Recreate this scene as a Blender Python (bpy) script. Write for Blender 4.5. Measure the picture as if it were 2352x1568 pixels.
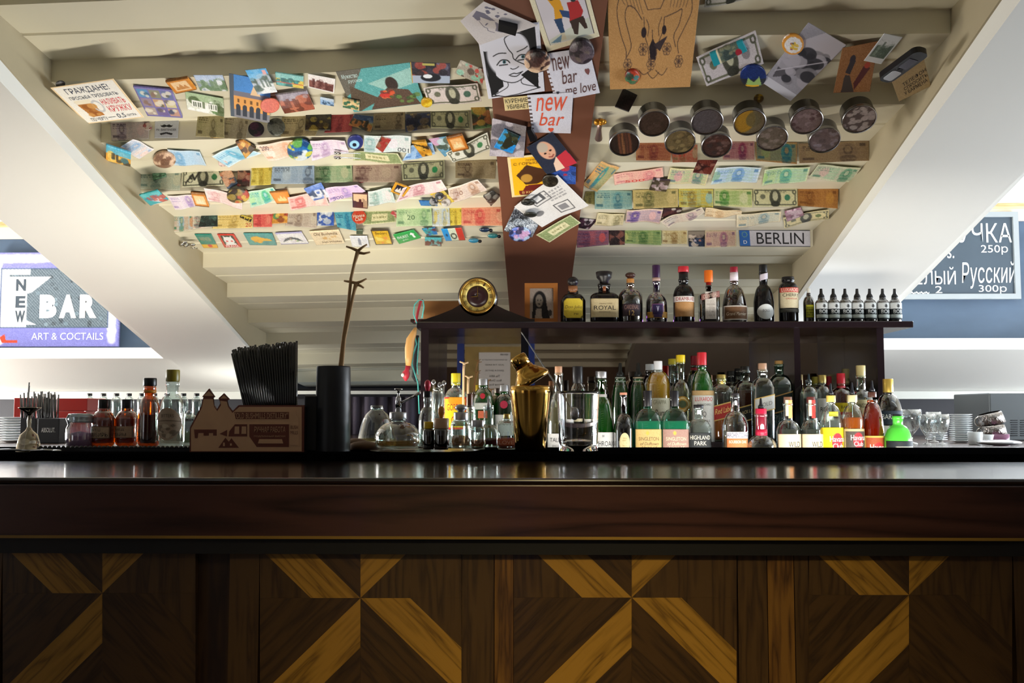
import bpy, bmesh, math, random
import numpy as np
from mathutils import Vector, Matrix
for o in list(bpy.data.objects): bpy.data.objects.remove(o)
S = bpy.context.scene
COL = S.collection
R = math.radians
# ------------------------------------------------------------------ camera, world, light, exposure
E = 1.30                       # eye height
F = 2300.0                     # focal length in px of the 2352 px frame
PITCH = math.atan(166/F); YAW = math.atan(53/F)
cd = bpy.data.cameras.new('camera'); cam = bpy.data.objects.new('camera', cd); COL.objects.link(cam)
cd.sensor_width = 36; cd.lens = F/2352*36; cd.clip_start = .05
cam.location = (0, 0, E); cam.rotation_euler = (math.pi/2+PITCH, 0, YAW)
cd.dof.use_dof = False
S.camera = cam
S.view_settings.view_transform = 'Standard'; S.view_settings.look = 'None'
S.view_settings.gamma = 1; S.view_settings.use_curve_mapping = False
S.view_settings.exposure = 0.12
w = bpy.data.worlds.new('world'); S.world = w; w.use_nodes = True
w.node_tree.nodes['Background'].inputs[0].default_value = (.75, .87, 1, 1)
w.node_tree.nodes['Background'].inputs[1].default_value = 1.0
def area(name, loc, target, size, power, col, sy=None, spread=180):
    l = bpy.data.lights.new(name, 'AREA'); l.energy = power; l.color = col
    l.shape = 'RECTANGLE'; l.size = size; l.size_y = sy or size; l.spread = R(spread)
    o = bpy.data.objects.new(name, l); COL.objects.link(o); o.location = loc
    o.rotation_euler = (Vector(target)-Vector(loc)).to_track_quat('-Z', 'Y').to_euler()
    return o
# fill lights added at unseen gable windows, then daylight of the two dormers
area('gable_fill_left', (-4.35, 4.3, 1.15), (.2, 4.8, 1.9), 1.7, 88, (1, .97, .91), 1.1)
area('gable_fill_right', (4.35, 3.3, 1.15), (.0, 4.2, 1.8), 1.8, 165, (.80, .90, 1), 1.1)
area('low_fill_left', (-4.3, 5.1, 1.29), (-1.5, 5.5, 1.5), 1.3, 80, (1, .97, .93), .2)  # low fill pair added out of view to brighten the panel bottoms
area('low_fill_right', (4.3, 5.1, 1.29), (1.6, 5.5, 1.5), 1.3, 80, (.86, .93, 1), .2)
area('slope_fill_left', (-1.55, 5.35, 1.195), (-1.6, 5.3, 3), .5, 4, (1, .98, .92), .25)  # added up-facing fill pair, hidden from view, lifting the far slopes
area('slope_fill_right', (1.42, 4.75, 1.20), (1.45, 4.8, 3), .35, 3.5, (.9, .95, 1), .25)
area('dormer_light_left', (-3.0, 5.6, E+1.3), (-2.4, 3.0, 1.2), 1.6, 45, (.90, .95, 1), .5, 130)
area('dormer_light_right', (2.8, 5.6, E+1.3), (2.2, 3.0, 1.2), 1.6, 55, (.86, .93, 1), .5, 130)
# bright work lamp low behind the bar, dim warm pendant and window in the guest room
area('work_lamp', (-.95, 3.1, .85), (-.6, 4.4, 2.3), 1.2, 26, (1, .93, .80), .25)
area('bottle_fill_right', (.9, 2.7, .95), (.85, 3.8, 1.25), 1.2, 9, (1, .95, .88), .2, 110)  # second lamp added to light the bottle labels
area('guest_room_lamp', (.1, -.4, 2.35), (.1, 1.5, .6), .25, 1.25, (1, .80, .40), .25, 36)
area('guest_room_window', (-4.2, -2.2, 1.2), (0, 1.5, 1.2), 1.4, 5, (.95, .95, 1), 1.2)
area('violet_led', (.52, 4.12, E+.37), (.5, 4.0, E+.45), .10, .10, (.45, .15, 1), .02)

# ------------------------------------------------------------------ helpers
rot = Matrix.Rotation(YAW, 3, 'Z') @ Matrix.Rotation(math.pi/2+PITCH, 3, 'X')
def ray(px, py): return rot @ Vector(((px-1176)/F, (784-py)/F, -1))
def at(px, py, Y):
    d = ray(px, py); return Vector((0, 0, E)) + d*(Y/d.y)
def atz(px, py, z):
    d = ray(px, py); return Vector((0, 0, E)) + d*((z-E)/d.z)
def onplane(px, py, p0, n):
    d = ray(px, py); o = Vector((0, 0, E)); return o + d*((p0-o).dot(n)/d.dot(n))
def lin(c):
    c = np.asarray(c, float)/255; return np.where(c <= .04045, c/12.92, ((c+.055)/1.055)**2.4)
def hexc(h):
    if isinstance(h, (tuple, list)): return tuple(h)
    return tuple(int(h[i:i+2], 16) for i in (0, 2, 4))
def rgba(h): return tuple(float(x) for x in lin(hexc(h)))+(1.0,)
MATS = {}
def mat(name, col=None, rough=.5, metal=0, spec=.5, coat=0, emit=None, es=0, bump=0, bscale=60, var=0, vscale=8, trans=0, ior=1.45, stretch=None):
    if name in MATS: return MATS[name]
    m = bpy.data.materials.new(name); m.use_nodes = True; nt = m.node_tree; b = nt.nodes['Principled BSDF']
    b.inputs['Base Color'].default_value = rgba(col); b.inputs['Roughness'].default_value = rough
    b.inputs['Metallic'].default_value = metal; b.inputs['Specular IOR Level'].default_value = spec
    b.inputs['Coat Weight'].default_value = coat; b.inputs['Coat Roughness'].default_value = .08
    b.inputs['Transmission Weight'].default_value = trans; b.inputs['IOR'].default_value = ior
    if emit: b.inputs['Emission Color'].default_value = rgba(emit); b.inputs['Emission Strength'].default_value = es
    if var or bump:
        tc = nt.nodes.new('ShaderNodeTexCoord'); mp = nt.nodes.new('ShaderNodeMapping'); nt.links.new(tc.outputs['Object'], mp.inputs[0])
        if stretch: mp.inputs['Scale'].default_value = stretch
        no = nt.nodes.new('ShaderNodeTexNoise'); no.inputs['Scale'].default_value = vscale; no.inputs['Detail'].default_value = 5
        nt.links.new(mp.outputs[0], no.inputs[0])
        if var:
            mx = nt.nodes.new('ShaderNodeMix'); mx.data_type = 'RGBA'; c = rgba(col)
            mx.inputs[6].default_value = tuple(x*(1-var) for x in c[:3])+(1,); mx.inputs[7].default_value = tuple(min(1, x*(1+var)) for x in c[:3])+(1,)
            nt.links.new(no.outputs[0], mx.inputs[0]); nt.links.new(mx.outputs[2], b.inputs['Base Color'])
        if bump:
            n2 = nt.nodes.new('ShaderNodeTexNoise'); n2.inputs['Scale'].default_value = bscale; nt.links.new(mp.outputs[0], n2.inputs[0])
            bp = nt.nodes.new('ShaderNodeBump'); bp.inputs['Strength'].default_value = bump; bp.inputs['Distance'].default_value = .004
            nt.links.new(n2.outputs[0], bp.inputs['Height']); nt.links.new(bp.outputs[0], b.inputs['Normal'])
    MATS[name] = m; return m
def glass(name, col, mixg=.08, rough=.03):
    """thin-walled tinted glass"""
    if name in MATS: return MATS[name]
    m = bpy.data.materials.new(name); m.use_nodes = True; nt = m.node_tree; nt.nodes.clear()
    out = nt.nodes.new('ShaderNodeOutputMaterial'); tr = nt.nodes.new('ShaderNodeBsdfTransparent'); gl = nt.nodes.new('ShaderNodeBsdfGlossy')
    tr.inputs[0].default_value = rgba(col); gl.inputs['Roughness'].default_value = rough; gl.inputs[0].default_value = (1, 1, 1, 1)
    lw = nt.nodes.new('ShaderNodeLayerWeight'); lw.inputs[0].default_value = .35
    ma = nt.nodes.new('ShaderNodeMath'); ma.operation = 'MULTIPLY_ADD'; ma.inputs[1].default_value = .75; ma.inputs[2].default_value = mixg
    mx = nt.nodes.new('ShaderNodeMixShader'); nt.links.new(lw.outputs['Facing'], ma.inputs[0]); nt.links.new(ma.outputs[0], mx.inputs[0])
    nt.links.new(tr.outputs[0], mx.inputs[1]); nt.links.new(gl.outputs[0], mx.inputs[2]); nt.links.new(mx.outputs[0], out.inputs[0])
    MATS[name] = m; return m
def wood(name, c1, c2, c3, axis='X', rough=.35, coat=.0, scale=1.0, ang=0, spec=.5):
    """long streaked grain with cathedral rings"""
    if name in MATS: return MATS[name]
    m = bpy.data.materials.new(name); m.use_nodes = True; nt = m.node_tree; b = nt.nodes['Principled BSDF']
    N = nt.nodes.new; L = nt.links.new
    tc = N('ShaderNodeTexCoord'); mp = N('ShaderNodeMapping'); L(tc.outputs['Object'], mp.inputs[0])
    mp.inputs['Rotation'].default_value = (0, ang, 0)
    mp2 = N('ShaderNodeMapping'); L(mp.outputs[0], mp2.inputs[0])
    st = {'X': (.8, 9, 9), 'Z': (9, 9, .8)}[axis]
    mp2.inputs['Scale'].default_value = tuple(s*scale for s in st)
    no = N('ShaderNodeTexNoise'); no.inputs['Scale'].default_value = 1.1; no.inputs['Detail'].default_value = 3; no.inputs['Roughness'].default_value = .5; L(mp2.outputs[0], no.inputs[0])
    mu = N('ShaderNodeMath'); mu.operation = 'MULTIPLY'; mu.inputs[1].default_value = 14; L(no.outputs[0], mu.inputs[0])
    fr = N('ShaderNodeMath'); fr.operation = 'PINGPONG'; fr.inputs[1].default_value = 1; L(mu.outputs[0], fr.inputs[0])
    n2 = N('ShaderNodeTexNoise'); n2.inputs['Scale'].default_value = 22; n2.inputs['Detail'].default_value = 4; L(mp2.outputs[0], n2.inputs[0])
    ad = N('ShaderNodeMath'); ad.operation = 'MULTIPLY_ADD'; ad.inputs[1].default_value = .55; L(n2.outputs[0], ad.inputs[0]); L(fr.outputs[0], ad.inputs[2])
    cr = N('ShaderNodeValToRGB'); e = cr.color_ramp.elements; e[0].position = .15; e[0].color = rgba(c1); e[1].position = 1.25 if False else 1; e[1].color = rgba(c3)
    k = e.new(.5); k.color = rgba(c2); L(ad.outputs[0], cr.inputs[0]); L(cr.outputs[0], b.inputs['Base Color'])
    b.inputs['Roughness'].default_value = rough; b.inputs['Coat Weight'].default_value = coat; b.inputs['Coat Roughness'].default_value = .1
    b.inputs['Specular IOR Level'].default_value = spec
    bp = N('ShaderNodeBump'); bp.inputs['Strength'].default_value = .15; bp.inputs['Distance'].default_value = .001; L(n2.outputs[0], bp.inputs['Height']); L(bp.outputs[0], b.inputs['Normal'])
    MATS[name] = m; return m
def liquid(name, col, k=.5):
    """coloured drink: partly see-through body colour"""
    if name in MATS: return MATS[name]
    m = bpy.data.materials.new(name); m.use_nodes = True; nt = m.node_tree; b = nt.nodes['Principled BSDF']; out = nt.nodes['Material Output']
    b.inputs['Base Color'].default_value = rgba(col); b.inputs['Roughness'].default_value = .12
    tr = nt.nodes.new('ShaderNodeBsdfTransparent'); tr.inputs[0].default_value = tuple(min(1, x**.5*1.05) for x in rgba(col)[:3])+(1,)
    mx = nt.nodes.new('ShaderNodeMixShader'); mx.inputs[0].default_value = k
    nt.links.new(tr.outputs[0], mx.inputs[1]); nt.links.new(b.outputs[0], mx.inputs[2]); nt.links.new(mx.outputs[0], out.inputs[0])
    MATS[name] = m; return m
def vcol(name, rough=.55, spec=.4, metal=0, coat=0):
    if name in MATS: return MATS[name]
    m = bpy.data.materials.new(name); m.use_nodes = True; nt = m.node_tree; b = nt.nodes['Principled BSDF']
    a = nt.nodes.new('ShaderNodeAttribute'); a.attribute_name = 'Col'; nt.links.new(a.outputs['Color'], b.inputs['Base Color'])
    b.inputs['Roughness'].default_value = rough; b.inputs['Specular IOR Level'].default_value = spec; b.inputs['Metallic'].default_value = metal; b.inputs['Coat Weight'].default_value = coat
    MATS[name] = m; return m
PAPER = vcol('printed_paper', .6, .3); MAGNET = vcol('glossy_print', .3, .5); RELIEF = vcol('painted_relief', .4, .5)
def tag(o, label=None, cat=None, group=None, kind=None):
    if label: o['label'] = label
    if cat: o['category'] = cat
    if group: o['group'] = group
    if kind: o['kind'] = kind
    return o
def empty(name, loc, label, cat, group=None):
    o = bpy.data.objects.new(name, None); COL.objects.link(o); o.location = loc; o.empty_display_size = .02
    return tag(o, label, cat, group)
def link(name, me, m, parent=None, origin=None):
    """link a mesh given in world coordinates; moves its origin to the parent's (or given) point"""
    o = bpy.data.objects.new(name, me); COL.objects.link(o)
    for mm in (m if isinstance(m, (list, tuple)) else [m]): me.materials.append(mm)
    p = Vector((0, 0, 0))
    if parent is not None:
        q = parent
        while q is not None: p = p + q.location; q = q.parent
        me.transform(Matrix.Translation(-p)); o.parent = parent
    else:
        if origin is None:
            n = len(me.vertices)
            co = np.empty(n*3); me.vertices.foreach_get('co', co); co = co.reshape(-1, 3); c = (co.min(0)+co.max(0))/2; origin = Vector((c[0], c[1], co[:, 2].min()))
        me.transform(Matrix.Translation(-Vector(origin))); o.location = origin
    return o
class MB:
    def __init__(s): s.v = []; s.f = []; s.sm = []; s.mi = []
    def add(s, vs, fs, smooth=False, mi=0):
        b = len(s.v); s.v += [tuple(v) for v in vs]; s.f += [tuple(i+b for i in f) for f in fs]; s.sm += [smooth]*len(fs); s.mi += [mi]*len(fs); return s
    def box(s, x0, x1, y0, y1, z0, z1, mi=0):
        v = [(x0, y0, z0), (x1, y0, z0), (x1, y1, z0), (x0, y1, z0), (x0, y0, z1), (x1, y0, z1), (x1, y1, z1), (x0, y1, z1)]
        return s.add(v, [(0, 3, 2, 1), (4, 5, 6, 7), (0, 1, 5, 4), (1, 2, 6, 5), (2, 3, 7, 6), (3, 0, 4, 7)], mi=mi)
    def prism(s, pts, d, mi=0):
        n = len(pts); d = Vector(d); a = [Vector(p) for p in pts]; b = [p+d for p in a]
        return s.add(a+b, [tuple(range(n))[::-1], tuple(range(n, 2*n))]+[(i, (i+1) % n, (i+1) % n+n, i+n) for i in range(n)], mi=mi)
    def tube(s, pts, rad, n=8, mi=0):
        pts = [Vector(p) for p in pts]; rads = rad if isinstance(rad, (list, tuple)) else [rad]*len(pts); vs = []; fs = []; u = None
        for i, p in enumerate(pts):
            t = (pts[min(i+1, len(pts)-1)]-pts[max(i-1, 0)]).normalized()
            if u is None:
                u = t.cross(Vector((0, 0, 1)))
                if u.length < .1: u = t.cross(Vector((1, 0, 0)))
            else: u = u-t*u.dot(t)
            u.normalize(); w_ = t.cross(u)
            for k in range(n): a = 2*math.pi*k/n; vs.append(p+(u*math.cos(a)+w_*math.sin(a))*rads[i])
        for i in range(len(pts)-1):
            for k in range(n): a = i*n+k; b = i*n+(k+1) % n; fs.append((a, b, b+n, a+n))
        fs += [tuple(range(n))[::-1], tuple(range((len(pts)-1)*n, len(pts)*n))]
        return s.add(vs, fs, True, mi)
    def lathe(s, c, prof, n=28, sq=2.0, dr=1.0, cap=True, mi=0, rotz=0, M=None):
        """prof: (r, z) pairs from bottom to top; sq superellipse exponent; dr depth ratio"""
        vs = []; fs = []
        for r, z in prof:
            for k in range(n):
                a = 2*math.pi*k/n; ca, sa = math.cos(a), math.sin(a)
                m = 1 if sq == 2 else (abs(ca)**sq+abs(sa)**sq)**(-1/sq)
                p = Vector((r*m*ca, r*m*sa*dr, z))
                if rotz: p = Matrix.Rotation(rotz, 3, 'Z') @ p
                vs.append(p)
        for i in range(len(prof)-1):
            for k in range(n): a = i*n+k; b = i*n+(k+1) % n; fs.append((a, b, b+n, a+n))
        if cap: fs += [tuple(range(n))[::-1], tuple(range((len(prof)-1)*n, len(prof)*n))]
        if M is not None: vs = [M @ v for v in vs]
        c = Vector(c); return s.add([v+c for v in vs], fs, True, mi)
    def ball(s, c, rx, ry=None, rz=None, n=14, m=9, mi=0, M=None):
        ry = ry or rx; rz = rz or rx
        pr = [(math.sin(math.pi*i/m)+1e-4, -math.cos(math.pi*i/m)) for i in range(m+1)]; vs = []; fs = []
        for r, z in pr:
            for k in range(n):
                a = 2*math.pi*k/n; p = Vector((r*math.cos(a)*rx, r*math.sin(a)*ry, z*rz)); p = M @ p if M is not None else p; vs.append(p+Vector(c))
        for i in range(m):
            for k in range(n): a = i*n+k; b = i*n+(k+1) % n; fs.append((a, b, b+n, a+n))
        return s.add(vs, fs, True, mi)
    def mesh(s, name):
        me = bpy.data.meshes.new(name); me.from_pydata(s.v, [], s.f); me.polygons.foreach_set('use_smooth', s.sm); me.polygons.foreach_set('material_index', s.mi)
        me.validate(); me.update(); return me
    def build(s, name, m, parent=None, origin=None):
        me = s.mesh(name)
        if any(s.sm) and not all(s.sm): pass
        return link(name, me, m, parent, origin)
def bevel(o, w_=.003, seg=2):
    md = o.modifiers.new('bevel', 'BEVEL'); md.width = w_; md.segments = seg; md.limit_method = 'ANGLE'; return o
def struct(name, mb, m, origin=None):
    o = mb.build(name, m, None, origin); o['kind'] = 'structure'; return o
# ---- lettering
_tc = {}
def glyphs(s, shear=0, wt=.0):
    k = (s, shear, wt)
    if k in _tc: return _tc[k]
    c = bpy.data.curves.new('t', 'FONT'); c.body = s; c.size = 1; c.resolution_u = 3; c.shear = shear; c.offset = wt
    o = bpy.data.objects.new('t', c); COL.objects.link(o); dg = bpy.context.evaluated_depsgraph_get(); dg.update()
    me = bpy.data.meshes.new_from_object(o.evaluated_get(dg)); v = np.array([tuple(p.co[:2]) for p in me.vertices]); f = [tuple(p.vertices) for p in me.polygons]
    bpy.data.objects.remove(o); bpy.data.curves.remove(c); bpy.data.meshes.remove(me)
    if len(v): v = (v-v.min(0))/(v.max(0)-v.min(0)+1e-9)
    _tc[k] = (v, f); return _tc[k]
def letter(mb, mp, s, u0, v0, u1, v1, shear=0, off=.0006, mi=0, rotd=0, wt=.0):
    """write s into the uv box (v downwards) of mapping mp(u, v, offset)"""
    v, f = glyphs(s, shear, wt); cu, cv = (u0+u1)/2, (v0+v1)/2; a = R(rotd)
    pts = []
    for x, y in v:
        du, dv = (x-.5)*(u1-u0), (.5-y)*(v1-v0)
        pts.append(mp(cu+du*math.cos(a)-dv*math.sin(a), cv+du*math.sin(a)+dv*math.cos(a), off))
    mb.add(pts, f, mi=mi)
# ---- small raster painter for printed surfaces
class Cv:
    def __init__(s, W, H, c='FFFFFF', seed=0):
        s.W = W; s.H = H; s.a = np.zeros((H, W, 3))+np.array(hexc(c), float)
        s.u, s.v = np.meshgrid((np.arange(W)+.0)/(W-1), (np.arange(H)+.0)/(H-1)); s.r = np.random.RandomState(seed)
    def put(s, m, c, al=1):
        m = np.clip(m, 0, 1)[..., None]*al; s.a = s.a*(1-m)+np.array(hexc(c), float)*m; return s
    def rect(s, u0, v0, u1, v1, c, al=1): return s.put(((s.u >= u0) & (s.u <= u1) & (s.v >= v0) & (s.v <= v1)).astype(float), c, al)
    def ell(s, u, v, ru, rv, c, al=1):
        d = ((s.u-u)/ru)**2+((s.v-v)/rv)**2; return s.put(np.clip((1.15-d)*4, 0, 1), c, al)
    def ring(s, u, v, ru, rv, w_, c, al=1):
        d = np.sqrt(((s.u-u)/ru)**2+((s.v-v)/rv)**2); return s.put((np.abs(d-1) < w_).astype(float), c, al)
    def poly(s, pts, c, al=1):
        ins = np.zeros(s.u.shape, bool); n = len(pts)
        for i in range(n):
            x0, y0 = pts[i]; x1, y1 = pts[(i+1) % n]
            if y0 == y1: continue
            cr = ((y0 > s.v) != (y1 > s.v)) & (s.u < (x1-x0)*(s.v-y0)/(y1-y0)+x0); ins ^= cr
        return s.put(ins.astype(float), c, al)
    def line(s, pts, c, w_=.02, al=1, asp=None):
        asp = asp or s.H/s.W
        for (x0, y0), (x1, y1) in zip(pts, pts[1:]):
            dx, dy = x1-x0, (y1-y0)*asp; L = dx*dx+dy*dy+1e-9
            t = np.clip(((s.u-x0)*dx+(s.v-y0)*asp*dy)/L, 0, 1); d = np.hypot(s.u-x0-t*dx, (s.v-y0)*asp-t*dy)
            s.put(np.clip(1.5-d/w_, 0, 1), c, al)
        return s
    def noise(s, amt=12, k=1):
        n = s.r.randn(s.H//k+2, s.W//k+2, 1).repeat(k, 0).repeat(k, 1)[:s.H, :s.W]; s.a = np.clip(s.a+n*amt, 0, 255); return s
    def blobs(s, cols, n=12, r0=.04, r1=.18, box=(0, 0, 1, 1), al=.85):
        for i in range(n):
            c = cols[s.r.randint(len(cols))]; r_ = s.r.uniform(r0, r1)
            s.ell(s.r.uniform(box[0], box[2]), s.r.uniform(box[1], box[3]), r_*s.H/s.W*1.6, r_*1.2, c, al)
        return s
    def curve(s, pts, c, w_=.02, al=1):
        P = [pts[0]]+list(pts)+[pts[-1]]; out = []
        for i in range(1, len(P)-2):
            for t in (0, .25, .5, .75):
                f = [.5*((2*P[i][d])+(-P[i-1][d]+P[i+1][d])*t+(2*P[i-1][d]-5*P[i][d]+4*P[i+1][d]-P[i+2][d])*t*t+(-P[i-1][d]+3*P[i][d]-3*P[i+1][d]+P[i+2][d])*t**3) for d in (0, 1)]; out.append(tuple(f))
        out.append(pts[-1]); return s.line(out, c, w_, al)
    def text(s, str_, u0, v0, u1, v1, c):
        """tiny scribble of print lines"""
        n = int(str_)
        for i in range(n):
            vv = v0+(v1-v0)*(i+.5)/n; x = u0
            while x < u1:
                w_ = s.r.uniform(.02, .09); s.rect(x, vv-(v1-v0)/n*.25, min(x+w_, u1), vv+(v1-v0)/n*.25, c, .7); x += w_+.02
        return s
def mixc(a, b, t): a, b = hexc(a), hexc(b); return tuple(a[i]*(1-t)+b[i]*t for i in range(3))
def P_bill(c, base, mid, dark, acc, pu=.62):
    c.a[:] = hexc(base); c.rect(.03, .08, .97, .92, mixc(base, mid, .35))
    for i in range(7):
        u = c.r.uniform(.05, .95); c.rect(u-.07, .1, u+.06, .9, mixc(base, c.r.choice([0, 1]) and mid or acc, .5), .5)
    c.ell(pu, .5, .13, .42, mid); c.ell(pu, .42, .07, .24, dark, .6); c.ell(pu, .85, .12, .2, dark, .5); c.ell(pu, .4, .045, .15, mixc(base, dark, .3))
    c.ell((pu+.5) % 1, .5, .1, .3, acc, .8); c.text(3, .06, .14, .4, .42, dark); c.rect(.05, .72, .22, .86, dark, .7); c.rect(.86, .12, .95, .28, dark, .7)
    for i in range(5): v = .1+.2*i; c.line([(0, v), (.3, v+.05), (.7, v-.05), (1, v)], acc, .008, .4)
    c.noise(7)
def P_usd(c, seal='3C7A4E', base='D9D8BC'):
    c.a[:] = hexc(base); c.rect(.03, .07, .97, .93, '6E6F5C'); c.rect(.06, .14, .94, .86, base); c.ell(.5, .5, .13, .46, '4A4B40'); c.ell(.5, .42, .06, .26, 'B9B79D'); c.ell(.5, .86, .1, .16, '34352E')
    c.ell(.22, .45, .06, .14, '6E6F5C'); c.ell(.77, .5, .065, .17, seal); c.text(2, .26, .12, .76, .26, '55564A')
    for u, v in ((.07, .2), (.93, .2), (.07, .8), (.93, .8)): c.ell(u, v, .05, .13, '595A4B'); c.ell(u, v, .02, .07, base)
    c.noise(8)
def P_one(c): c.a[:] = hexc('C9C9A0'); c.rect(.03, .08, .97, .92, '8C9A6A'); c.rect(.25, .25, .75, .75, 'D8D2A8'); c.text(1, .3, .35, .7, .65, '8C8A58'); c.noise(14)
def P_photo(c, pal, sky=.4):
    c.a[:] = hexc(pal[0]); c.rect(0, sky, 1, 1, pal[1]); c.blobs(pal[2:], 16, .05, .2, (0, sky-.05, 1, 1)); c.blobs([mixc(pal[0], 'FFFFFF', .3)], 4, .05, .12, (0, 0, 1, sky), .6)
    for i in range(4): u = c.r.uniform(.1, .8); c.rect(u, sky-.15*c.r.rand(), u+.1, .75, pal[-1], .7)
    c.noise(9)
def P_frame(c, fr, inn, fig):
    c.a[:] = hexc(fr); c.rect(.14, .16, .86, .84, inn); c.rect(.0, .0, 1, .05, mixc(fr, '000000', .35)); c.rect(0, .95, 1, 1, mixc(fr, '000000', .35))
    c.poly([(.2, .75), (.3, .45), (.38, .6), (.48, .3), (.58, .6), (.68, .42), (.8, .75)], fig); c.rect(.25, .7, .75, .78, fig); c.noise(8)
def P_abs(c, pal, n=22): c.a[:] = hexc(pal[0]); c.blobs(pal[1:], n, .04, .2); c.noise(10)
def P_city(c, sky, dark):
    c.a[:] = hexc(sky)
    for i in range(12):
        u = i/12; c.rect(u, c.r.uniform(.25, .65), u+.07, .95, dark)
    c.ring(.5, .5, .0001, .0001, 0, dark); c.rect(0, 0, 1, .06, dark); c.rect(0, .94, 1, 1, dark); c.rect(0, 0, .05, 1, dark); c.rect(.95, 0, 1, 1, dark); c.noise(6)
def P_text(c, base, ink, n=4): c.a[:] = hexc(base); c.text(n, .08, .1, .92, .9, ink); c.noise(5)
def paint_mesh(name, P, Cc):
    """P: HxWx3 points front, back array; Cc HxWx3 srgb"""
    Fp, Bp = P; H, W = Fp.shape[:2]; n = H*W
    co = np.concatenate([Fp.reshape(-1, 3), Bp.reshape(-1, 3)])
    i = np.arange(n).reshape(H, W); q = np.stack([i[:-1, :-1], i[1:, :-1], i[1:, 1:], i[:-1, 1:]], -1).reshape(-1, 4)
    qb = q[:, ::-1]+n
    ring = list(i[0, :])+list(i[1:, -1])+list(i[-1, -2::-1])+list(i[-2:0:-1, 0]); m = len(ring); ring = np.array(ring)
    sd = np.stack([ring, np.roll(ring, -1), np.roll(ring, -1)+n, ring+n], -1)
    faces = np.concatenate([q, qb, sd]); me = bpy.data.meshes.new(name)
    me.vertices.add(2*n); me.vertices.foreach_set('co', co.ravel()); me.loops.add(faces.size); me.loops.foreach_set('vertex_index', faces.ravel().astype(np.int32))
    me.polygons.add(len(faces)); me.polygons.foreach_set('loop_start', np.arange(0, faces.size, 4, dtype=np.int32)); me.update(calc_edges=True)
    a = me.color_attributes.new('Col', 'FLOAT_COLOR', 'POINT'); c = lin(Cc.reshape(-1, 3)); back = c*.9
    cc = np.ones((2*n, 4)); cc[:n, :3] = c; cc[n:, :3] = back; a.data.foreach_set('color', cc.ravel()); me.update(); return me
# ------------------------------------------------------------------ the attic shell
SL = .2547; CL = .045; A0 = E+1.75
YL = lambda k: 2.87+.353*k
YR = lambda k: 2.738+.352*k
RISE = .066
WHITE = mat('white_siding', 'DDD7C0', rough=.38, spec=.45, var=.05, vscale=3, bump=.05, bscale=25)
PANEL = mat('white_panel', 'E6E5DE', rough=.45, var=.025, vscale=2.5)
def lapped(name, x0, x1, Yf, cs, k0, k1, mirror=False):
    prof = []
    for k in range(k0, k1):
        y, y2 = Yf(k), Yf(k+1); z = A0-SL*y; zn = A0-SL*y2; zt = zn+RISE
        m = (zt-z)/(y2-y); g = y+(y2-y)*.5
        prof += [(y, z), (y+.012, z-.0005), (g-.012, z+m*(g-.012-y)), (g-.006, z+m*(g-y)+.004), (g, z+m*(g-y)+.004), (g+.004, z+m*(g-y)-.002), (g+.02, z+m*(g+.02-y)), (y2-.001, zt), (y2, zt-.004), (y2, zn+.004)]
    prof.append((Yf(k1), A0-SL*Yf(k1)))
    mb = MB(); vs = []; fs = []
    for s_, z in prof:
        for x in (x0, x1):
            Y = s_-cs*x; vs.append((x, -Y if mirror else Y, z+SL*cs*x))
    n = len(prof)
    for i in range(n-1): fs.append((2*i, 2*i+1, 2*i+3, 2*i+2))
    mb.add(vs, fs); return struct(name, mb, WHITE, (0, 0, A0))
lapped('ceiling', -1.47, -.03, YL, CL, -8, 10)
lapped('ceiling', .02, 1.161, YR, 0, -8, 11)
lapped('ceiling', -1.47, 1.161, YR, 0, -8, 6, True)
# sloping smooth panels on both sides
AP = E+1.645; XL, XR, XLO, XRO = -1.47, 1.161, -1.94, 1.58
def zp(Y): return AP-SL*Y
def slab(x0, x1, y0, y1, h=.16, dz=0):
    mb = MB(); v = [(x0, y0, zp(abs(y0))+dz), (x1, y0, zp(abs(y0))+dz), (x1, y1, zp(abs(y1))+dz), (x0, y1, zp(abs(y1))+dz)]
    return mb.add(v+[(a, b, c+h) for a, b, c in v], [(0, 1, 2, 3)[::-1], (4, 5, 6, 7), (0, 1, 5, 4), (1, 2, 6, 5), (2, 3, 7, 6), (3, 0, 4, 7)])
YE = 5.98
struct('ceiling', slab(XLO, XL, -.2, YE, .3), PANEL); struct('ceiling', slab(XR, XRO, -.2, YE, .3), PANEL)
struct('trim_1', slab(XLO-.03, XLO+.015, 2.2, 5.28, .17, -.012), PANEL); struct('trim_2', slab(XRO, XRO+.055, 2.2, 5.16, .17, -.004), PANEL)
struct('ceiling', slab(-4.6, XLO, 5.30, YE, .04), PANEL); struct('ceiling', slab(XRO, 4.6, 5.17, YE, .04), PANEL)
struct('ceiling', slab(-4.6, XLO, .3, 2.3), PANEL); struct('ceiling', slab(XRO, 4.6, .3, 2.3), PANEL)
for x0, x1 in ((-4.6, XL), (XR, 4.6)):
    mb = MB(); mb.add([(x0, 0, zp(0)), (x1, 0, zp(0)), (x1, -4.5, zp(4.5)), (x0, -4.5, zp(4.5))], [(0, 1, 2, 3)]); 
    mb.prism([(x0, .31, zp(0)-.07), (x1, .31, zp(0)-.07), (x1, -4.5, zp(4.5)), (x0, -4.5, zp(4.5))], (0, 0, .12)); struct('ceiling', mb, PANEL)
CHK = mat('recess_cheek_shade', 'A89C80', rough=.55, var=.1, vscale=4)  # brown shade of the recess cheeks, put into the colour of thin added boards
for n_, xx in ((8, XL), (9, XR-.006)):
    mb = MB(); mb.prism([(xx, 0, zp(0)+.003), (xx, YE, zp(YE)+.003), (xx, YE, zp(YE)+.24), (xx, 0, zp(0)+.24)], (.006, 0, 0)); struct('trim_%d' % n_, mb, CHK)
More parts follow.
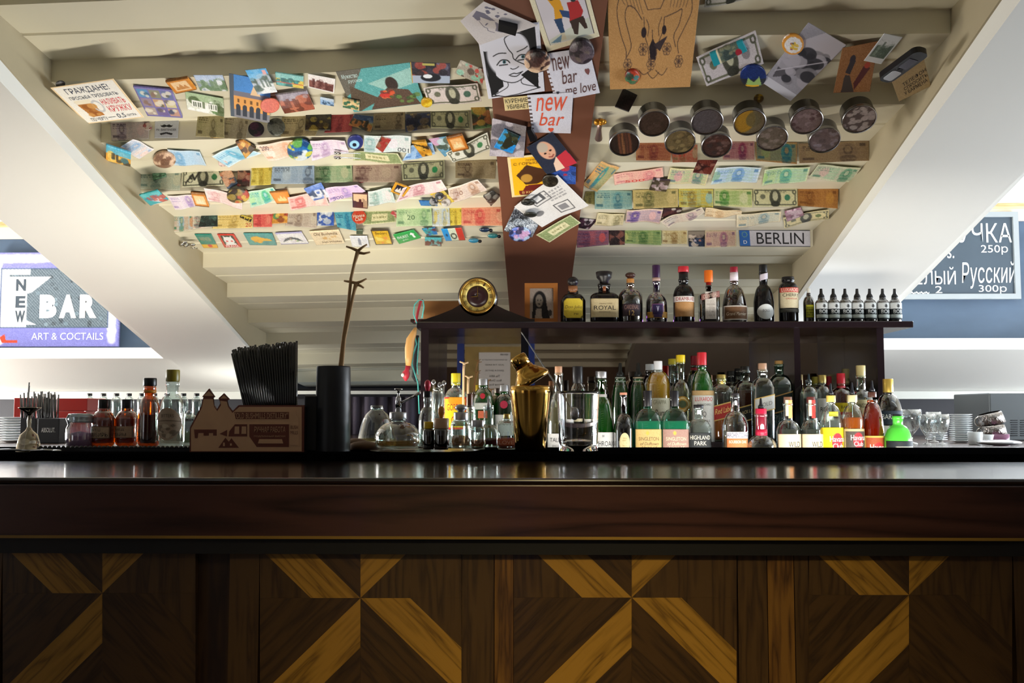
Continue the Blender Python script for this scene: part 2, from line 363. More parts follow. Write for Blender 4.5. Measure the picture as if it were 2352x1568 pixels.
# bottom mouldings of the panels at the knee wall
for i, (x0, x1) in enumerate(((-4.6, XL-.0), (XR+.2, 4.6))):
    mb = MB(); mb.box(x0, x1, YE-.05, YE+.02, zp(YE)-.035, zp(YE)+.01); struct('trim_%d' % (3+i), mb, mat('moulding_white', 'CFCFC6', rough=.5))
# recess cheeks, ridge and outer skin
mb = MB(); mb.box(-4.6, 4.6, -.25, .35, A0+.02, A0+.1); struct('ceiling', mb, PANEL)
mb = MB(); mb.prism([(-1.6, -4.5, A0-SL*4.5+.25), (-1.6, 0, A0+.25), (-1.6, 6.5, A0-SL*6.5+.25), (-1.6, 6.5, A0-SL*6.5+.5), (-1.6, 0, A0+.5), (-1.6, -4.5, A0-SL*4.5+.5)], (2.95, 0, 0)); struct('ceiling', mb, PANEL)
# centre board that carries the papers
BRD = mat('brown_board', '714531', rough=.6, var=.08, vscale=5)
AB = A0-.012
xs = [(1112, 1), (1165, 650), (1310, 650), (1393, 1)]
zb = lambda Y: AB-SL*Y
NM = Vector((0, -SL, -1)).normalized()          # downwards, towards the guests
def onB(px, py, lift=0): return onplane(px, py, Vector((0, 0, AB-lift)), NM)
bl, br_ = onB(1165, 650), onB(1312, 650); tl, tr = onB(1111, 1), onB(1396, 1)
def ext(a, b, Y): t = (Y-a.y)/(b.y-a.y); return a+(b-a)*t
c4 = [ext(tl, bl, 1.9), ext(tr, br_, 1.9), ext(tr, br_, 5.35), ext(tl, bl, 5.35)]
mb = MB(); mb.prism(c4, (0, 0, .02)); struct('trim_5', mb, BRD)
# walls
PLAST = mat('plaster_white', 'DAD6CB', rough=.8, var=.03)
CHALK = mat('chalk_wall_paint', '4C5E74', rough=.42, spec=.5, var=.35, vscale=2.2, stretch=(1, 1, 2.5))
def wallbox(name, *a, m=PLAST): mb = MB(); mb.box(*a); return struct(name, mb, m)
FL = 0.0
wallbox('floor', -4.6, 4.6, -4.6, 6.6, -.1, 0, m=wood('floor_boards', '3A2415', '5A3A22', '6E4A2C', 'X', .45))
wallbox('wall_back', -4.6, 4.6, YE+.02, YE+.1, 0, zp(YE)+.03, m=mat('dark_wall', '2B2A2E', rough=.7, var=.15))
mb = MB(); mb.box(-1.6, 1.3, 6.42, 6.5, E-.1, E+.6); struct('wall_back', mb, mat('dark_wall'))
wallbox('wall_front', -4.6, 4.6, -4.6, -4.5, 0, 2.2, m=mat('guest_wall', '5B4636', rough=.8, var=.2))
def gable(name, x, y0, y1, z0, z1):
    mb = MB(); t = .08*(1 if x > 0 else -1); xa, xb = sorted((x, x+t))
    mb.box(xa, xb, -4.6, y0, 0, 3.9); mb.box(xa, xb, y1, 6.6, 0, 3.9); mb.box(xa, xb, y0, y1, 0, z0); mb.box(xa, xb, y0, y1, z1, 3.9); return struct(name, mb, PLAST)
gable('wall_left', -4.5, 2.7, 5.28, .55, 1.6); gable('wall_right', 4.5, 2.4, 5.15, .55, 1.6)
SKYM = mat('daylight_pane', 'FFFFFF', emit='EAF4FF', es=3.0)
for i, (x, y0, y1) in enumerate(((-4.54, 2.7, 5.28), (4.54, 2.4, 5.15))):
    mb = MB(); mb.box(x-.01, x+.01, y0, y1, .55, 1.6); wn = struct('window_%d' % (i+1), mb, SKYM)  # unseen gable windows, added to go with the side fills
# dormers: chalk wall, timber sill rail, window, cheeks
TIM = wood('pine_timber', 'B98A58', 'D9AE7C', 'E8C69A', 'X', .5)
for sd, x0, x1, pyt, xr in (('left', -4.5, -1.7, 549, -1), ('right', 1.5, 4.5, 508, 1)):
    zt = at(100 if sd == 'left' else 2300, pyt, 5.75).z
    zs = zp(5.30 if sd == 'left' else 5.17)
    wallbox('wall_back', x0, x1, 5.75, 5.82, zs-.1, zt, m=CHALK)
    k = 3 if sd == 'left' else 4
    Ys = 5.30 if sd == 'left' else 5.17
    n = 6 if sd == 'left' else 7
    wallbox('trim_%d' % n, x0, (XLO+.0 if sd == 'left' else x1), Ys-.004, 5.75, zs+.0, zs+.058, m=mat('sill_white', 'F2F2F2', rough=.3)) if sd == 'left' else wallbox('trim_%d' % n, XRO, x1, Ys-.004, 5.75, zs+.0, zs+.058, m=mat('sill_white', 'F2F2F2', rough=.3))
    wi = bpy.data.objects.new('window_%d' % k, None); COL.objects.link(wi); wi.location = ((x0+x1)/2, 5.8, zt); wi['kind'] = 'structure'
    mb = MB(); mb.box(x0, x1, 5.742, 5.86, zt, zt+.07); mb.build('window_ledge', mat('peach_trim', 'E9D3B8', rough=.5), wi)
    mb = MB(); mb.box(x0, x1, 5.74, 5.80, zt+.07, zt+.105); mb.box(x0, x1, 5.74, 5.80, zt+.75, zt+.80)
    for q in range(4): xx = x0+(x1-x0)*q/3; mb.box(xx-.03, xx+.03, 5.745, 5.795, zt+.1, zt+.76)
    mb.build('window_frame', TIM, wi)
    mb = MB(); mb.box(x0, x1, 5.81, 5.82, zt+.1, zt+.78); mb.build('pane', SKYM, wi)
    wallbox('wall_back', x0, x1, 5.74, 5.84, zt+.8, 3.6)
for x0, x1 in ((XLO-.05, XLO), (XRO+.0, XRO+.05)):
    mb = MB(); mb.prism([(x0, 2.2, zp(2.2)+.15), (x0, 5.9, zp(5.9)+.1), (x0, 5.9, 3.6), (x0, 2.2, 3.6)], (x1-x0, 0, 0)); struct('wall_side', mb, PLAST)
mb = MB(); mb.box(-4.6, -1.9, 2.2, 5.9, 3.0, 3.1); mb.box(1.55, 4.6, 2.2, 5.9, 3.0, 3.1); struct('ceiling', mb, PLAST)

# ------------------------------------------------------------------ the bar counter
DARKW = wood('counter_walnut', '22110D', '361E18', '472A22', 'X', .30, .3, 1.0)
TOPM = mat('counter_top_lacquer', '1E130E', rough=.14, spec=1, coat=.2, var=.3, vscale=4, stretch=(.5, 5, 1))
zc = E-.09
bar = empty('bar_counter', (0, 1.75, 0), 'long dark lacquered wooden bar counter with inlaid star panels on its front', 'bar counter')
Yf = at(1176, 1097, 1).y; Yf = .09/ (-(ray(1176, 1098).z)/ray(1176, 1098).y)
zb1 = at(1176, 1238, Yf).z; zb2 = at(1176, 1273, Yf+.012).z
mb = MB(); mb.box(-2.6, 2.6, Yf, 2.33, zc-.009, zc); t = mb.build('countertop', TOPM, bar); bevel(t, .004, 3)
mb = MB(); mb.box(-2.6, 2.6, Yf+.001, Yf+.045, zb1, zc-.0092); a = mb.build('apron', DARKW, bar); bevel(a, .002, 2)
mb = MB(); mb.box(-2.6, 2.6, Yf+.0005, Yf+.006, zb1-.0005, zb1+.0035); mb.build('edge_highlight', mat('gold_edge_highlight', '8A6A2A', rough=.35, var=.7, vscale=3, stretch=(1, 1, 1)), bar)  # gold strip paints the lamp highlight along the lower apron edge
mb = MB(); mb.box(-2.6, 2.6, Yf+.010, Yf+.05, zb2, zb1+.002); mb.build('moulding', mat('black_band', '0C0A0C', rough=.5), bar)
YP = Yf+.022
PXZ = at(1176, 1568, YP).z-.55
mb = MB(); mb.box(-2.6, 2.6, YP+.014, YP+.03, 0, zb2+.02); mb.build('front_board', wood('stile_dark', '150A06', '24130B', '33200F', 'Z', .4, .2, 2), bar)
mb = MB(); mb.box(-2.6, 2.6, 2.28, 2.32, 0, zc-.0095); mb.build('back_board', DARKW, bar)
def mk(n, c1, c2, c3, ang): return wood(n, c1, c2, c3, 'X', .38, .25, 3.2, ang)
OD = [wood('oak_dark_v', '2C1C0E', '3E2A14', '4A3419', 'Z', .38, .25, 3.0), mk('oak_dark_a', '2A1B0E', '3A2712', '463016', R(45)), mk('oak_dark_b', '2A1B0E', '3A2712', '463016', R(-45)), mk('oak_light_a', '5E4014', '8A6420', '9E742A', R(45)), mk('oak_light_b', '5E4014', '8A6420', '9E742A', R(-45)),
      wood('oak_mid_v', '36200D', '5B3C18', '74501F', 'Z', .38, .25, 3.0)]
def clip(poly, x0, x1, y0, y1):
    for ax, lim, sg in ((0, x0, 1), (0, x1, -1), (1, y0, 1), (1, y1, -1)):
        out = []
        for i in range(len(poly)):
            a, b = poly[i], poly[(i+1) % len(poly)]; da, db = (a[ax]-lim)*sg, (b[ax]-lim)*sg
            if da >= 0: out.append(a)
            if (da >= 0) != (db >= 0): t = da/(da-db); out.append((a[0]+(b[0]-a[0])*t, a[1]+(b[1]-a[1])*t))
        poly = out
        if not poly: return []
    return poly
def star_panel(cx, cy, xl, xr, lights, label):
    """pinwheel of four slanted bands on a square of darker triangles; px units"""
    mb = MB(); top, bot = 1262, cy+(xr-xl)*.52; w_ = 114; B = 600
    def add(poly, mi, d=0):
        p = clip(poly, xl, xr, top, bot)
        if len(p) < 3: return
        pts = [at(x, y, YP) for x, y in p]; g = sum(pts, Vector())/len(pts)
        pts = [g+(q-g)*.998 for q in pts]
        mb.prism(pts[::-1], (0, .012, 0), mi)
    q = .97
    # eight pieces: for every diagonal arm a band and the triangle beside it
    add([(cx, cy), (cx-w_, cy), (cx-w_-B, cy-B*q), (cx-B, cy-B*q)], 4 if lights[0] else 2)          # upper left band
    add([(cx-w_, cy), (cx-w_-B, cy-B*q), (cx-3*B, cy-B*q), (cx-3*B, cy)], 0)
    add([(cx, cy), (cx-B, cy-B*q), (cx, cy-B*q)], 2)
    add([(cx, cy), (cx, cy-w_), (cx+B, cy-w_-B*q), (cx+B, cy-B*q)], 3 if lights[1] else 1)           # upper right band
    add([(cx, cy-w_), (cx+B, cy-w_-B*q), (cx, cy-w_-B)], 1)
    add([(cx, cy), (cx+B, cy-B*q), (cx+2*B, cy-B*q), (cx+2*B, cy)], 0)
    add([(cx, cy), (cx+w_, cy), (cx+w_+B, cy+B*q), (cx+B, cy+B*q)], 4 if lights[2] else 2)           # lower right band
    add([(cx+w_, cy), (cx+w_+B, cy+B*q), (cx+3*B, cy+B*q), (cx+3*B, cy)], 0)
    add([(cx, cy), (cx+B, cy+B*q), (cx, cy+B*q)], 2)
    add([(cx, cy), (cx, cy+w_), (cx-B, cy+w_+B*q), (cx-B, cy+B*q)], 3 if lights[3] else 1)           # lower left band
    add([(cx, cy+w_), (cx-B, cy+w_+B*q), (cx, cy+w_+B)], 1)
    add([(cx, cy), (cx-B, cy+B*q), (cx-2*B, cy+B*q), (cx-2*B, cy)], 1)
    p = mb.build('star_panel', OD, bar); p['label'] = label
star_panel(235, 1362, 6, 449, (1, 1, 0, 1), 'leftmost star panel, dim brown')
star_panel(828, 1373, 597, 1060, (1, 1, 1, 1), 'second star panel from the left, golden bands')
star_panel(1451, 1372, 1180, 1692, (1, 1, 1, 1), 'third star panel, widest golden bands')
star_panel(2088, 1366, 1858, 2325, (1, 1, 0, 1), 'rightmost star panel, nearly dark')
def plank(x0, x1, mi, n='stile'):
    p0, p1 = at(x0, 1262, YP), at(x1, 1262, YP); mb = MB(); mb.box(p0.x, p1.x, YP+.001, YP+.013, .15, p0.z); mb.build(n, OD[mi], bar)
plank(-40, 5, 5); plank(528, 596, 0); plank(1061, 1134, 0); plank(1136, 1179, 5); plank(1694, 1760, 0); plank(1762, 1822, 5); plank(1824, 1856, 0); plank(2327, 2400, 0)
# black bar mat along the back edge
mb = MB(); yb = .09/(-(ray(1176, 1058).z)/ray(1176, 1058).y); mb.box(-2.6, 2.6, yb, 2.31, zc+.0003, zc+.0135)
m_ = mb.build('bar_mat', mat('black_rubber', '060607', rough=1, spec=0)); tag(m_, 'long black rubber bar mat running along the back edge of the counter', 'bar mat'); ZM = zc+.0137

# ------------------------------------------------------------------ back bar unit and side counters
LAC = mat('dark_lacquer', '1C1116', rough=.22, coat=.4, spec=.5, var=.15, vscale=3)
unit = empty('back_bar_shelf_unit', (.35, 4.0, 0), 'dark lacquered back bar unit with mirror, posts and one long upper shelf of bottles', 'shelf unit')
YS = 3.80; YM = 4.22
zs_ = at(1176, 739, YS).z; xa, xb = at(956, 739, YS).x, at(2098, 739, YS).x
mb = MB(); mb.box(xa, xb, YS, YM+.03, zs_-.024, zs_); sh = mb.build('upper_shelf', LAC, unit); bevel(sh, .002, 1)
ZT1, ZT2 = E-.18, E-.10
ux0, ux1 = at(966, 900, YS+.02).x, at(2032, 900, YS+.02).x
mb = MB(); mb.box(ux0, ux1, YM, YM+.012, E-.25, zs_-.024); mir = mb.build('mirror', mat('mirror_glass', 'B8A99A', rough=.015, metal=1), unit)
mb = MB(); mb.box(ux0-.01, ux1+.01, YM+.013, YM+.03, 0, zs_-.024); mb.build('back_board', LAC, unit)
def post(pxl, pxr, depth, y0=YS+.02):
    a, b = at(pxl, 900, y0).x, at(pxr, 900, y0).x; mb = MB(); mb.box(a, b, y0, y0+depth, ZT1, zs_-.024); mb.build('post', LAC, unit)
post(966, 984, YM-YS-.021); post(1826, 1840, YM-YS-.021); post(2017, 2033, YM-YS-.021); 
a, b = at(1197, 900, YM-.03).x, at(1214, 900, YM-.03).x; mb = MB(); mb.box(a, b, YM-.03, YM-.001, ZT2, zs_-.024); mb.build('post', mat('blue_black_lacquer', '0E0E1A', rough=.3), unit)
mb = MB(); mb.box(ux0, ux1, 3.30, 3.60, ZT1-.03, ZT1); mb.build('lower_step', LAC, unit)
mb = MB(); mb.box(ux0, ux1, 3.601, YM-.001, ZT2-.03, ZT2); mb.build('upper_step', LAC, unit)
mb = MB(); mb.box(ux0, ux1, 3.32, 3.35, 0, ZT1-.031); mb.build('front_board', LAC, unit)
mb = MB(); mb.box(ux0, ux1, 3.601, 3.62, ZT1, ZT2-.031); mb.build('step_riser', LAC, unit)
ZB = E-.1235
for sd, x0, x1 in (('left', -4.45, ux0-.02), ('right', ux1+.02, 4.45)):
    c = empty('back_counter', ((x0+x1)/2, 4.6, 0), 'dark wooden back counter %s of the mirror shelf unit, stacked with dishes' % sd, 'counter')
    mb = MB(); mb.box(x0, x1, 3.70, 5.90, ZB-.03, ZB); mb.build('worktop', wood('worktop_walnut', '2A1A14', '4A342A', '5A4438', 'X', .25, .3), c)
    mb = MB(); mb.box(x0, x1, 3.74, 5.88, 0, ZB-.031); mb.build('cabinet', LAC, c)
# grey curtain at the far end between left counter and shelf unit
mb = MB(); n = 40; p0, p1 = at(700, 950, 5.93), at(968, 950, 5.93); vs = []; fs = []
for i in range(n+1):
    x = p0.x+(p1.x-p0.x)*i/n; y = 5.93+.018*math.sin(i*1.35)+.01*math.sin(i*.5)
    vs += [(x, y, ZB+.002), (x, y, at(830, 911, 5.93).z)]
for i in range(n): a = 2*i; fs.append((a, a+2, a+3, a+1))
mb.add(vs, fs, True); cu = mb.build('curtain', mat('curtain_cloth', '4C4552', rough=.9, bump=.3, bscale=200)); md = cu.modifiers.new('t', 'SOLIDIFY'); md.thickness = .004
tag(cu, 'grey purple cloth curtain hanging under the slope at the back', 'curtain')
p0 = at(640, 905, 5.9); p1 = at(975, 905, 5.9); mb = MB(); mb.box(p0.x, p1.x, 5.89, 5.99, p0.z, p0.z+.02); rl = mb.build('curtain_rail', mat('moulding_white')); tag(rl, 'white rail under the slope holding the grey curtain', 'curtain rail')
# notice board in the guest room, seen in the mirror
def mirror_px(px, py, Yv):   # pixel seen in the mirror -> real point at depth Yv behind the camera
    D = 2*YM-Yv; p = at(px, py, D); return Vector((p.x, Yv, p.z))
nb = empty('notice_board', (0, -1.2, 0), 'ochre notice board with blue edges and a printed sheet, reflected in the mirror', 'notice board')
a, b = mirror_px(1068, 796, -1.2), mirror_px(1197, 1100, -1.2)
mb = MB(); mb.box(a.x, b.x, -1.24, -1.2, 0.0, a.z); mb.build('board', mat('ochre_board', 'A8935C', rough=.7, var=.35, vscale=9), nb)
for xx in ((mirror_px(1050, 796, -1.2).x, mirror_px(1066, 796, -1.2).x), (mirror_px(1199, 796, -1.2).x, mirror_px(1228, 796, -1.2).x)):
    mb = MB(); mb.box(xx[0], xx[1], -1.25, -1.2, 0, a.z+.04); mb.build('edge_post', mat('blue_paint', '22409A', rough=.5), nb)
s0, s1 = mirror_px(1100, 809, -1.19), mirror_px(1172, 909, -1.19)
mb = MB(); mb.box(s0.x, s1.x, -1.196, -1.193, s1.z, s0.z); sheet = mb.build('paper_sheet', mat('white_sheet', 'E6EAF0', rough=.6), nb)
mb = MB(); mpn = lambda u, v, off: Vector((s1.x+(s0.x-s1.x)*u, -1.192+off, s0.z+(s1.z-s0.z)*v))
for s, u0, v0, u1, v1 in (('NEW BAR', .07, .03, .32, .07), ('ВЕЧЕРИНКИ И КОНЦЕРТЫ', .1, .16, .9, .19), ('JAZZ THE BAND', .2, .27, .8, .31), ('ДЖАЗ И ДРУГОЕ', .2, .40, .8, .44), ('The AIRA', .33, .52, .67, .57), ('Bass Diving', .28, .62, .72, .68), ('Милен Борман', .2, .72, .85, .77), ('ТАНЦЫ НА ВЫС', .15, .82, .85, .87), ('МУЗЫКА БАРА', .2, .91, .8, .95)):
    letter(mb, mpn, s, u0, v0, u1, v1)
mb.build('lettering', mat('ink_black', '15151A', rough=.6), nb)

# ------------------------------------------------------------------ surfaces for the pinned papers
NO = Vector((0, 0, 0))
def surf(code):
    """-> (kind, Yf, k, cs). code like LS1, LR2, RS0, RR3, B, M"""
    return code
LIFT = {}
def place(code, quad, extra=0):
    """unproject quad corners on the named ceiling surface; returns 4 points and unit normal towards the viewer"""
    LIFT[code] = LIFT.get(code, 0)+1; lift = .0016+.0007*LIFT[code]+extra
    if code[0] in 'BC':
        n = NM; return [onplane(x, y, Vector((0, 0, (AB if code[0] == 'B' else A0)-lift)), n) for x, y in quad], n
    Yf, cs = (YL, CL) if code[0] == 'L' else (YR, 0)
    k = int(code[2:])
    if code[1] == 'S':
        y0, y1 = Yf(k), Yf(k+1); z0 = A0-SL*y0; m0 = (A0-SL*y1+RISE-z0)/(y1-y0)
        for t in [i/24 for i in range(25)]:
            m = m0*(1-t)+(-SL)*t
            # z = z0 + m (s-y0) + SL*cs*x with s = Y+cs x
            n = Vector((-(m*cs+SL*cs), -m, 1)); n.normalize(); n = -n
            p0 = Vector((0, y0, z0-lift)); P = [onplane(x, y, p0, n) for x, y in quad]
            if all(p.y+cs*p.x < y1-.004 or p.z < A0-SL*y1+SL*cs*p.x-.002 for p in P): break
        return P, n
    y1 = Yf(k); n = Vector((-cs, -1, 0)).normalized()
    for i in range(30):
        d = lift+.004*i; P = [onplane(x, y, Vector((0, y1-d, 0)), n) for x, y in quad]
        zt = A0-SL*y1+RISE
        if all(p.z < zt+.003+SL*cs*p.x*0 + d*.0 for p in P): break
    return P, n
def bil(P, u, v): return (P[0]*(1-u)+P[1]*u)*(1-v)+(P[3]*(1-u)+P[2]*u)*v
def paper(code, quad, name, cv, label, cat, th=.0005, curl=0, group=None, m=None, oval=False, dome=0, extra=0, text=None, curlphase=0, parent=None):
    if isinstance(quad, str): q = [float(t) for t in quad.replace(' ', ',').split(',')]; quad = [(q[0], q[1]), (q[2], q[3]), (q[4], q[5]), (q[6], q[7])]
    P, n = place(code, quad, extra+abs(curl)); 
    H, W = cv.a.shape[:2]
    Pa = [np.array(p) for p in P]; na = np.array(n); u, v = cv.u[..., None], cv.v[..., None]
    if oval:                                   # squeeze the square on a disc
        a, b = 2*u-1, 2*v-1; a2, b2 = a*np.sqrt(1-b*b/2), b*np.sqrt(1-a*a/2); uu, vv = (a2+1)/2, (b2+1)/2
        # colours looked up at the same disc position
        iu = np.clip(uu[..., 0]*(W-1), 0, W-1).astype(int); iv = np.clip(vv[..., 0]*(H-1), 0, H-1).astype(int); cols = cv.a[iv, iu]
    else: uu, vv = u, v; cols = cv.a
    B = (Pa[0]*(1-uu)+Pa[1]*uu)*(1-vv)+(Pa[3]*(1-uu)+Pa[2]*uu)*vv
    hgt = 0
    if curl: hgt = curl*(np.sin(uu*math.pi*2.2+curlphase)*.6+(2*uu-1)**2*.5-.3+(2*vv-1)*.25*np.cos(uu*5+curlphase))
    dm = 0
    if dome:
        rr = (2*uu-1)**2+(2*vv-1)**2; g = cols.mean(-1, keepdims=True)/255
        dm = dome*np.clip(1-rr*.9, 0, 1)**.5*(.75+.25*g)
    Fp = B+na*(hgt+dm+th); Bp = B+na*hgt
    me = paint_mesh(name, (Fp, Bp), cols); o = link(name, me, m or (PAPER if th < .0015 else MAGNET)); c = sum(P, Vector())/4
    tag(o, label, cat, group)
    if text:
        mp = lambda u_, v_, off: bil(P, u_, v_)+n*(off+th+(dome*.9 if dome else 0)+ (curl*(math.sin(u_*math.pi*2.2+curlphase)*.6+(2*u_-1)**2*.5-.3+(2*v_-1)*.25*math.cos(u_*5+curlphase)) if curl else 0))
        by = {}
        for t in text: by.setdefault(t[5] if len(t) > 5 else '1A1A20', []).append(t)
        for c_, ts in by.items():
            mb = MB()
            for t in ts: letter(mb, mp, t[0], t[1], t[2], t[3], t[4], shear=(t[6] if len(t) > 6 else 0), rotd=(t[7] if len(t) > 7 else 0), off=.0007)
            mb.build('lettering', mat('ink_'+c_, c_, rough=.6), o)
    return o
def res(quad, f=1.5, lo=14, hi=180):
    q = [float(t) for t in quad.replace(' ', ',').split(',')]; xs, ys = q[0::2], q[1::2]
    W = max(math.hypot(xs[1]-xs[0], ys[1]-ys[0]), math.hypot(xs[2]-xs[3], ys[2]-ys[3])); H = max(math.hypot(xs[3]-xs[0], ys[3]-ys[0]), math.hypot(xs[2]-xs[1], ys[2]-ys[1]))
    return int(min(hi, max(lo, W/f))), int(min(hi, max(lo, H/f)))
# ------------------------------------------------------------------ papers, banknotes and magnets on the ceiling
GB, GM, GP, GT = 'banknotes pinned on the ceiling boards', 'souvenir magnets on the ceiling boards', 'pictures and postcards on the ceiling boards', 'coins stuck on the ceiling boards'
_s = [0]
def item(code, quad, kind, args, label, **k):
    _s[0] += 1; W, H = res(quad, k.pop('f', 1.5)); c = Cv(W, H, seed=_s[0])
    kinds = {'bill': (P_bill, 'banknote', GB), 'usd': (P_usd, 'banknote', GB), 'one': (P_one, 'banknote', GB), 'photo': (P_photo, 'postcard', GP), 'pic': (P_abs, 'photo', GP), 'frame': (P_frame, 'magnet', GM),
             'mag': (P_abs, 'magnet', GM), 'city': (P_city, 'magnet', GM), 'land': (P_photo, 'magnet', GM), 'text': (P_text, 'card', GP)}
    fn, cat, grp = kinds[kind]; 
    if kind in ('photo', 'pic', 'mag', 'land'): fn(c, args)
    else: fn(c, *args)
    if 'fx' in k: k.pop('fx')(c)
    name = k.pop('name', {'banknote': 'banknote', 'postcard': 'postcard', 'photo': 'photo_print', 'magnet': 'souvenir_magnet', 'card': 'paper_card'}[cat]); cat = k.pop('cat', cat)
    th = k.pop('th', .004 if grp == GM else .0005); cu = k.pop('curl', .0035 if grp == GB and code[1:2] == 'S' else (.0012 if grp == GB else 0))
    return paper(code, quad, name, c, label, cat, th=th, curl=cu, group=k.pop('group', grp), curlphase=_s[0]*1.3, **k)
def box4(cx, cy, w_, h): return '%g,%g %g,%g %g,%g %g,%g' % (cx-w_/2, cy-h/2, cx+w_/2, cy-h/2, cx+w_/2, cy+h/2, cx-w_/2, cy+h/2)
I = item
# --- left section, first soffit
def mug(c):
    c.poly([(.13, .42), (.4, .40), (.42, .82), (.2, .84)], 'B97A3A'); c.rect(.14, .38, .4, .48, 'F0E6D0'); c.ring(.44, .58, .07, .14, .18, 'C9C9CC'); c.blobs(['9C5A22', 'D39A55'], 8, .02, .06, (.18, .52, .38, .8))
    for b in ((0, 0, .03, 1), (.97, 0, 1, 1), (0, 0, 1, .03), (0, .97, 1, 1)): c.rect(*b, 'F3D9B0')
I('LS0', box4(139, 192, 22, 15), 'mag', ['55565C', '77787E', '3A3A40'], 'round dark grey magnet peeking out above the beer poster', extra=.02, oval=True)
I('LS0', '115,201 260,180 331,269 200,284', 'text', ['F4F1EA', 'F4F1EA', 0], 'white Cyrillic beer poster with a mug drawing, at the left end', fx=mug, extra=.03, name='beer_poster', cat='poster', f=1.2,
  text=[('ГРАЖДАНЕ!', .16, .08, .84, .24, '3A4258'), ('ПРОСЬБА ТРЕБОВАТЬ', .12, .28, .9, .36, '3A4258'), ('НАЛИВАТЬ', .54, .42, .92, .56, 'D9404A'), ('КРУЖКУ', .56, .60, .94, .76, 'D9404A'), ('ПО ЧЕРТУ', .14, .86, .42, .95, '3A4258'), ('— 0,5', .44, .82, .74, .95, '3A4258'), ('ЛИТРА', .76, .86, .92, .92, '3A4258')])
def collage(c):
    pal = ['5A9ACB', 'C79B8A', '8F8F7A', '9C8A9E', '6B7AA8', 'C9A27A', 'B9A9A0', 'D9CFA0', '7A6AA0']; 
    for i in range(3):
        for j in range(3): u, v = .04+.315*i, .05+.31*j; c.rect(u, v, u+.29, v+.28, pal[(i*2+j*3) % 9]); c.blobs([mixc(pal[(i+j) % 9], '000000', .3), 'E8E0D0'], 3, .03, .07, (u+.05, v+.05, u+.24, v+.23))
I('LS0', '306,195 394,203 420,267 339,262', 'text', ['7D76B8', '7D76B8', 0], 'square blue edged magnet with a three by three photo collage', fx=collage, name='collage_magnet', cat='magnet', th=.006, group=GM)
I('LS0', '444,172 511,172 524,209 460,208', 'photo', ['B9CBE8', '8FA58C', 'E8ECF4', '9AA8B8', '6E8A6A'], 'pale blue postcard of a church skyline, right of the orange magnet')
I('LS0', '380,183 430,174 452,201 404,211', 'frame', ['D98A2E', 'F3CFA0', 'C98A4A'], 'orange framed magnet with a small cart scene, topmost of the left row', th=.007)
I('LS0', '425,210 513,226 515,268 430,251', 'photo', ['A8BF9A', 'E4E8DC', '6E8F5E', 'FFFFFF', '50623E'], 'green postcard with white colonnaded building', fx=lambda c: (c.rect(.15, .4, .42, .75, 'F4F6F2'), c.rect(.56, .42, .82, .78, 'F4F6F2'), [c.rect(.18+.06*i, .46, .21+.06*i, .72, '56604C') for i in range(4)], [c.rect(.59+.06*i, .48, .62+.06*i, .74, '56604C') for i in range(4)]))
def arcade(c):
    c.rect(0, 0, .1, 1, '55606E'); c.rect(.1, .45, 1, .8, 'E8A860'); c.rect(.1, .36, 1, .47, '7A7A8A'); c.poly([(.5, .4), (.62, .08), (.76, .4)], 'E8C8A0'); c.rect(.1, .8, 1, 1, '8A8A92')
    for i in range(5): u = .14+.17*i; c.rect(u, .72, u+.11, .94, '3E4450'); c.ell(u+.055, .72, .055, .06, '3E4450')
    for i in range(5): u = .18+.16*i; c.rect(u, .53, u+.05, .62, '7A5636')
I('LS0', '526,168 622,186 619,283 530,266', 'text', ['4F8FD8', '4F8FD8', 0], 'large postcard of an orange arcaded town hall under a blue sky', fx=arcade, name='postcard', cat='postcard', f=1.2)
I('LS0', '563,161 610,156 637,211 592,217', 'photo', ['5FB0E8', 'B8C4D4', 'F0F4F8', 'C8D0DC', '5E7068'], 'bright blue postcard of a white palace, tilted over the orange arcade card', extra=.022, fx=lambda c: c.rect(.75, .06, .93, .24, 'E8B0B0'))
I('LS0', box4(620, 241, 44, 33), 'mag', ['D8604C', 'DC6A54'], 'plain red disc magnet overlapping the arcade postcard', oval=True, extra=.022, th=.003)
I('LS0', '632,164 697,174 697,201 635,192', 'land', ['8FD0CC', 'E8D060', '4AA8A8', '6ABFC0', '2E6A70'], 'turquoise and yellow city skyline magnet with a red stripe', fx=lambda c: c.rect(0, .68, 1, .76, 'D8484A'))
I('LS0', '707,169 770,181 767,214 708,200', 'photo', ['EDE6E4', '9A6E66', '6A3A36', '8A544C', '5A2E2A'], 'sepia postcard of an old villa, white edged', fx=lambda c: [c.rect(*b, 'F2EEEA') for b in ((0, 0, 1, .07), (0, .93, 1, 1), (0, 0, .04, 1), (.96, 0, 1, 1))])
I('LS0', '632,215 704,205 723,247 654,257', 'land', ['A8A0B0', 'B0604A', '8A4434', 'C87A60', '6E3A30'], 'brown brick fortress magnet with a cloudy sky', th=.006)
I('LS0', '735,222 767,228 767,244 736,239', 'photo', ['C4D6EC', '8FB0DC', '34506E', '9FC0E4'], 'tiny pale blue sticker of a grey ship')
def paint(c):
    c.poly([(0, 0), (.35, 0), (.1, .5), (0, .6)], '6A665C'); c.poly([(.35, .35), (1, .1), (1, .45), (.6, .6)], '9CC8C0'); c.poly([(.1, .35), (.45, .75), (.1, 1), (0, .9)], '5A4C3E'); c.ell(.66, .42, .08, .16, '3A2E28')
    c.poly([(.58, .5), (.85, .6), (.95, 1), (.25, 1), (.4, .7)], '5E4A3E'); c.blobs(['E0603A', 'C83A34', 'E88A5A', '7A2E2A'], 16, .02, .05, (.45, .55, .65, .75)); c.blobs(['6A8A4A', '3E5A34'], 12, .02, .05, (.5, .72, .95, .9)); c.noise(9)
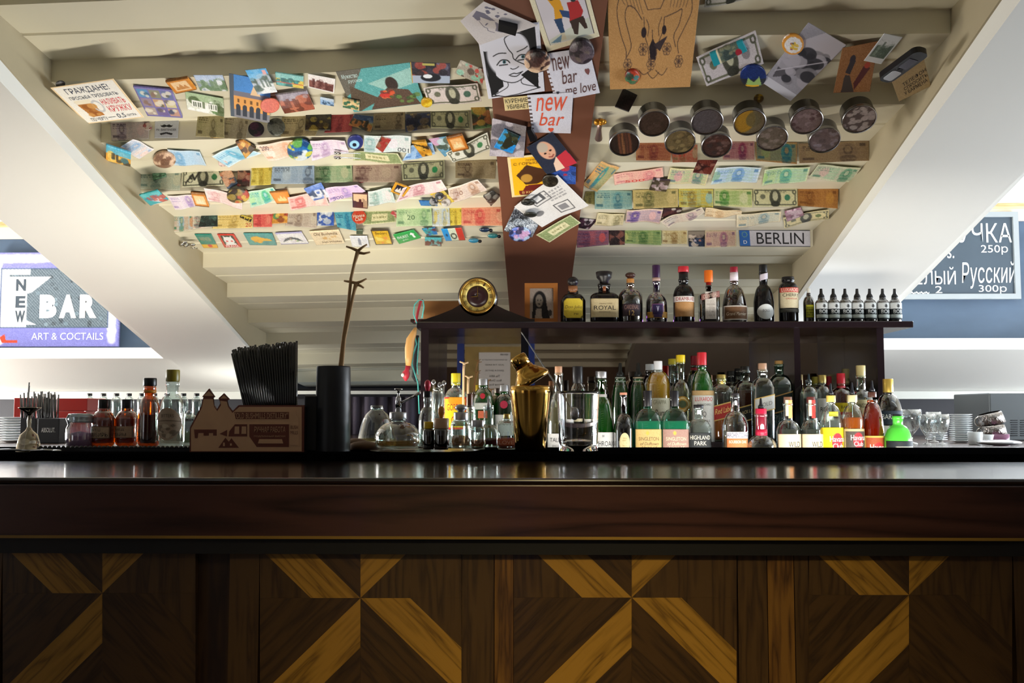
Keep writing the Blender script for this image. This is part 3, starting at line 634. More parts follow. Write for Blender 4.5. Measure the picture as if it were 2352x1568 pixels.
I('LS0', '771,164 941,143 977,237 813,257', 'text', ['5FA8A8', '5FA8A8', 0], 'large turquoise art print of a crouching dark figure with red flowers', fx=paint, name='art_print', cat='picture', f=1.3, text=[('Мужество', .04, .08, .26, .2, 'D8F0EC', .3), ('русское', .1, .22, .3, .3, 'D8F0EC', .3)])
I('LS0', '942,142 1034,145 1033,191 947,190', 'pic', ['3E3A48', '2A2830', '6A6A80', 'A04A40'], 'dark postcard of a silver sports car', f=1.2, fx=lambda c: (c.rect(0, .62, 1, 1, 'A8B4C8'), c.ell(.5, .72, .26, .2, '20222A'), c.ell(.42, .66, .12, .1, 'E8ECF2'), c.rect(.3, .05, .6, .14, 'B8B060'), c.rect(.0, 0, .02, 1, 'C8A040')), name='postcard', cat='postcard')
I('LS0', '1058,137 1113,161 1108,195 1044,168', 'pic', ['A89F90', '8FC4AC', 'C8C0B0', '5A4A40', 'C0403A'], 'small tilted photo card with a mint green patch beside the face drawing')
I('LS0', '972,201 1097,191 1106,233 985,243', 'usd', ['4A6A5A', 'D8CCC8'], 'pale purple grey five dollar style banknote with a centre fold, left of the face drawing')
I('LS0', box4(980, 232, 26, 21), 'mag', ['E0B820', 'F0D040', 'C89810'], 'round glossy yellow magnet on the corner of the art print', oval=True, dome=.008, m=RELIEF)
I('LS0', '787,223 826,231 825,249 787,241', 'mag', ['E8C890', 'F0E8C8', '2E6A50', 'E8A050'], 'small wavy cream and green magnet at the left corner of the art print', th=.008)
# --- first riser
I('LR1', '253,278 344,275 342,319 257,324', 'bill', ['B8B0AC', 'A094A0', '4A3E4A', 'C0A8A8', .28], 'grey violet banknote with a bearded portrait, first in the top riser')
I('LR1', box4(339, 291, 20, 17), 'mag', ['30282C', '8A3A3E', 'C0B0A8'], 'tiny dark heart shaped magnet on the grey violet banknote', oval=True)
def stache(c):
    c.poly([(.28, .3), (.4, .24), (.5, .28), (.6, .24), (.72, .3), (.78, .24), (.72, .38), (.6, .4), (.5, .36), (.4, .4), (.28, .38), (.22, .24)], '1A1A1E'); c.poly([(.22, .74), (.5, .66), (.78, .74), (.74, .84), (.5, .76), (.26, .84)], '2A2A2E')
I('LR1', '356,276 411,276 408,317 355,317', 'text', ['C8CCD4', 'C8CCD4', 0], 'pale grey card with a black moustache', fx=stache, f=.9, text=[('Mr. BARTENDER', .08, .48, .92, .6, '1A1A1E')])
I('LR1', '455,259 515,268 515,317 449,313', 'bill', ['C4B88A', 'B0A478', '5A5034', 'A8A070', .6], 'beige banknote under the blue and gold castle magnet')
I('LR1', '514,262 573,272 565,320 512,318', 'bill', ['B0A488', '9C9078', '5E5440', 'B8AC88', .7], 'beige banknote hanging just below the arcade postcard')
I('LR1', '485,274 515,274 515,317 485,317', 'land', ['28A8C8', 'D8A848', '1A2A34', 'E8C060', '2A2420'], 'turquoise and gold castle magnet on a beige banknote')
I('LR1', box4(589, 297, 36, 34), 'mag', ['2E2030', '4A1E3A', '1A161E'], 'dark purple heart shaped magnet below the arcade postcard', oval=True)
I('LR1', '648,266 745,262 724,312 645,314', 'bill', ['B4A67E', 'A09470', '5A5038', 'C0AE80', .5], 'olive beige banknote right of the round pewter medal')
I('LR1', box4(635, 292, 40, 40), 'mag', ['40443E', '5A5E56', '2A2C28', '6E7268'], 'round pewter medal magnet with a ribbon tail', oval=True, dome=.008, m=RELIEF)
I('LR1', '759,261 812,259 808,302 745,305', 'bill', ['A84A4A', '983C40', '6A2A30', 'B85A54', .5], 'deep red banknote in the top riser')
I('LR1', '704,263 762,263 760,300 702,300', 'mag', ['2E2818', '4A401E', '141410', '8A7A30'], 'black and gold carved rectangular magnet left of the red banknote', th=.008)
I('LR1', '858,261 930,253 930,297 857,299', 'bill', ['8E7E62', '7A6C54', '3A3024', '9A8A6A', .8], 'dark brown beige banknote under the art print')
I('LR1', '815,263 866,269 851,304 801,287', 'land', ['2E4A78', 'A89868', '30383C', 'C07838', '201C18'], 'tilted harbour magnet with gold edge, under the art print')
I('LR1', '989,253 1077,253 1080,296 990,294', 'usd', ['3A7A4A', 'B0AE8C'], 'one dollar style banknote between the dark blue and the domed magnets')
I('LR1', '932,263 989,258 989,294 932,304', 'mag', ['20284A', '141830', '5A4A3A', '8A7A50', '101424'], 'dark blue rectangular magnet with a gold skyline')
I('LR1', '1082,248 1123,246 1131,292 1087,298', 'mag', ['3E4A30', 'B06A3A', '5A7A4A', '2A2A20', 'C8A040'], 'green and copper domed town magnet beside the brown board', th=.008)
# --- second soffit
I('LS1', '305,318 354,343 320,365 274,337', 'bill', ['EDE6E8', 'A8C4E4', '8AA8D0', 'F4D8D0', .4], 'pale pink and blue banknote beside the hourglass shaped magnet')
I('LS1', '244,329 301,348 300,377 243,362', 'land', ['50B0CC', 'E0A030', 'F0C860', '2A6A7A', '3A3020'], 'scroll shaped gold and turquoise magnet at the left end of its row', th=.010, extra=.03)
I('LS1', '384,344 459,348 474,381 397,379', 'bill', ['C8DCEC', '8AB8DC', '6AA0CC', 'B8D0E8', .3], 'pale blue banknote with a white end, touching the ear shaped magnet')
I('LS1', box4(378, 363, 52, 36), 'mag', ['B89478', '7A5440', 'D8B89C', '6A4632'], 'oval brown ceramic shell magnet', oval=True, dome=.016, m=RELIEF)
I('LS1', '486,357 545,333 600,350 525,383', 'bill', ['D8E8F0', '7AC0DC', '5A9CC4', 'A8D0E4', .5], 'turquoise and white banknote lying crooked beneath the golden alley magnet')
I('LS1', '541,322 557,318 588,336 564,360', 'mag', ['D09A40', '5A3A20', 'F0C870', '2E241C', 'B8742A'], 'golden narrow alley magnet on the turquoise banknote', th=.007)
I('LS1', box4(512, 373, 22, 14), 'mag', ['D8BCB8', 'C0A09C', 'E8D0C8'], 'small round pinkish magnet on the turquoise banknote', oval=True)
I('LS1', '588,334 672,321 690,358 616,370', 'bill', ['F0DCCC', 'ECB898', 'D89878', 'F4E8E0', .75], 'orange banknote printed 200, left of the globe magnet', text=[('200', .05, .1, .28, .34, '7A6A70')])
I('LS1', '712,322 792,322 802,350 716,368', 'bill', ['E8DCE8', 'D0B8D4', 'A888B0', 'F0E4EC', .4], 'pale lilac banknote right of the globe magnet')
I('LS1', box4(689, 340, 58, 46), 'mag', ['1E6AB0', '2A4A78', 'E8D840', '6AB040', 'F0F4F0', '184070'], 'glossy blue globe magnet with yellow ribbon', oval=True, dome=.018, m=RELIEF)
I('LS1', '812,347 913,352 928,377 811,369', 'one', [], 'pale green banknote reverse, below the white 100 banknote')
I('LS1', '944,335 992,327 1000,355 924,370', 'bill', ['A8C8EC', '6A9CD8', '4A78B8', 'C8DCF0', .5], 'sky blue banknote under the gold and black letter magnet')
I('LS1', '836,311 944,312 943,352 836,348', 'bill', ['DCE6E4', 'A8C8C8', '88A8A8', 'E8E0E8', .12], 'white and grey green banknote printed 100 upside down', text=[('100', .72, .72, .96, .96, '5A6468', 0, 180)])
I('LS1', '876,309 898,317 879,346 863,334', 'mag', ['7A4A34', 'A83A34', '50382A', '9A7058'], 'brown tag shaped magnet on the white 100 banknote', th=.007)
I('LS1', '984,319 1034,311 1042,345 1022,360', 'pic', ['8A9890', '6AA8D0', 'D8A0C8', 'C8E4EC', '4A5A50'], 'shiny iridescent card between the letter magnet and a dollar note')
I('LS1', '946,322 977,320 993,350 970,354', 'mag', ['D89A28', '2A1E10', 'E8B040', '3A2A14', 'C88820'], 'gold and black cluster of letters magnet', th=.010)
I('LS1', '1024,352 1120,304 1128,344 1040,374', 'usd', ['4A8A5A', 'DCDCD0'], 'one dollar style banknote tilted up to the right, partly under an orange magnet')
I('LS1', '1025,312 1060,304 1077,337 1040,345', 'frame', ['CC7A2E', 'F0B878', 'F4DCA8'], 'orange cathedral magnet lying on the tilted dollar note', th=.008)
# evil eye magnet
I('LS1', box4(816, 324, 36, 32), 'mag', ['24286A', '2A3078'], 'round dark blue evil eye magnet', oval=True, dome=.006, m=RELIEF, fx=lambda c: (c.ell(.5, .5, .44, .44, '26306E'), c.ell(.44, .56, .3, .3, '9CD4F0'), c.ell(.44, .56, .12, .12, '14142A')), f=.8)
cm = None
for j, (y0, nm_) in enumerate(((347, 'upper'), (358, 'lower'))):
    mb = MB(); P, n = place('LS1', [(771, y0), (828, y0+3), (828, y0+8), (771, y0+6)], .004); a, b = (P[0]+P[3])/2, (P[1]+P[2])/2
    mb.tube([a, a+(b-a)*.2, a+(b-a)*.22, b], [.006, .006, .0022, .0018], 8); mb.ball(a, .0075, .0075, .006)
    o = mb.build('bottle_charm', mat('polished_silver', 'C8C4BC', rough=.2, metal=1)); tag(o, 'slim silver rod charm left of the 100 banknote, the %s of two' % nm_, 'charm')
# --- second riser
I('LR2', '318,391 417,389 413,437 316,433', 'bill', ['C0C6B4', 'A0B4A8', '5E7A74', 'C8C8B0', .42], 'grey green banknote at the left end of the second riser')
I('LR2', '352,398 380,390 383,405 354,415', 'mag', ['4A7A5C', '2E5040', '80B090'], 'small green figure magnet on the grey green banknote', th=.009)
def scrib(c): c.line([(.1, .75), (.25, .3), (.3, .6), (.42, .15)], '2E2C28', .02); c.ring(.2, .62, .05, .12, .2, '2E2C28')
I('LR2', '419,390 513,384 516,426 417,430', 'usd', [], 'one dollar style banknote with pen scribbles', fx=scrib)
I('LR2', '578,380 625,378 623,424 576,426', 'bill', ['E4D060', 'D4B84A', '9A8430', 'E8DC80', .5], 'bright yellow banknote with a bearded portrait, second riser')
I('LR2', '548,385 576,385 573,428 546,428', 'mag', ['9A3A30', '6E221E', 'B88870', '3A2018'], 'upright dark red book shaped magnet beside the bright yellow banknote', th=.008)
I('LR2', '627,379 722,375 722,422 622,422', 'bill', ['A8BCD4', '90A8C8', '4A5464', 'B8C8D8', .85], 'blue grey banknote with a ship under a small orange magnet')
I('LR2', '505,400 530,387 548,422 524,434', 'mag', ['50607A', 'C87A54', '2E3848', 'E0B090'], 'tilted blue and copper tablet magnet right of the scribbled dollar', th=.010)
I('LR2', '653,392 683,398 677,415 650,406', 'text', ['E0A028', 'A06A14', 1], 'small plain orange name magnet', name='souvenir_magnet', cat='magnet', th=.005, group=GM)
I('LR2', '722,377 808,375 811,418 721,420', 'bill', ['B4C8A4', '7AA078', '3A5A3C', 'C8CCA8', .3], 'soft green banknote under the dark tree magnet')
I('LR2', '811,375 921,375 921,418 811,418', 'bill', ['BCA494', 'A88C80', '6A4A48', 'C8B4A0', .2], 'pinkish brown banknote under the dark green car magnet')
I('LR2', box4(776, 402, 26, 30), 'mag', ['3E4A34', '5A6048', '2A2E22'], 'dark tree shaped magnet on the soft green banknote', oval=True, dome=.008, m=RELIEF)
I('LR2', '859,387 888,383 892,398 858,402', 'mag', ['34502E', '28402A', '4A6A40'], 'dark green car shaped magnet on the pinkish brown banknote', th=.010)
I('LR2', box4(829, 414, 18, 13), 'mag', ['7A2A2A', '94403C'], 'tiny dark red button magnet in the second riser', oval=True)
I('LR2', '923,375 1021,366 1021,410 925,414', 'usd', ['2E8A54', 'B8B894'], 'one dollar style banknote under the round bottle glass magnet')
I('LR2', box4(951, 391, 40, 34), 'mag', ['4A4838', '6A684E', '34322A', '8A8870'], 'round domed glass magnet on a dollar note', oval=True, dome=.012, m=RELIEF)
I('LR2', '1046,369 1140,366 1138,411 1046,409', 'bill', ['9A8A6A', '86745A', '4A3A2C', 'A8987A', .3], 'dull brown banknote beside the brown board, second riser')
I('LR2', '1072,388 1110,369 1114,390 1110,408', 'mag', ['3E3030', '705A58', '2A1E24', 'A89C98'], 'dark guitar pick shaped magnet on the dull brown banknote', th=.005)
# --- third soffit
I('LS2', '384,450 445,447 458,475 402,482', 'bill', ['F0E8E4', 'C8B0DC', '9C84C0', 'E8D8E8', .7], 'pale banknote with a lilac portrait, right of the beach magnet')
I('LS2', '320,445 361,434 387,456 346,469', 'land', ['38B0B8', '2AA0B0', 'E8E8F0', '2E5A8A', 'C84A40'], 'turquoise beach magnet at the left end of its row', fx=lambda c: c.poly([(0, .3), (.6, 1), (0, 1)], '20A4B0'), th=.006, extra=.03)
I('LS2', '468,430 557,452 556,480 477,460', 'bill', ['F0DCD8', 'E4C0C0', 'D09898', 'F4E8E0', .25], 'long pale pink banknote left of the black and yellow oval')
I('LS2', '438,439 470,442 481,472 449,469', 'frame', ['E08A30', 'F8D8A0', 'F8ECC8'], 'orange framed magnet on the lilac portrait banknote', th=.007)
I('LS2', '569,441 627,430 645,456 576,478', 'bill', ['CFE8D8', '60C090', '3A9CA8', 'B8E0A8', .6], 'green and turquoise banknote right of the black and yellow oval')
I('LS2', box4(547, 447, 52, 33), 'mag', ['3A2E1C', 'D8B84A', '201810', 'C04030', 'A89040'], 'oval black, yellow and red magnet', oval=True, dome=.005)
I('LS2', '660,452 745,440 757,470 668,482', 'bill', ['F0D0C8', 'E08A84', 'C8605E', 'F4DCD0', .3], 'salmon red banknote below the orange guitar city magnet')
I('LS2', '619,439 659,435 671,465 636,466', 'frame', ['E88A20', 'F09838', 'F8D890'], 'flat orange tower magnet touching the salmon red banknote')
I('LS2', '747,432 820,424 840,440 757,466', 'bill', ['E8D0E4', 'C8A8D8', '8A78B4', 'ECC8DC', .55], 'violet banknote printed 500', text=[('500', .12, .72, .42, .96, '8070A8')])
I('LS2', '698,432 737,418 757,450 720,459', 'land', ['6A8CD8', '88A0DC', '4A6AB8', 'F0F0F4', '3A4A6A'], 'blue sea magnet with a tiny sailboat, white edged')
I('LS2', '845,440 898,430 909,465 847,473', 'bill', ['DCE4E0', 'A8C4BC', '80988E', 'ECDCDC', .3], 'pale grey green banknote right of the red skyline magnet')
I('LS2', '809,440 845,442 845,477 810,474', 'city', ['F0C8A0', '4A1E24'], 'black framed city skyline magnet on a sunset orange ground')
I('LS2', '925,430 1013,412 1027,434 910,464', 'bill', ['F0DCDC', 'D4A0A8', 'B0707C', 'F4E4DC', .45], 'pink banknote right of the diamond shaped guitar magnet')
I('LS2', '909,416 943,428 927,450 897,438', 'frame', ['E0A028', '1E1830', 'E8E0D8'], 'diamond set dark blue magnet with a white guitar and yellow edge')
I('LS2', '1029,434 1097,412 1120,438 1033,469', 'bill', ['F0E4D8', 'D8B8A0', '9A7058', 'C8B0A8', .72], 'cream banknote printed 20 with a brown portrait', text=[('20', .2, .35, .42, .62, 'A88070')])
I('LS2', '988,444 1015,432 1044,461 1013,469', 'mag', ['F0C830', 'F4D860', 'C0A890', '6A5A50'], 'bright yellow square card with a figure in white')
I('LS2', '962,459 987,460 1005,471 967,470', 'mag', ['1E66B8', '3A80CC'], 'jagged bright blue magnet under the dark pebble')
for q, c_, lab in ((box4(996, 461, 20, 16), '34343A', 'dark round pebble magnet on the blue one'), (box4(1009, 447, 21, 14), '4A4A50', 'small black and white helmet shaped magnet'), (box4(1024, 462, 22, 16), 'A89C90', 'small grey and orange beaded magnet')):
    I('LS2', q, 'mag', [c_, mixc(c_, 'FFFFFF', .5), mixc(c_, '000000', .4)], lab, oval=True, dome=.012, m=RELIEF)
I('LS2', '1110,448 1131,436 1149,447 1128,470', 'mag', ['3A3834', '6A6660', '201E1C', '8A867E'], 'dark pewter animal relief magnet beside the brown board', th=.006, dome=.006, m=RELIEF)
# --- third riser
I('LR3', '397,490 442,490 443,529 395,533', 'bill', ['CCC4B4', 'A0B8CC', '3A7A58', 'C89068', .45], 'blue and beige banknote at the left end of the third riser')
I('LR3', '442,490 500,489 498,520 443,525', 'bill', ['D8CCBC', 'B8B8A8', '6A6E70', 'C0544A', .2], 'white and red banknote behind the black box picture magnet')
I('LR3', '501,491 582,488 580,523 487,525', 'bill', ['E4CC84', 'D0B468', '9A7E40', 'E8D8A0', .5], 'warm yellow banknote printed 20 in red', text=[('20', .82, .68, .97, .93, 'C85A4A')])
I('LR3', '464,493 500,492 500,520 457,521', 'mag', ['20302E', '34504A', '182220', '5A7A70'], 'black green stage picture magnet, third riser')
I('LR3', '556,493 580,501 576,510 551,499', 'city', ['D0B84A', '2A2418'], 'small gold strip magnet with a black skyline')
I('LR3', '582,488 627,488 625,521 582,521', 'bill', ['D86A60', 'C84C4C', 'A03438', 'E08A78', .3], 'strong red banknote in the third riser')
I('LR3', '662,488 729,485 727,524 655,518', 'bill', ['BCB0A4', 'A89888', '7A6860', 'C8C0B0', .4], 'grey brown banknote left of the blue tower magnet')
I('LR3', '627,488 662,486 660,512 625,514', 'mag', ['C88A3A', '8A4A2A', '4A8A5A', 'D8B050', 'A03A2E'], 'colourful red, gold and green picture magnet on the strong red banknote', th=.006)
I('LR3', '767,485 812,481 819,530 775,522', 'bill', ['58A4B8', '3A90B0', '1E5A80', '70B4C0', .6], 'petrol blue banknote right of the blue tower magnet')
I('LR3', '729,487 767,485 767,518 729,518', 'mag', ['2E58B0', 'D8DCE0', '2A4A98', 'B8C0C8'], 'blue magnet with a white leaning tower')
I('LR3', '837,485 909,483 909,510 833,517', 'one', [], 'green grey banknote right of the round red rum badge')
I('LR3', '911,477 991,475 993,518 910,520', 'bill', ['B8D0A4', '98BC88', '5A8060', 'C8DCB0', .78], 'fresh green banknote with a portrait at its right', text=[('๒๐', .26, .42, .5, .66, '5A7A58')] if False else [('20', .3, .42, .52, .66, '5A7A58')])
I('LR3', '902,484 933,497 923,510 897,490', 'mag', ['D8C4B8', 'B83A44', 'C84A50'], 'slanted white tag magnet with a red field')
I('LR3', '993,477 1032,475 1034,518 993,520', 'bill', ['CCD4D8', 'A8B8C8', 'B0A050', 'D8C870', .7], 'blue grey banknote with yellow squares')
I('LR3', '1032,477 1060,475 1060,516 1034,518', 'bill', ['DCC850', 'CCB040', '8A7424', 'E0D068', .5], 'narrow yellow banknote between the blue grey and the coral red ones')
I('LR3', '1060,475 1154,475 1154,518 1060,518', 'bill', ['E09A78', 'D8685C', 'B8403E', 'E8B090', .45], 'coral red banknote beside the brown board')
I('LR3', box4(825, 498, 33, 32), 'mag', ['B83A22', 'C04428'], 'round red rum badge magnet with white lettering', oval=True, dome=.003, text=[('Havana', .1, .32, .9, .55, 'F4ECD8', 0, -8), ('Club', .25, .56, .78, .8, 'F4ECD8', 0, -8)])
for q, c_, lab in ((box4(1006, 491, 14, 13), 'C8862E', 'copper coin magnet on the blue grey banknote'), (box4(1071, 488, 18, 16), '6A6A58', 'dull grey coin on the left end of the coral red banknote'), (box4(1140, 503, 17, 17), '8A6A2E', 'brown coin on the right end of the coral red banknote')):
    I('LR3', q, 'mag', [c_, mixc(c_, 'FFFFFF', .15)], lab, oval=True, dome=.001, name='coin', cat='coin', group=GT, th=.002)
# --- fourth soffit: stickers
I('LS3', '447,537 485,537 501,568 468,568', 'mag', ['2A8A7A', '2A8A7A'], 'green and yellow souvenir card with a red apple', fx=lambda c: (c.rect(0, .7, 1, 1, 'F0B820'), c.ell(.55, .82, .14, .12, 'D83A34'), c.text(3, .15, .15, .8, .5, 'D8A880')), th=.003)
def praha(c): c.rect(.12, .08, .88, .78, '2A3A2A'); c.ell(.5, .45, .3, .28, 'FAFAFA'); c.poly([(.25, .3), (.28, .1), (.42, .25)], 'FAFAFA'); c.poly([(.75, .3), (.72, .1), (.58, .25)], 'FAFAFA'); c.ell(.36, .5, .07, .06, 'E84A4A'); c.ell(.64, .5, .07, .06, 'E84A4A'); c.rect(.2, .66, .8, .8, 'FAFAFA')
I('LS3', '499,537 537,537 556,566 516,567', 'mag', ['D83A2A', 'D83A2A'], 'red magnet with a plain white cat', fx=praha, th=.003, f=.9, text=[('PRAHA', .14, .8, .88, .97, 'FFFFFF')])
I('LS3', '559,535 625,535 636,562 574,561', 'mag', ['4A9A9A', '5AA8A0', '3A8A90'], 'teal magnet with a yellow peninsula map', fx=lambda c: (c.poly([(.2, .3), (.4, .2), (.6, .35), (.85, .45), (.9, .6), (.6, .6), (.45, .85), (.3, .7), (.15, .5)], 'F0B830'), c.blobs(['E0A020', 'F4D060'], 8, .03, .06, (.25, .35, .6, .7))), th=.003)
I('LS3', '632,534 692,531 709,558 646,560', 'mag', ['E8E4EC', 'F4F4F4'], 'pale violet edged magnet with a grey bridge sketch', fx=lambda c: (c.rect(0, 0, 1, .06, 'A8A4D0'), c.rect(0, .94, 1, 1, 'A8A4D0'), c.poly([(.1, .8), (.25, .5), (.5, .35), (.75, .5), (.9, .8), (.6, .6), (.4, .6)], '5A6068'), c.blobs(['8AB060', 'E8B0A0', '40485A'], 8, .02, .05, (.2, .45, .8, .75))), th=.003)
I('LS3', '710,530 778,526 792,557 727,561', 'mag', ['F0DCB8', 'F0DCB8'], 'cream distillery magnet with brown script', fx=lambda c: c.blobs(['D8A860', 'E0B878'], 6, .04, .08, (.25, .35, .85, .65)), th=.004, text=[('Old Bushmills', .1, .1, .9, .3, '6A4A2E', .2), ('Irish Whiskey', .25, .72, .95, .9, '6A4A2E', .2)])
I('LS3', box4(826, 530, 15, 9), 'mag', ['3A4A38', '4A5A44'], 'tiny dark green bead magnet above the white bottle card', th=.006)
I('LS3', '803,541 843,541 849,567 809,565', 'mag', ['E8EAF4', 'F0F2F8'], 'white card with a grey bottle, just above the taller twig star', fx=lambda c: (c.rect(.44, .3, .56, .8, '8A90A8'), c.rect(.47, .15, .53, .3, '8A90A8')), th=.003)
I('LS3', '851,527 892,526 903,560 863,561', 'mag', ['F0C820', 'E8B820'], 'yellow and black edged beer magnet', fx=lambda c: ([c.rect(*b, '3A2A18') for b in ((0, 0, 1, .05), (0, .95, 1, 1), (0, 0, .05, 1), (.95, 0, 1, 1))], c.blobs(['F09040', 'F8E070'], 6, .05, .1, (.2, .5, .8, .85))), th=.003, text=[('Beckers', .2, .12, .85, .28, '6A4A14')])
I('LS3', '903,538 950,527 967,545 917,559', 'mag', ['2AAA50', '2AAA50'], 'green road sign magnet with a white arrow', fx=lambda c: c.poly([(.8, .15), (.92, .4), (.84, .4), (.84, .75), (.76, .75), (.76, .4), (.68, .4)], 'FFFFFF'), th=.003, f=.9, text=[('PHUKET', .1, .25, .62, .52, 'FFFFFF'), ('ภูเก็ต' if False else 'gulu', .25, .6, .5, .82, 'D8F4D8')])
I('LS3', '969,524 999,521 1005,536 982,540', 'mag', ['2A78B8', '2A5A8A', '40A8A8', '6A2A34'], 'small blue bay magnet, upper one right of the green sign', th=.004)
I('LS3', '976,544 1014,545 1014,563 976,561', 'land', ['50B0B8', '7A2E2A', '6A2424', '7AC0C4', '5A2420'], 'small flat teal and brown red magnet, lower one right of the green sign', th=.005)
I('LS3', '1013,525 1060,522 1069,550 1024,552', 'mag', ['D8E0C8', 'D8E0C8'], 'blue, cream and red tricolour magnet', fx=lambda c: (c.rect(0, 0, .33, 1, '2A98E0'), c.rect(.67, 0, 1, 1, 'D03A2E'), c.ring(.5, .6, .12, .2, .25, '3A3A34'), c.ell(.17, .5, .06, .12, '184A80')), th=.003)
for x, y, c_, lab in ((1113, 527, '203048', 'dark blue beetle shaped magnet, upper of three near the brown board'), (1132, 541, '2E7A80', 'teal beetle shaped magnet, right of three near the brown board'), (1088, 552, '3A88A8', 'blue and copper beetle shaped magnet, left of three near the brown board')):
    P, n = place('LS3', [(x-16, y-9), (x+16, y-9), (x+16, y+9), (x-16, y+9)], .004); c0 = sum(P, Vector())/4; ux = (P[1]-P[0]).length/2; e = empty('beetle_magnet', c0, lab, 'magnet', 'beetle shaped magnets')
    mb = MB(); mb.ball(c0, ux*.8, .022, .010); mb.build('body', mat('beetle_'+c_, c_, rough=.25, coat=.5, var=.4, vscale=60), e)
    mb = MB(); mb.ball(c0+Vector((ux*.9, 0, -.003)), ux*.3, .010, .007); mb.build('head', mat('black_gloss', '101014', rough=.25), e)
e = empty('key_charm', onplane(428, 560, Vector((0, 0, A0-.01)), NM), 'crumpled silver keyring charm at the left end of the sticker row', 'keyring'); c0 = e.location
random.seed(4); mb = MB(); 
for i in range(7): mb.ball(c0+Vector((random.uniform(-.02, .02), random.uniform(-.03, .03), random.uniform(-.012, .004))), random.uniform(.008, .016), .014, .007, 8, 6, M=Matrix.Rotation(random.uniform(0, 3), 3, 'Z'))
mb.build('charm', mat('polished_silver'), e); mb = MB(); mb.tube([c0+Vector((.022+.013*math.cos(a), .03+.02*math.sin(a), -.012)) for a in [i*.5 for i in range(14)]], .0014, 6); mb.build('ring', mat('polished_silver'), e)
# --- right section
I('RS-1', '1622,-42 1762,-42 1738,-2 1618,17', 'usd', ['4A6A5A', 'B8B4AC'], 'grey banknote cut by the top edge of the picture')
def ram(c):
    d = '4E3A34'
    c.curve([(.44, .28), (.36, .14), (.26, .09), (.16, .14), (.10, .28), (.14, .48), (.2, .62), (.2, .70)], d, .004); c.curve([(.38, .36), (.30, .27), (.22, .25), (.19, .34), (.24, .5), (.26, .6), (.2, .70)], d, .004)
    c.curve([(.58, .27), (.66, .14), (.78, .08), (.88, .12), (.93, .28), (.86, .44), (.8, .56), (.82, .66)], d, .004); c.curve([(.64, .34), (.76, .30), (.82, .28), (.80, .4), (.75, .5), (.78, .6)], d, .004)
    for i in range(6): u = .14+.04*i; c.curve([(u, .14+.02*abs(i-2)), (u+.05, .24+.015*i)], d, .003, .7); c.curve([(.9-.04*i, .13+.01*i), (.86-.035*i, .26)], d, .003, .7)
    c.curve([(.44, .28), (.58, .27)], d, .003); c.curve([(.40, .34), (.42, .5), (.46, .6), (.48, .72), (.55, .72), (.57, .58), (.62, .46), (.63, .34)], d, .004)
    c.ell(.405, .47, .03, .045, '2E2226'); c.ell(.635, .45, .025, .04, '2E2226'); c.poly([(.47, .6), (.51, .52), (.56, .6), (.55, .72), (.49, .72)], '241A20'); c.curve([(.5, .45), (.51, .55)], d, .004)
    c.poly([(.52, .58), (.68, .5), (.6, .64)], '3A2E32')
    for u, v in ((.40, .62), (.68, .62), (.5, .76), (.22, .76), (.83, .74)):
        for i in range(6): c.ring(u+.028*math.cos(i*1.05), v+.034*math.sin(i*1.05), .022, .026, .22, d, .55)
        c.ell(u, v, .014, .016, d, .7)
    for q in ([(.50, .82), (.42, .86), (.36, .82)], [(.56, .82), (.64, .87), (.70, .80)], [(.46, .84), (.53, .9), (.6, .84)], [(.43, .36), (.46, .42), (.45, .5)], [(.6, .34), (.57, .42), (.58, .5)]): c.curve(q, d, .004, .8)
    c.noise(5)
I('C', '1394,-62 1613,-62 1585,199 1401,205', 'text', ['C2935C', 'C2935C', 0], 'large brown kraft paper with an ink drawing of a ram skull', fx=ram, name='kraft_drawing', cat='drawing', f=1.15, th=.0008)
I('C', box4(1452, 173, 34, 32), 'mag', ['C0402A', '3A7A54', 'D86030', '2A4A3A', '8A2A24', '3A8A90'], 'red and green flower button on the kraft drawing', oval=True, dome=.012, m=RELIEF)
I('C', '1599,131 1735,69 1754,146 1623,198', 'usd', ['8A8488', 'C8C0C4'], 'large grey banknote tilted under a turquoise magnet', curl=.001, f=1.4)
I('C', '1630,120 1704,88 1716,112 1640,148', 'mag', ['5A6A60', '3A4A4A', '8A8A70'], 'turquoise sided picture magnet with a red speck', fx=lambda c: (c.rect(0, 0, .2, 1, '1E98A8'), c.rect(.82, 0, 1, 1, '1E98A8'), c.rect(.2, 0, .24, 1, 'E8E0C0'), c.ell(.78, .78, .09, .3, 'A8283A')), th=.008)
def town(c): c.poly([(0, .35), (.45, 0), (1, 0), (1, .25), (.2, .6)], 'C8C4D0'); c.poly([(.05, .55), (.9, .25), (1, .5), (.15, .85)], '5A5860'); c.blobs(['8A8890', '44434C', 'B4B0BC', '2E2E36'], 26, .03, .09, (.1, .25, .95, .8)); c.line([(.1, .75), (.95, .3)], 'D0CCD8', .012); c.rect(0, .88, 1, 1, 'D4D4E0')
I('C', '1857,51 1945,103 1816,232 1748,188', 'text', ['A4A2AE', 'A4A2AE', 0], 'black and white photograph of an old town street, set diagonally', fx=town, name='photo_print', cat='photo', f=1.3)
I('C', box4(1730, 172, 60, 52), 'mag', ['1E3A8A', '18306E'], 'round dark blue badge with a green palace', oval=True, dome=.004, fx=lambda c: (c.rect(0, .55, 1, 1, '2A2E3A'), c.poly([(.2, .85), (.3, .5), (.5, .7), (.7, .45), (.8, .85)], 'A0C070'), c.rect(.2, .84, .7, .92, 'E8B830')))
I('C', box4(1821, 99, 50, 47), 'mag', ['E8E0E4', 'F0ECEC'], 'round orange rimmed badge on the black and white photograph', oval=True, dome=.002, fx=lambda c: (c.ring(.5, .5, .46, .46, .14, 'E8A040'), c.blobs(['E8C040', 'A03A4A', '4A4A6A'], 9, .03, .07, (.3, .35, .7, .7))))
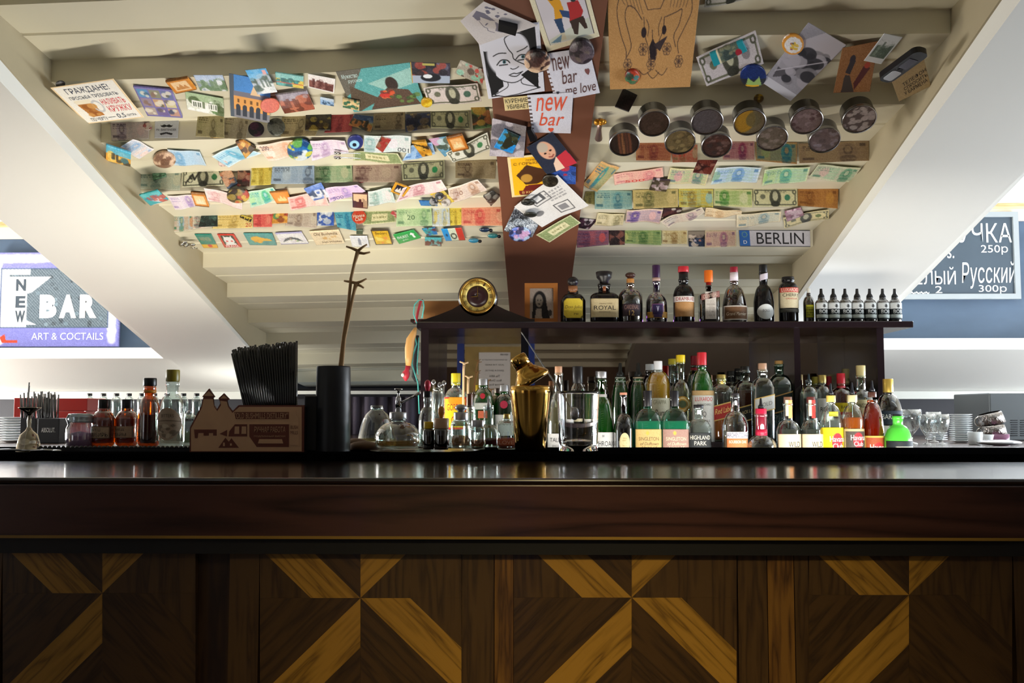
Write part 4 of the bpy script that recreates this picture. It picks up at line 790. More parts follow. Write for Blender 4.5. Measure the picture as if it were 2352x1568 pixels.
I('C', '1935,110 2018,94 1998,210 1914,213', 'pic', ['9A6A44', 'A07048'], 'brown card of two dancers drawn in dark ink', f=1.2, name='art_card', cat='picture', fx=lambda c: (c.ell(.36, .28, .08, .09, '3A3440'), c.poly([(.3, .3), (.46, .32), (.36, .6), (.22, .55)], '3E3840'), c.poly([(.22, .6), (.36, .62), (.56, 1), (.2, 1)], '4A4240'), c.poly([(.7, .45), (.9, .5), (.7, .75), (.55, .95), (.5, .8)], '5E3034'), c.ell(.8, .44, .08, .06, 'B04A3A')))
I('C', '2031,76 2074,85 2024,147 1984,139', 'photo', ['D0D4D8', 'C8D0CC', '6A7A6E', '8A9A8C', '56645A'], 'white card with a small green grey photo, left of the mobile phone', fx=lambda c: [c.rect(*b, 'DCE0E4') for b in ((0, 0, 1, .18), (0, .82, 1, 1), (0, 0, .1, 1), (.9, 0, 1, 1))])
I('C', '2046,180 2121,131 2138,197 2065,233', 'text', ['A89068', 'A89068', 0], 'torn brown note handwritten in Cyrillic behind the mobile phone', extra=.05, name='handwritten_note', cat='note',
  text=[('ТЕЛЕФОН', .25, .36, .98, .5, '28221E', 0, -6), ('СПРОСИТЬ', .25, .54, .98, .66, '28221E', 0, -6), ('У БАРМЕНА', .22, .7, .95, .84, '28221E', 0, -6)])
# old mobile phone
P, n = place('C', [(2018, 163), (2108, 96), (2128, 122), (2040, 186)], .062); ax = (P[1]-P[0]).normalized(); ay = n.cross(ax).normalized(); c0 = sum(P, Vector())/4; Lh = (P[1]-P[0]).length/2*1.02; Wh = .024
ph = empty('mobile_phone', c0, 'old black bar mobile phone with silver keys, fixed over the brown note', 'phone')
def pl(sx, sy, d): return c0+ax*sx*Lh+ay*sy*Wh+n*d
def rrect(a0, a1, b0, b1, r_=.25, N=5, asp=None):
    out = []; asp = asp or Lh/Wh
    for cx, cy, s0 in ((a1, b1, 0), (a0, b1, 1), (a0, b0, 2), (a1, b0, 3)):
        rx, ry = r_/asp, r_; cx2 = cx-rx if cx == a1 else cx+rx; cy2 = cy-ry if cy == b1 else cy+ry
        for i in range(N+1): a = (s0+i/N)*math.pi/2; out.append((cx2+rx*math.cos(a), cy2+ry*math.sin(a)))
    return out
def plate(pts, d0, d1): mb = MB(); mb.prism([pl(x, y, d0) for x, y in pts], n*(d1-d0)); return mb
o = plate(rrect(-1, 1, -1, 1, .8), 0, .018).build('case', mat('black_plastic', '101014', rough=.35), ph)
plate(rrect(-.85, -.25, -.62, .62, .3), .018, .0195).build('keypad', mat('silver_plastic', 'B8BCC4', rough=.35), ph)
plate(rrect(-.05, .55, -.6, .6, .1), .018, .0192).build('screen', mat('grey_screen', '4A4A58', rough=.15), ph)
plate(rrect(-.22, -.08, -.35, .35, .3), .018, .0195).build('centre_key', mat('dark_key', '2A2A30', rough=.4), ph)
I('RR1', '1431,204 1464,220 1444,258 1412,246', 'mag', ['1E1418', '2A1C20', '141014'], 'small black square magnet above the spice tins', th=.008)
I('RR1', box4(1742, 227, 22, 20), 'mag', ['C8A020', '5A4010', 'E0B830'], 'tiny round yellow magnet above the spice tins', oval=True, dome=.01, m=RELIEF)
# bottle opener figure
c0 = onplane(1378, 276, Vector((0, 0, A0-.01)), NM); e = empty('statuette_magnet', c0, 'slim magnet with a golden flower head left of the spice tins', 'magnet'); s1 = onplane(1375, 318, Vector((0, 0, A0-.01)), NM)
mb = MB(); 
for i in range(5): mb.ball(c0+Vector((.012*math.cos(i*1.256), .01*math.sin(i*1.256), -.006)), .010, .010, .009, 8, 6)
mb.build('flower', mat('gold_paint', 'C88A28', rough=.3, metal=.6), e); mb = MB(); mb.tube([c0, (c0+s1)/2, s1], [.009, .007, .013], 10); mb.build('stem', mat('rosy_metal', '9A8078', rough=.3, metal=.7), e)
# spice tins
def seeds(c, cols, n=60, r_=.04): c.blobs(cols, n, r_*.7, r_*1.4)
TINS = [(1502, 285, 74, 'upper', 'tin of dark brown powder', ['4A3A32', '5A4840', '40302A']), (1624, 281, 76, 'upper', 'tin of plain grey powder', ['6A6870', '72707A']), (1722, 282, 76, 'upper', 'tin half filled with yellow powder', ['A89868', '8A8060', 'C0B088']),
        (1853, 279, 76, 'upper', 'tin with a cloudy mauve content', ['8A7478', 'B0989C', '5A3A44', 'A08890']), (1974, 275, 80, 'upper', 'tin of white lumps', ['4A4650', 'E4D8DC', 'D8C8CC', 'F0E8EA']),
        (1434, 331, 72, 'lower', 'tin of cinnamon sticks', ['2A1C18', '8A5238', '5E3626', 'A87048']), (1562, 327, 73, 'lower', 'tin of khaki seeds', ['8A7850', 'A89060', '6A5C3A', 'B8A470']), (1646, 335, 72, 'lower', 'tin of red brown petals', ['4A2A28', '6E3A34', '8A6A64', '3A2A2E']),
        (1774, 319, 73, 'lower', 'tin of grey green herbs', ['7A6E60', '8E8074', '5E5A48', 'A89890']), (1894, 323, 74, 'lower', 'tin of pale lilac salt', ['7A6870', '94828C', '5A5058', 'A8A0B0'])]
STEEL = mat('brushed_steel', 'A8A8AC', rough=.25, metal=1)
for i, (x, y, w_, row, lab, pal) in enumerate(TINS):
    Y = 3.05 if row == 'upper' else 3.27
    if row == 'lower': Y = 3.19
    c = at(x, y, Y); r_ = w_/2/F*Y*.99; h = .052
    nrm = Vector((0, -math.sin(R(36)), -math.cos(R(36)))); zz = -nrm; q = Vector((0, 0, 1)).rotation_difference(-nrm).to_matrix()   # tin axis from lid to magnet
    e = empty('spice_tin', c-nrm*h, 'round steel %s with a clear lid, %s row' % (lab, row), 'tin', 'spice tins hanging from the ceiling')
    mb = MB(); mb.lathe(c, [(r_*.93, 0.0), (r_, .0), (r_, .006), (r_*.97, .0075), (r_, .009), (r_, .013), (r_*.95, .015), (r_*.95, h), (r_*.9, h+.001)], 36, cap=False, M=q)
    mb.lathe(c, [(r_*.9, h), (.001, h+.0005)], 36, cap=False, M=q); mb.build('tin_body', STEEL, e)
    cv = Cv(40, 40, pal[0], seed=50+i); seeds(cv, pal, 50, .05 if 'lumps' not in lab else .1); 
    if 'white lumps' in lab: cv = Cv(40, 40, '4A4650', seed=8); seeds(cv, ['F4ECEE', 'E4DADE', 'FAF4F4'], 34, .055)
    if 'cinnamon' in lab:
        cv = Cv(40, 40, '2A1C18'); [cv.line([(.25+.12*k, .95), (.4+.12*k, .05)], ['8A5238', 'A87048', '6E4030'][k % 3], .045) for k in range(4)]
    if 'yellow' in lab: cv = Cv(40, 40, '8E8466', seed=3); cv.ell(.25, .55, .4, .5, 'DCA81E'); cv.ell(.62, .6, .25, .3, '7A7450', .8)
    cv.noise(8)
    u, v = 2*cv.u-1, 2*cv.v-1; a2, b2 = u*np.sqrt(1-v*v/2), v*np.sqrt(1-u*u/2); Q = np.array(q)
    pts = np.stack([a2*r_*.93, -b2*r_*.93, np.zeros_like(a2)+.004], -1) @ Q.T+np.array(c); pts2 = np.stack([a2*r_*.93, -b2*r_*.93, np.zeros_like(a2)+.012], -1) @ Q.T+np.array(c)
    iu = np.clip((a2+1)/2*39, 0, 39).astype(int); iv = np.clip((b2+1)/2*39, 0, 39).astype(int)
    me = paint_mesh('contents', (pts, pts2), cv.a[iv, iu]); link('contents', me, RELIEF, e)
    mb = MB(); mb.lathe(c, [(.0005, .0012), (r_*.93, .0012)], 36, cap=False, M=q); mb.build('clear_lid', glass('lid_glass', 'F4F4F4', .06, .12), e)
# right risers and soffits
I('RR2', '1461,327 1545,327 1540,369 1461,368', 'bill', ['A86A48', '8A4434', '6A2E28', 'B88058', .5], 'red brown banknote behind the cinnamon tin')
I('RR2', '1540,332 1602,332 1602,372 1545,373', 'bill', ['B07058', 'B04A3A', '7A6A48', 'A89070', .4], 'brick red banknote below the khaki seeds tin')
I('RR2', '1660,325 1733,323 1733,367 1660,367', 'bill', ['B08A80', '8A3A54', '5A2E48', 'B89088', .62], 'pinkish banknote with a plum square, below the yellow powder tin')
I('RR2', '1734,325 1831,327 1830,377 1736,369', 'bill', ['B08858', '3A7A80', '28586A', '8A9A68', .75], 'ochre banknote with a blue green sea, below the grey green herbs tin')
I('RR2', '1833,330 1996,322 1996,369 1836,375', 'bill', ['9A8264', '86705A', '4E4038', 'A08A68', .7], 'long brown banknote at the right end of the riser with the tins')
I('RS2', '1409,400 1522,385 1524,407 1412,426', 'bill', ['F0B8A8', 'E89890', 'C86874', 'F4C8B0', .72], 'salmon pink banknote printed 500, first soffit below the tins', text=[('500', .22, .74, .62, .95, 'D84A40')])
I('RS2', '1381,371 1423,385 1370,442 1338,424', 'bill', ['E0B070', '4A9A8A', '3A6A8A', 'E8A860', .5], 'orange banknote with blue green map, tilted beside the brown board')
I('RS2', '1540,385 1630,391 1620,425 1530,420', 'bill', ['E4DCA8', '8AA880', '4A6A80', 'D8A0A0', .75], 'cream banknote with green and pink patches below the red photo')
I('RS2', '1645,384 1749,384 1738,417 1632,422', 'bill', ['DCE8F0', '80A8D8', '4A7AB0', '90B898', .55], 'light blue banknote with navy blocks, below the tins')
I('RS2', '1757,388 1862,383 1852,416 1750,427', 'bill', ['E4ECC8', '70B8A0', '4A8A80', 'B0DC88', .5], 'light green banknote with an orange figure, below the tins')
I('RS2', '1880,378 1978,386 1955,420 1857,409', 'bill', ['D0D8B8', '6AA080', '3E7860', 'D0B0A8', .75], 'green and pink banknote at the right end below the tins')
I('RR2', '1603,367 1649,367 1632,401 1591,396', 'pic', ['5A2420', '7A3428', '3A1614', 'A87060'], 'dark red photo hanging below the petals tin', extra=.01)
I('RS2', '1501,407 1540,410 1530,437 1491,433', 'mag', ['2E2028', 'A89098', '1E161C', 'D0C0C4'], 'dark purple and white magnet right of the salmon pink banknote', th=.006)
I('RR3', '1345,440 1368,438 1368,470 1340,466', 'bill', ['8A8450', '6E6A3C', '4A4428', '9A9460', .5], 'olive scrap of banknote beside the brown board')
I('RR3', '1366,436 1452,438 1452,480 1366,480', 'bill', ['90B0A8', '6A9CA0', '2E5A6A', 'A8B8A0', .62], 'teal banknote with a dark portrait, fourth riser')
I('RR3', '1453,436 1557,433 1557,475 1455,480', 'bill', ['C0AC70', '8A8450', '4E5030', 'C8B478', .35], 'khaki banknote with a dark landscape, right of the teal one')
I('RR3', '1558,433 1638,434 1638,476 1560,475', 'bill', ['D0C058', 'A89448', '6E6038', '90B8B8', .38], 'yellow and pale blue banknote in the middle of the fourth riser')
I('RR3', '1639,433 1728,435 1728,476 1639,472', 'bill', ['C8C890', '6A9A4A', '3A6A34', 'D0D0A8', .28], 'leaf green banknote left of the two dollar one')
I('RR3', '1729,433 1831,433 1832,474 1731,474', 'usd', ['3E7A5E', 'CCC8A0'], 'two dollar style banknote, fourth riser')
I('RR3', '1832,433 1926,433 1924,479 1832,472', 'bill', ['A8743E', '94602E', '70441E', 'B8843E', .3], 'rust brown banknote at the right end of the fourth riser')
I('RS3', '1373,490 1435,492 1431,518 1366,518', 'bill', ['E0D4A8', 'B8AC80', '7A7450', 'ECE0B8', .75], 'cream and olive banknote left of the violet one, lower right soffit')
I('RS3', '1333,500 1372,505 1352,527 1325,522', 'pic', ['2A1A22', '503040', 'D0C8C8', '1A1018'], 'dark crumpled photo beside the brown board')
I('RS3', '1440,482 1523,480 1515,512 1436,510', 'bill', ['E4CCB0', '7A629A', '4E3E78', 'E8B8B0', .25], 'peach banknote with a violet print')
I('RS3', '1525,478 1567,478 1563,493 1518,504', 'pic', ['3A2020', '5A3028', 'C8C0B0', '2A1618'], 'dark photo above the curled banknote')
I('RS3', '1516,507 1612,476 1619,489 1535,525', 'bill', ['D8CCB0', 'C4A8A0', '5A4A5A', 'D0C8B8', .7], 'curled beige banknote rising to the right', curl=.010)
I('RS3', '1621,479 1704,485 1703,496 1618,500', 'bill', ['E4CCA0', 'D8B888', 'B08A60', 'E8D8B8', .4], 'folded cream banknote in the middle of the lower right soffit', curl=.008)
I('RS3', '1692,493 1795,485 1792,509 1692,523', 'bill', ['E4D8B8', 'A8BCB8', '5A7A84', 'DCCCA8', .62], 'white and blue green banknote with a map')
I('RS3', '1799,499 1904,480 1904,500 1802,523', 'usd', ['6A7A4A', 'D4C898'], 'one dollar style banknote at the right end of the lower right soffit')
I('RS3', '1802,484 1840,475 1847,491 1808,506', 'mag', ['8A5A70', 'D0B8C4', '5A3048', 'B890A4'], 'mauve town magnet above the last dollar note', th=.006)
I('RR4', '1324,528 1398,528 1398,562 1325,569', 'bill', ['7A5468', '6A4058', '4A2A48', 'B84A4A', .3], 'dark plum banknote beside the brown board, lowest riser')
I('RR4', '1398,528 1435,528 1435,562 1400,563', 'pic', ['3A2426', '28181C', '7A4A40', '1E1216'], 'dark brown portrait photo between the plum and the moss green banknotes')
I('RR4', '1435,528 1519,528 1519,563 1435,559', 'bill', ['8AA068', '5E8048', '3A5A30', 'B8B870', .5], 'moss green banknote, lowest riser')
I('RR4', '1520,529 1578,529 1578,560 1520,560', 'bill', ['C8B888', 'A8905E', '7A5A34', 'D0C8A0', .5], 'beige banknote with a round brown mark, lowest riser')
I('RR4', '1581,531 1619,530 1619,566 1582,566', 'pic', ['14141E', '20304E', 'C8B8A8', '0E0E14', '8A7A70'], 'black photo of two people, lowest riser', fx=lambda c: (c.rect(0, 0, 1, .25, '8A7F72'), c.ell(.4, .62, .08, .07, 'B0A8B8'), c.ell(.7, .62, .08, .07, 'A87868')))
I('RR4', '1619,529 1691,529 1691,566 1619,569', 'bill', ['C8B898', 'A0707C', '6A4A68', 'C8A090', .6], 'cream and purple banknote left of the licence plate')
def plt(c): c.rect(0, 0, .145, 1, '2A62B0'); c.rect(0, 0, 1, .03, '40444C'); c.rect(0, .97, 1, 1, '40444C'); [c.ell(.073+.035*math.cos(i*.52), .28+.15*math.sin(i*.52), .006, .025, '7AA870') for i in range(12)]
I('RR4', '1697,528 1860,529 1861,567 1700,566', 'text', ['C0C0CC', 'C0C0CC', 0], 'white licence plate with a blue end, reading BERLIN', fx=plt, name='licence_plate', cat='licence plate', th=.004, group=None, f=1.0, text=[('D', .05, .64, .10, .84, 'E8ECF4'), ('BERLIN', .24, .16, .91, .84, '1A1A22')])
# --- papers on the brown centre board
I('B', '1195,-62 1339,-62 1377,83 1257,119', 'text', ['E4DCC0', 'E4DCC0', 0], 'cream bordered card of two men in yellow and red coats, at the top edge', name='art_card', cat='picture', f=1.2,
  fx=lambda c: (c.rect(.09, 0, .92, .93, 'D6D0D8'), c.rect(.085, 0, .1, .93, '4A4038'), c.rect(.91, 0, .925, .93, '4A4038'), c.poly([(.1, .86), (.9, .66), (.9, .92), (.1, .92)], 'C8CCC0'), c.poly([(.28, .3), (.5, .33), (.52, .5), (.44, .62), (.32, .6), (.36, .45)], 'E0A028'), c.ell(.36, .3, .06, .05, '4A2E20'), c.poly([(.3, .6), (.44, .6), (.42, .8), (.34, .8)], '2A4468'), c.rect(.33, .8, .42, .9, 'C8C0A8'), c.poly([(.6, .4), (.8, .38), (.84, .55), (.76, .66), (.56, .66), (.6, .52)], 'B02E30'), c.ell(.72, .35, .05, .05, '2A3A3A'), c.poly([(.56, .66), (.82, .62), (.84, .82), (.78, .82), (.72, .7), (.64, .88), (.58, .86)], '3A2A24'), c.poly([(.44, .48), (.6, .52), (.58, .62), (.46, .58)], '2E4A7A'), c.poly([(.12, .9), (.36, .82), (.3, .92)], '6A8AA0')))
def face(c):
    k = '121216'; c.rect(.06, .3, .2, .98, k); c.poly([(.1, .06), (.93, .05), (.93, .6), (.7, .35), (.3, .35)], k); c.poly([(.06, .28), (.06, .06), (.4, .06)], 'D8D8E4'); c.ell(.46, .38, .36, .34, 'D8D8E4'); c.poly([(.14, .3), (.8, .3), (.74, .62), (.5, .76), (.24, .66)], 'D8D8E4')
    c.poly([(.62, .7), (.9, .95), (.93, .55)], k); c.poly([(.38, .72), (.6, .72), (.62, .82), (.95, .96), (.08, .96), (.36, .84)], 'D8D8E4'); c.poly([(.12, .62), (.3, .76), (.3, .84), (.12, .92)], k)
    c.curve([(.5, .12), (.42, .17), (.46, .3), (.52, .38), (.54, .46), (.68, .54), (.82, .6), (.82, .3), (.76, .16), (.62, .1), (.5, .12)], k, .007)
    c.curve([(.2, .38), (.3, .35), (.42, .36)], k, .007); c.curve([(.6, .36), (.72, .33), (.78, .3)], k, .007)
    for u, v in ((.36, .48), (.68, .44)): c.curve([(u-.12, v+.03), (u-.04, v-.03), (u+.06, v-.02), (u+.1, v+.02)], k, .008); c.ell(u+.01, v, .03, .024, '4A8A98'); c.ell(u+.01, v, .018, .018, k); c.curve([(u-.08, v+.04), (u+.06, v+.04)], k, .008)
    c.curve([(.46, .58), (.5, .6), (.56, .59), (.6, .57)], k, .006); c.curve([(.42, .68), (.5, .66), (.56, .67), (.66, .65)], k, .007); c.curve([(.44, .69), (.54, .71), (.64, .66)], k, .007); c.curve([(.16, .62), (.28, .74), (.5, .8), (.7, .72), (.8, .6)], k, .007)
    c.curve([(.38, .78), (.36, .86), (.12, .95)], k, .006); c.curve([(.62, .76), (.64, .84), (.92, .92)], k, .006); c.curve([(.06, .3), (.14, .96), (.93, .93)], k, .007)
I('B', '1094,68 1238,50 1251,209 1122,227', 'text', ['D8D8E4', 'D8D8E4', 0], 'white sheet with a bold black ink drawing of a large face', fx=face, name='ink_drawing', cat='drawing', f=.95)
def sketch(c): k = '5A586E'; c.poly([(.38, .1), (.6, .05), (.66, .2), (.62, .5), (.56, .42), (.5, .22), (.42, .3), (.36, .26)], k, .8); c.curve([(.38, .3), (.34, .5), (.36, .58), (.33, .66), (.38, .78)], k, .006); c.poly([(.42, .74), (.5, .66), (.6, .5), (.62, .66), (.5, .88), (.46, .84)], k, .7); c.curve([(.4, .48), (.46, .46)], k, .012); c.blobs([k], 10, .01, .03, (.7, .1, .95, .5))
I('B', '1057,48 1111,3 1236,58 1102,103', 'text', ['CFC8C8', 'CFC8C8', 0], 'pencil sketch of a bearded man in profile, at the left of the board', fx=sketch, name='pencil_sketch', cat='drawing', f=1.2, extra=.004)
P, n = place('B', [(1146, 45), (1189, 55), (1184, 73), (1144, 61)], .006); mb = MB(); mb.prism(P, n*.014); o = mb.build('clip', mat('black_plastic')); tag(o, 'black bulldog clip holding the pencil sketch over the face drawing', 'clip')
I('B', '1245,124 1352,108 1378,213 1276,233', 'text', ['D4D4E2', 'D4D4E2', 0], 'spiral notebook page with dark script, reading new bar me love', name='notebook_page', cat='note', fx=lambda c: [c.rect(.0, .3+.09*i, .05, .33+.09*i, '5A3A2E') for i in range(7)],
  text=[('new', .14, .1, .55, .36, '5A3A3A', .35), ('bar', .26, .38, .62, .66, '5A3A3A', .35), ('me love', .26, .7, .95, .92, '5A3A3A', .35), ('♥', .8, .42, .9, .56, '7A4A4A')])
I('B', '1156,224 1214,219 1216,250 1160,254', 'text', ['DCC894', 'DCC894', 0], 'small cream label in black Cyrillic capitals warning about smoking', text=[('КУРЕНИЕ', .06, .12, .95, .44, '2A2A22'), ('УБИВАЕТ', .1, .56, .98, .88, '2A2A22')], f=1, name='warning_label', cat='label')
I('B', '1211,218 1317,211 1311,306 1222,304', 'text', ['D8D8E6', 'D8D8E6', 0], 'spiral notebook page with bright red brush lettering and a heart', name='notebook_page', cat='note', fx=lambda c: [c.rect(.0, .06+.1*i, .07, .1+.1*i, '4A3A3A') for i in range(9)],
  text=[('new', .16, .08, .88, .42, 'E0583A', .3), ('bar', .2, .46, .82, .8, 'E0583A', .3), ('♥', .42, .86, .56, .97, 'E0583A')])
P, n = place('B', [(1277, 209), (1285, 209), (1285, 217), (1277, 217)]); mb = MB(); mb.ball(sum(P, Vector())/4, .005, .005, .004); o = mb.build('push_pin', mat('dark_pin', '3A3A44', rough=.3)); tag(o, 'dark push pin at the top of the red lettered notebook page', 'pin')
for q, pal, lab, dm in ((box4(1336, 114, 58, 56), ['3A3038', '5A4C54', '241C22', '6E6058'], 'large round dark purple grey rosette between the two men card and the notebook page', .018), (box4(1234, 136, 60, 50), ['B08A70', '3A1E1C', 'E0C0A0', 'C03A34', 'D8D0C8', '20181A'], 'red, black and cream seashell brooch on the edge of the face drawing', .018)):
    I('B', q, 'mag', pal, lab, oval=True, dome=dm, m=RELIEF, name='round_brooch', cat='brooch', th=.004)
I('B', '1165,361 1270,350 1275,445 1176,453', 'text', ['F0B418', 'F0B418', 0], 'yellow poster with a dark red brown moustached face', name='small_poster', cat='poster', f=1.2, fx=lambda c: ([c.rect(*b, 'E8D4A0') for b in ((0, 0, 1, .05), (0, .95, 1, 1), (0, 0, .06, 1), (.94, 0, 1, 1))], c.poly([(.15, .45), (.4, .22), (.8, .36), (.85, .6), (.6, .7), (.35, .7)], '4A2A14'), c.ell(.38, .54, .13, .1, 'B88A3A'), c.poly([(.2, .95), (.35, .72), (.9, .7), (.9, .95)], '6A2018'), c.rect(.18, .84, .8, .93, '7A2A1C')), text=[('ПЕРВЫЙ', .4, .08, .7, .13, '7A4A14'), ('С ГОРЬКИМ', .12, .15, .8, .21, '7A4A14'), ('В КНИЖЕ', .25, .86, .7, .92, 'E8C070')])
I('B', '1255,370 1323,383 1322,423 1260,420', 'pic', ['2A4A98', '3A60B0', '1E3468', 'C03040'], 'blue photo mostly hidden behind the smiling child portrait')
def child(c): c.ell(.47, .34, .25, .27, 'D8A488'); c.ell(.42, .22, .17, .14, 'B0B0A4', .7); c.ell(.38, .40, .045, .025, '2A1A18'); c.ell(.58, .38, .045, .025, '2A1A18'); c.line([(.42, .53), (.5, .56), (.58, .52)], '8A3A34', .02); c.ell(.48, .46, .03, .03, 'C08A70'); c.poly([(.4, .75), (.6, .6), (.7, 1), (.3, 1)], 'E8C8B0'); c.poly([(.6, .62), (.98, .55), (1, 1), (.6, 1)], 'C0303E')
I('B', '1209,338 1268,303 1326,374 1257,402', 'text', ['242A3C', '242A3C', 0], 'photo of a smiling child in red cloth', fx=child, name='photo_print', cat='photo', f=1.1)
def toon(c): k = '3A3A3E'; c.rect(.3, .12, .52, .34, k, .8); c.rect(.34, .16, .46, .3, 'E8E8E8'); c.line([(.25, .1), (.6, .14), (.6, .4), (.28, .4), (.25, .1)], k, .008); c.line([(.5, .6), (.8, .62), (.78, .9), (.5, .88), (.5, .6)], k, .008); c.text(4, .55, .2, .9, .5, '8A8A8E'); c.ell(.2, .6, .08, .08, k, .6); c.rect(.55, .66, .72, .82, '6A6A70', .7)
I('B', '1181,473 1280,400 1352,470 1245,520', 'text', ['DCDAD8', 'DCDAD8', 0], 'white comic strip sheet with curled edges, lower part of the board', fx=toon, name='comic_sheet', cat='drawing', curl=.004, f=1.2)
I('B', '1183,475 1252,485 1222,545 1157,530', 'pic', ['7A808A', '40444E', 'B8C0CC', '202428', '9AA4B0'], 'speckled black and white photo under the dark keyring', fx=lambda c: c.noise(50))
I('B', box4(1194, 536, 50, 32), 'mag', ['6A80D0', '3A3A5A', 'D8A8D0', 'C0D8F0', '2A2E4A'], 'oval blue and pink bird badge at the bottom of the speckled photo', oval=True, dome=.004)
I('B', box4(1264, 413, 36, 27), 'mag', ['2E2A20', '3E382C', '1E1A14'], 'dark oval coin shaped magnet on the child photo corner', oval=True, dome=.006, m=RELIEF)
I('B', '1231,539 1310,493 1334,511 1262,556', 'one', [], 'green banknote at the bottom of the brown board')
c0 = onB(1213, 464, .030); e = empty('dark_keyring', c0, 'dark keyring with an oval fob on the comic sheet', 'keyring'); mb = MB(); mb.tube([c0+Vector((.021*math.cos(a), .021*math.sin(a)*1.6, 0)) for a in [i*.35 for i in range(19)]], .006, 8); mb.build('ring', mat('gunmetal', '34342E', rough=.35, metal=.5), e)
c1 = onB(1218, 493, .030); mb = MB(); mb.ball(c1, .027, .038, .008); mb.build('fob', mat('gunmetal'), e)
I('B', '1131,271 1209,290 1203,361 1124,358', 'pic', ['A8A0A8', 'C0B8C0', '6A6670', '8A8488'], 'grey photo under the bright blue bird magnet', f=1.3)
I('B', '1159,294 1195,310 1177,349 1135,335', 'mag', ['2A8AD8', '3AA0E0', '2A2E20', '4A4A30'], 'bright blue magnet with a dark bird', fx=lambda c: c.poly([(.3, .4), (.5, .1), (.7, .4), (.9, .5), (.6, .9), (.3, .8)], '2E2E22'), th=.006)
P, n = place('B', [(1209, 292), (1220, 290), (1234, 315), (1218, 319)], .004); mb = MB(); mb.prism(P, n*.012); o = mb.build('lighter', mat('black_plastic')); tag(o, 'small black lighter beside the grey photo on the board', 'lighter')
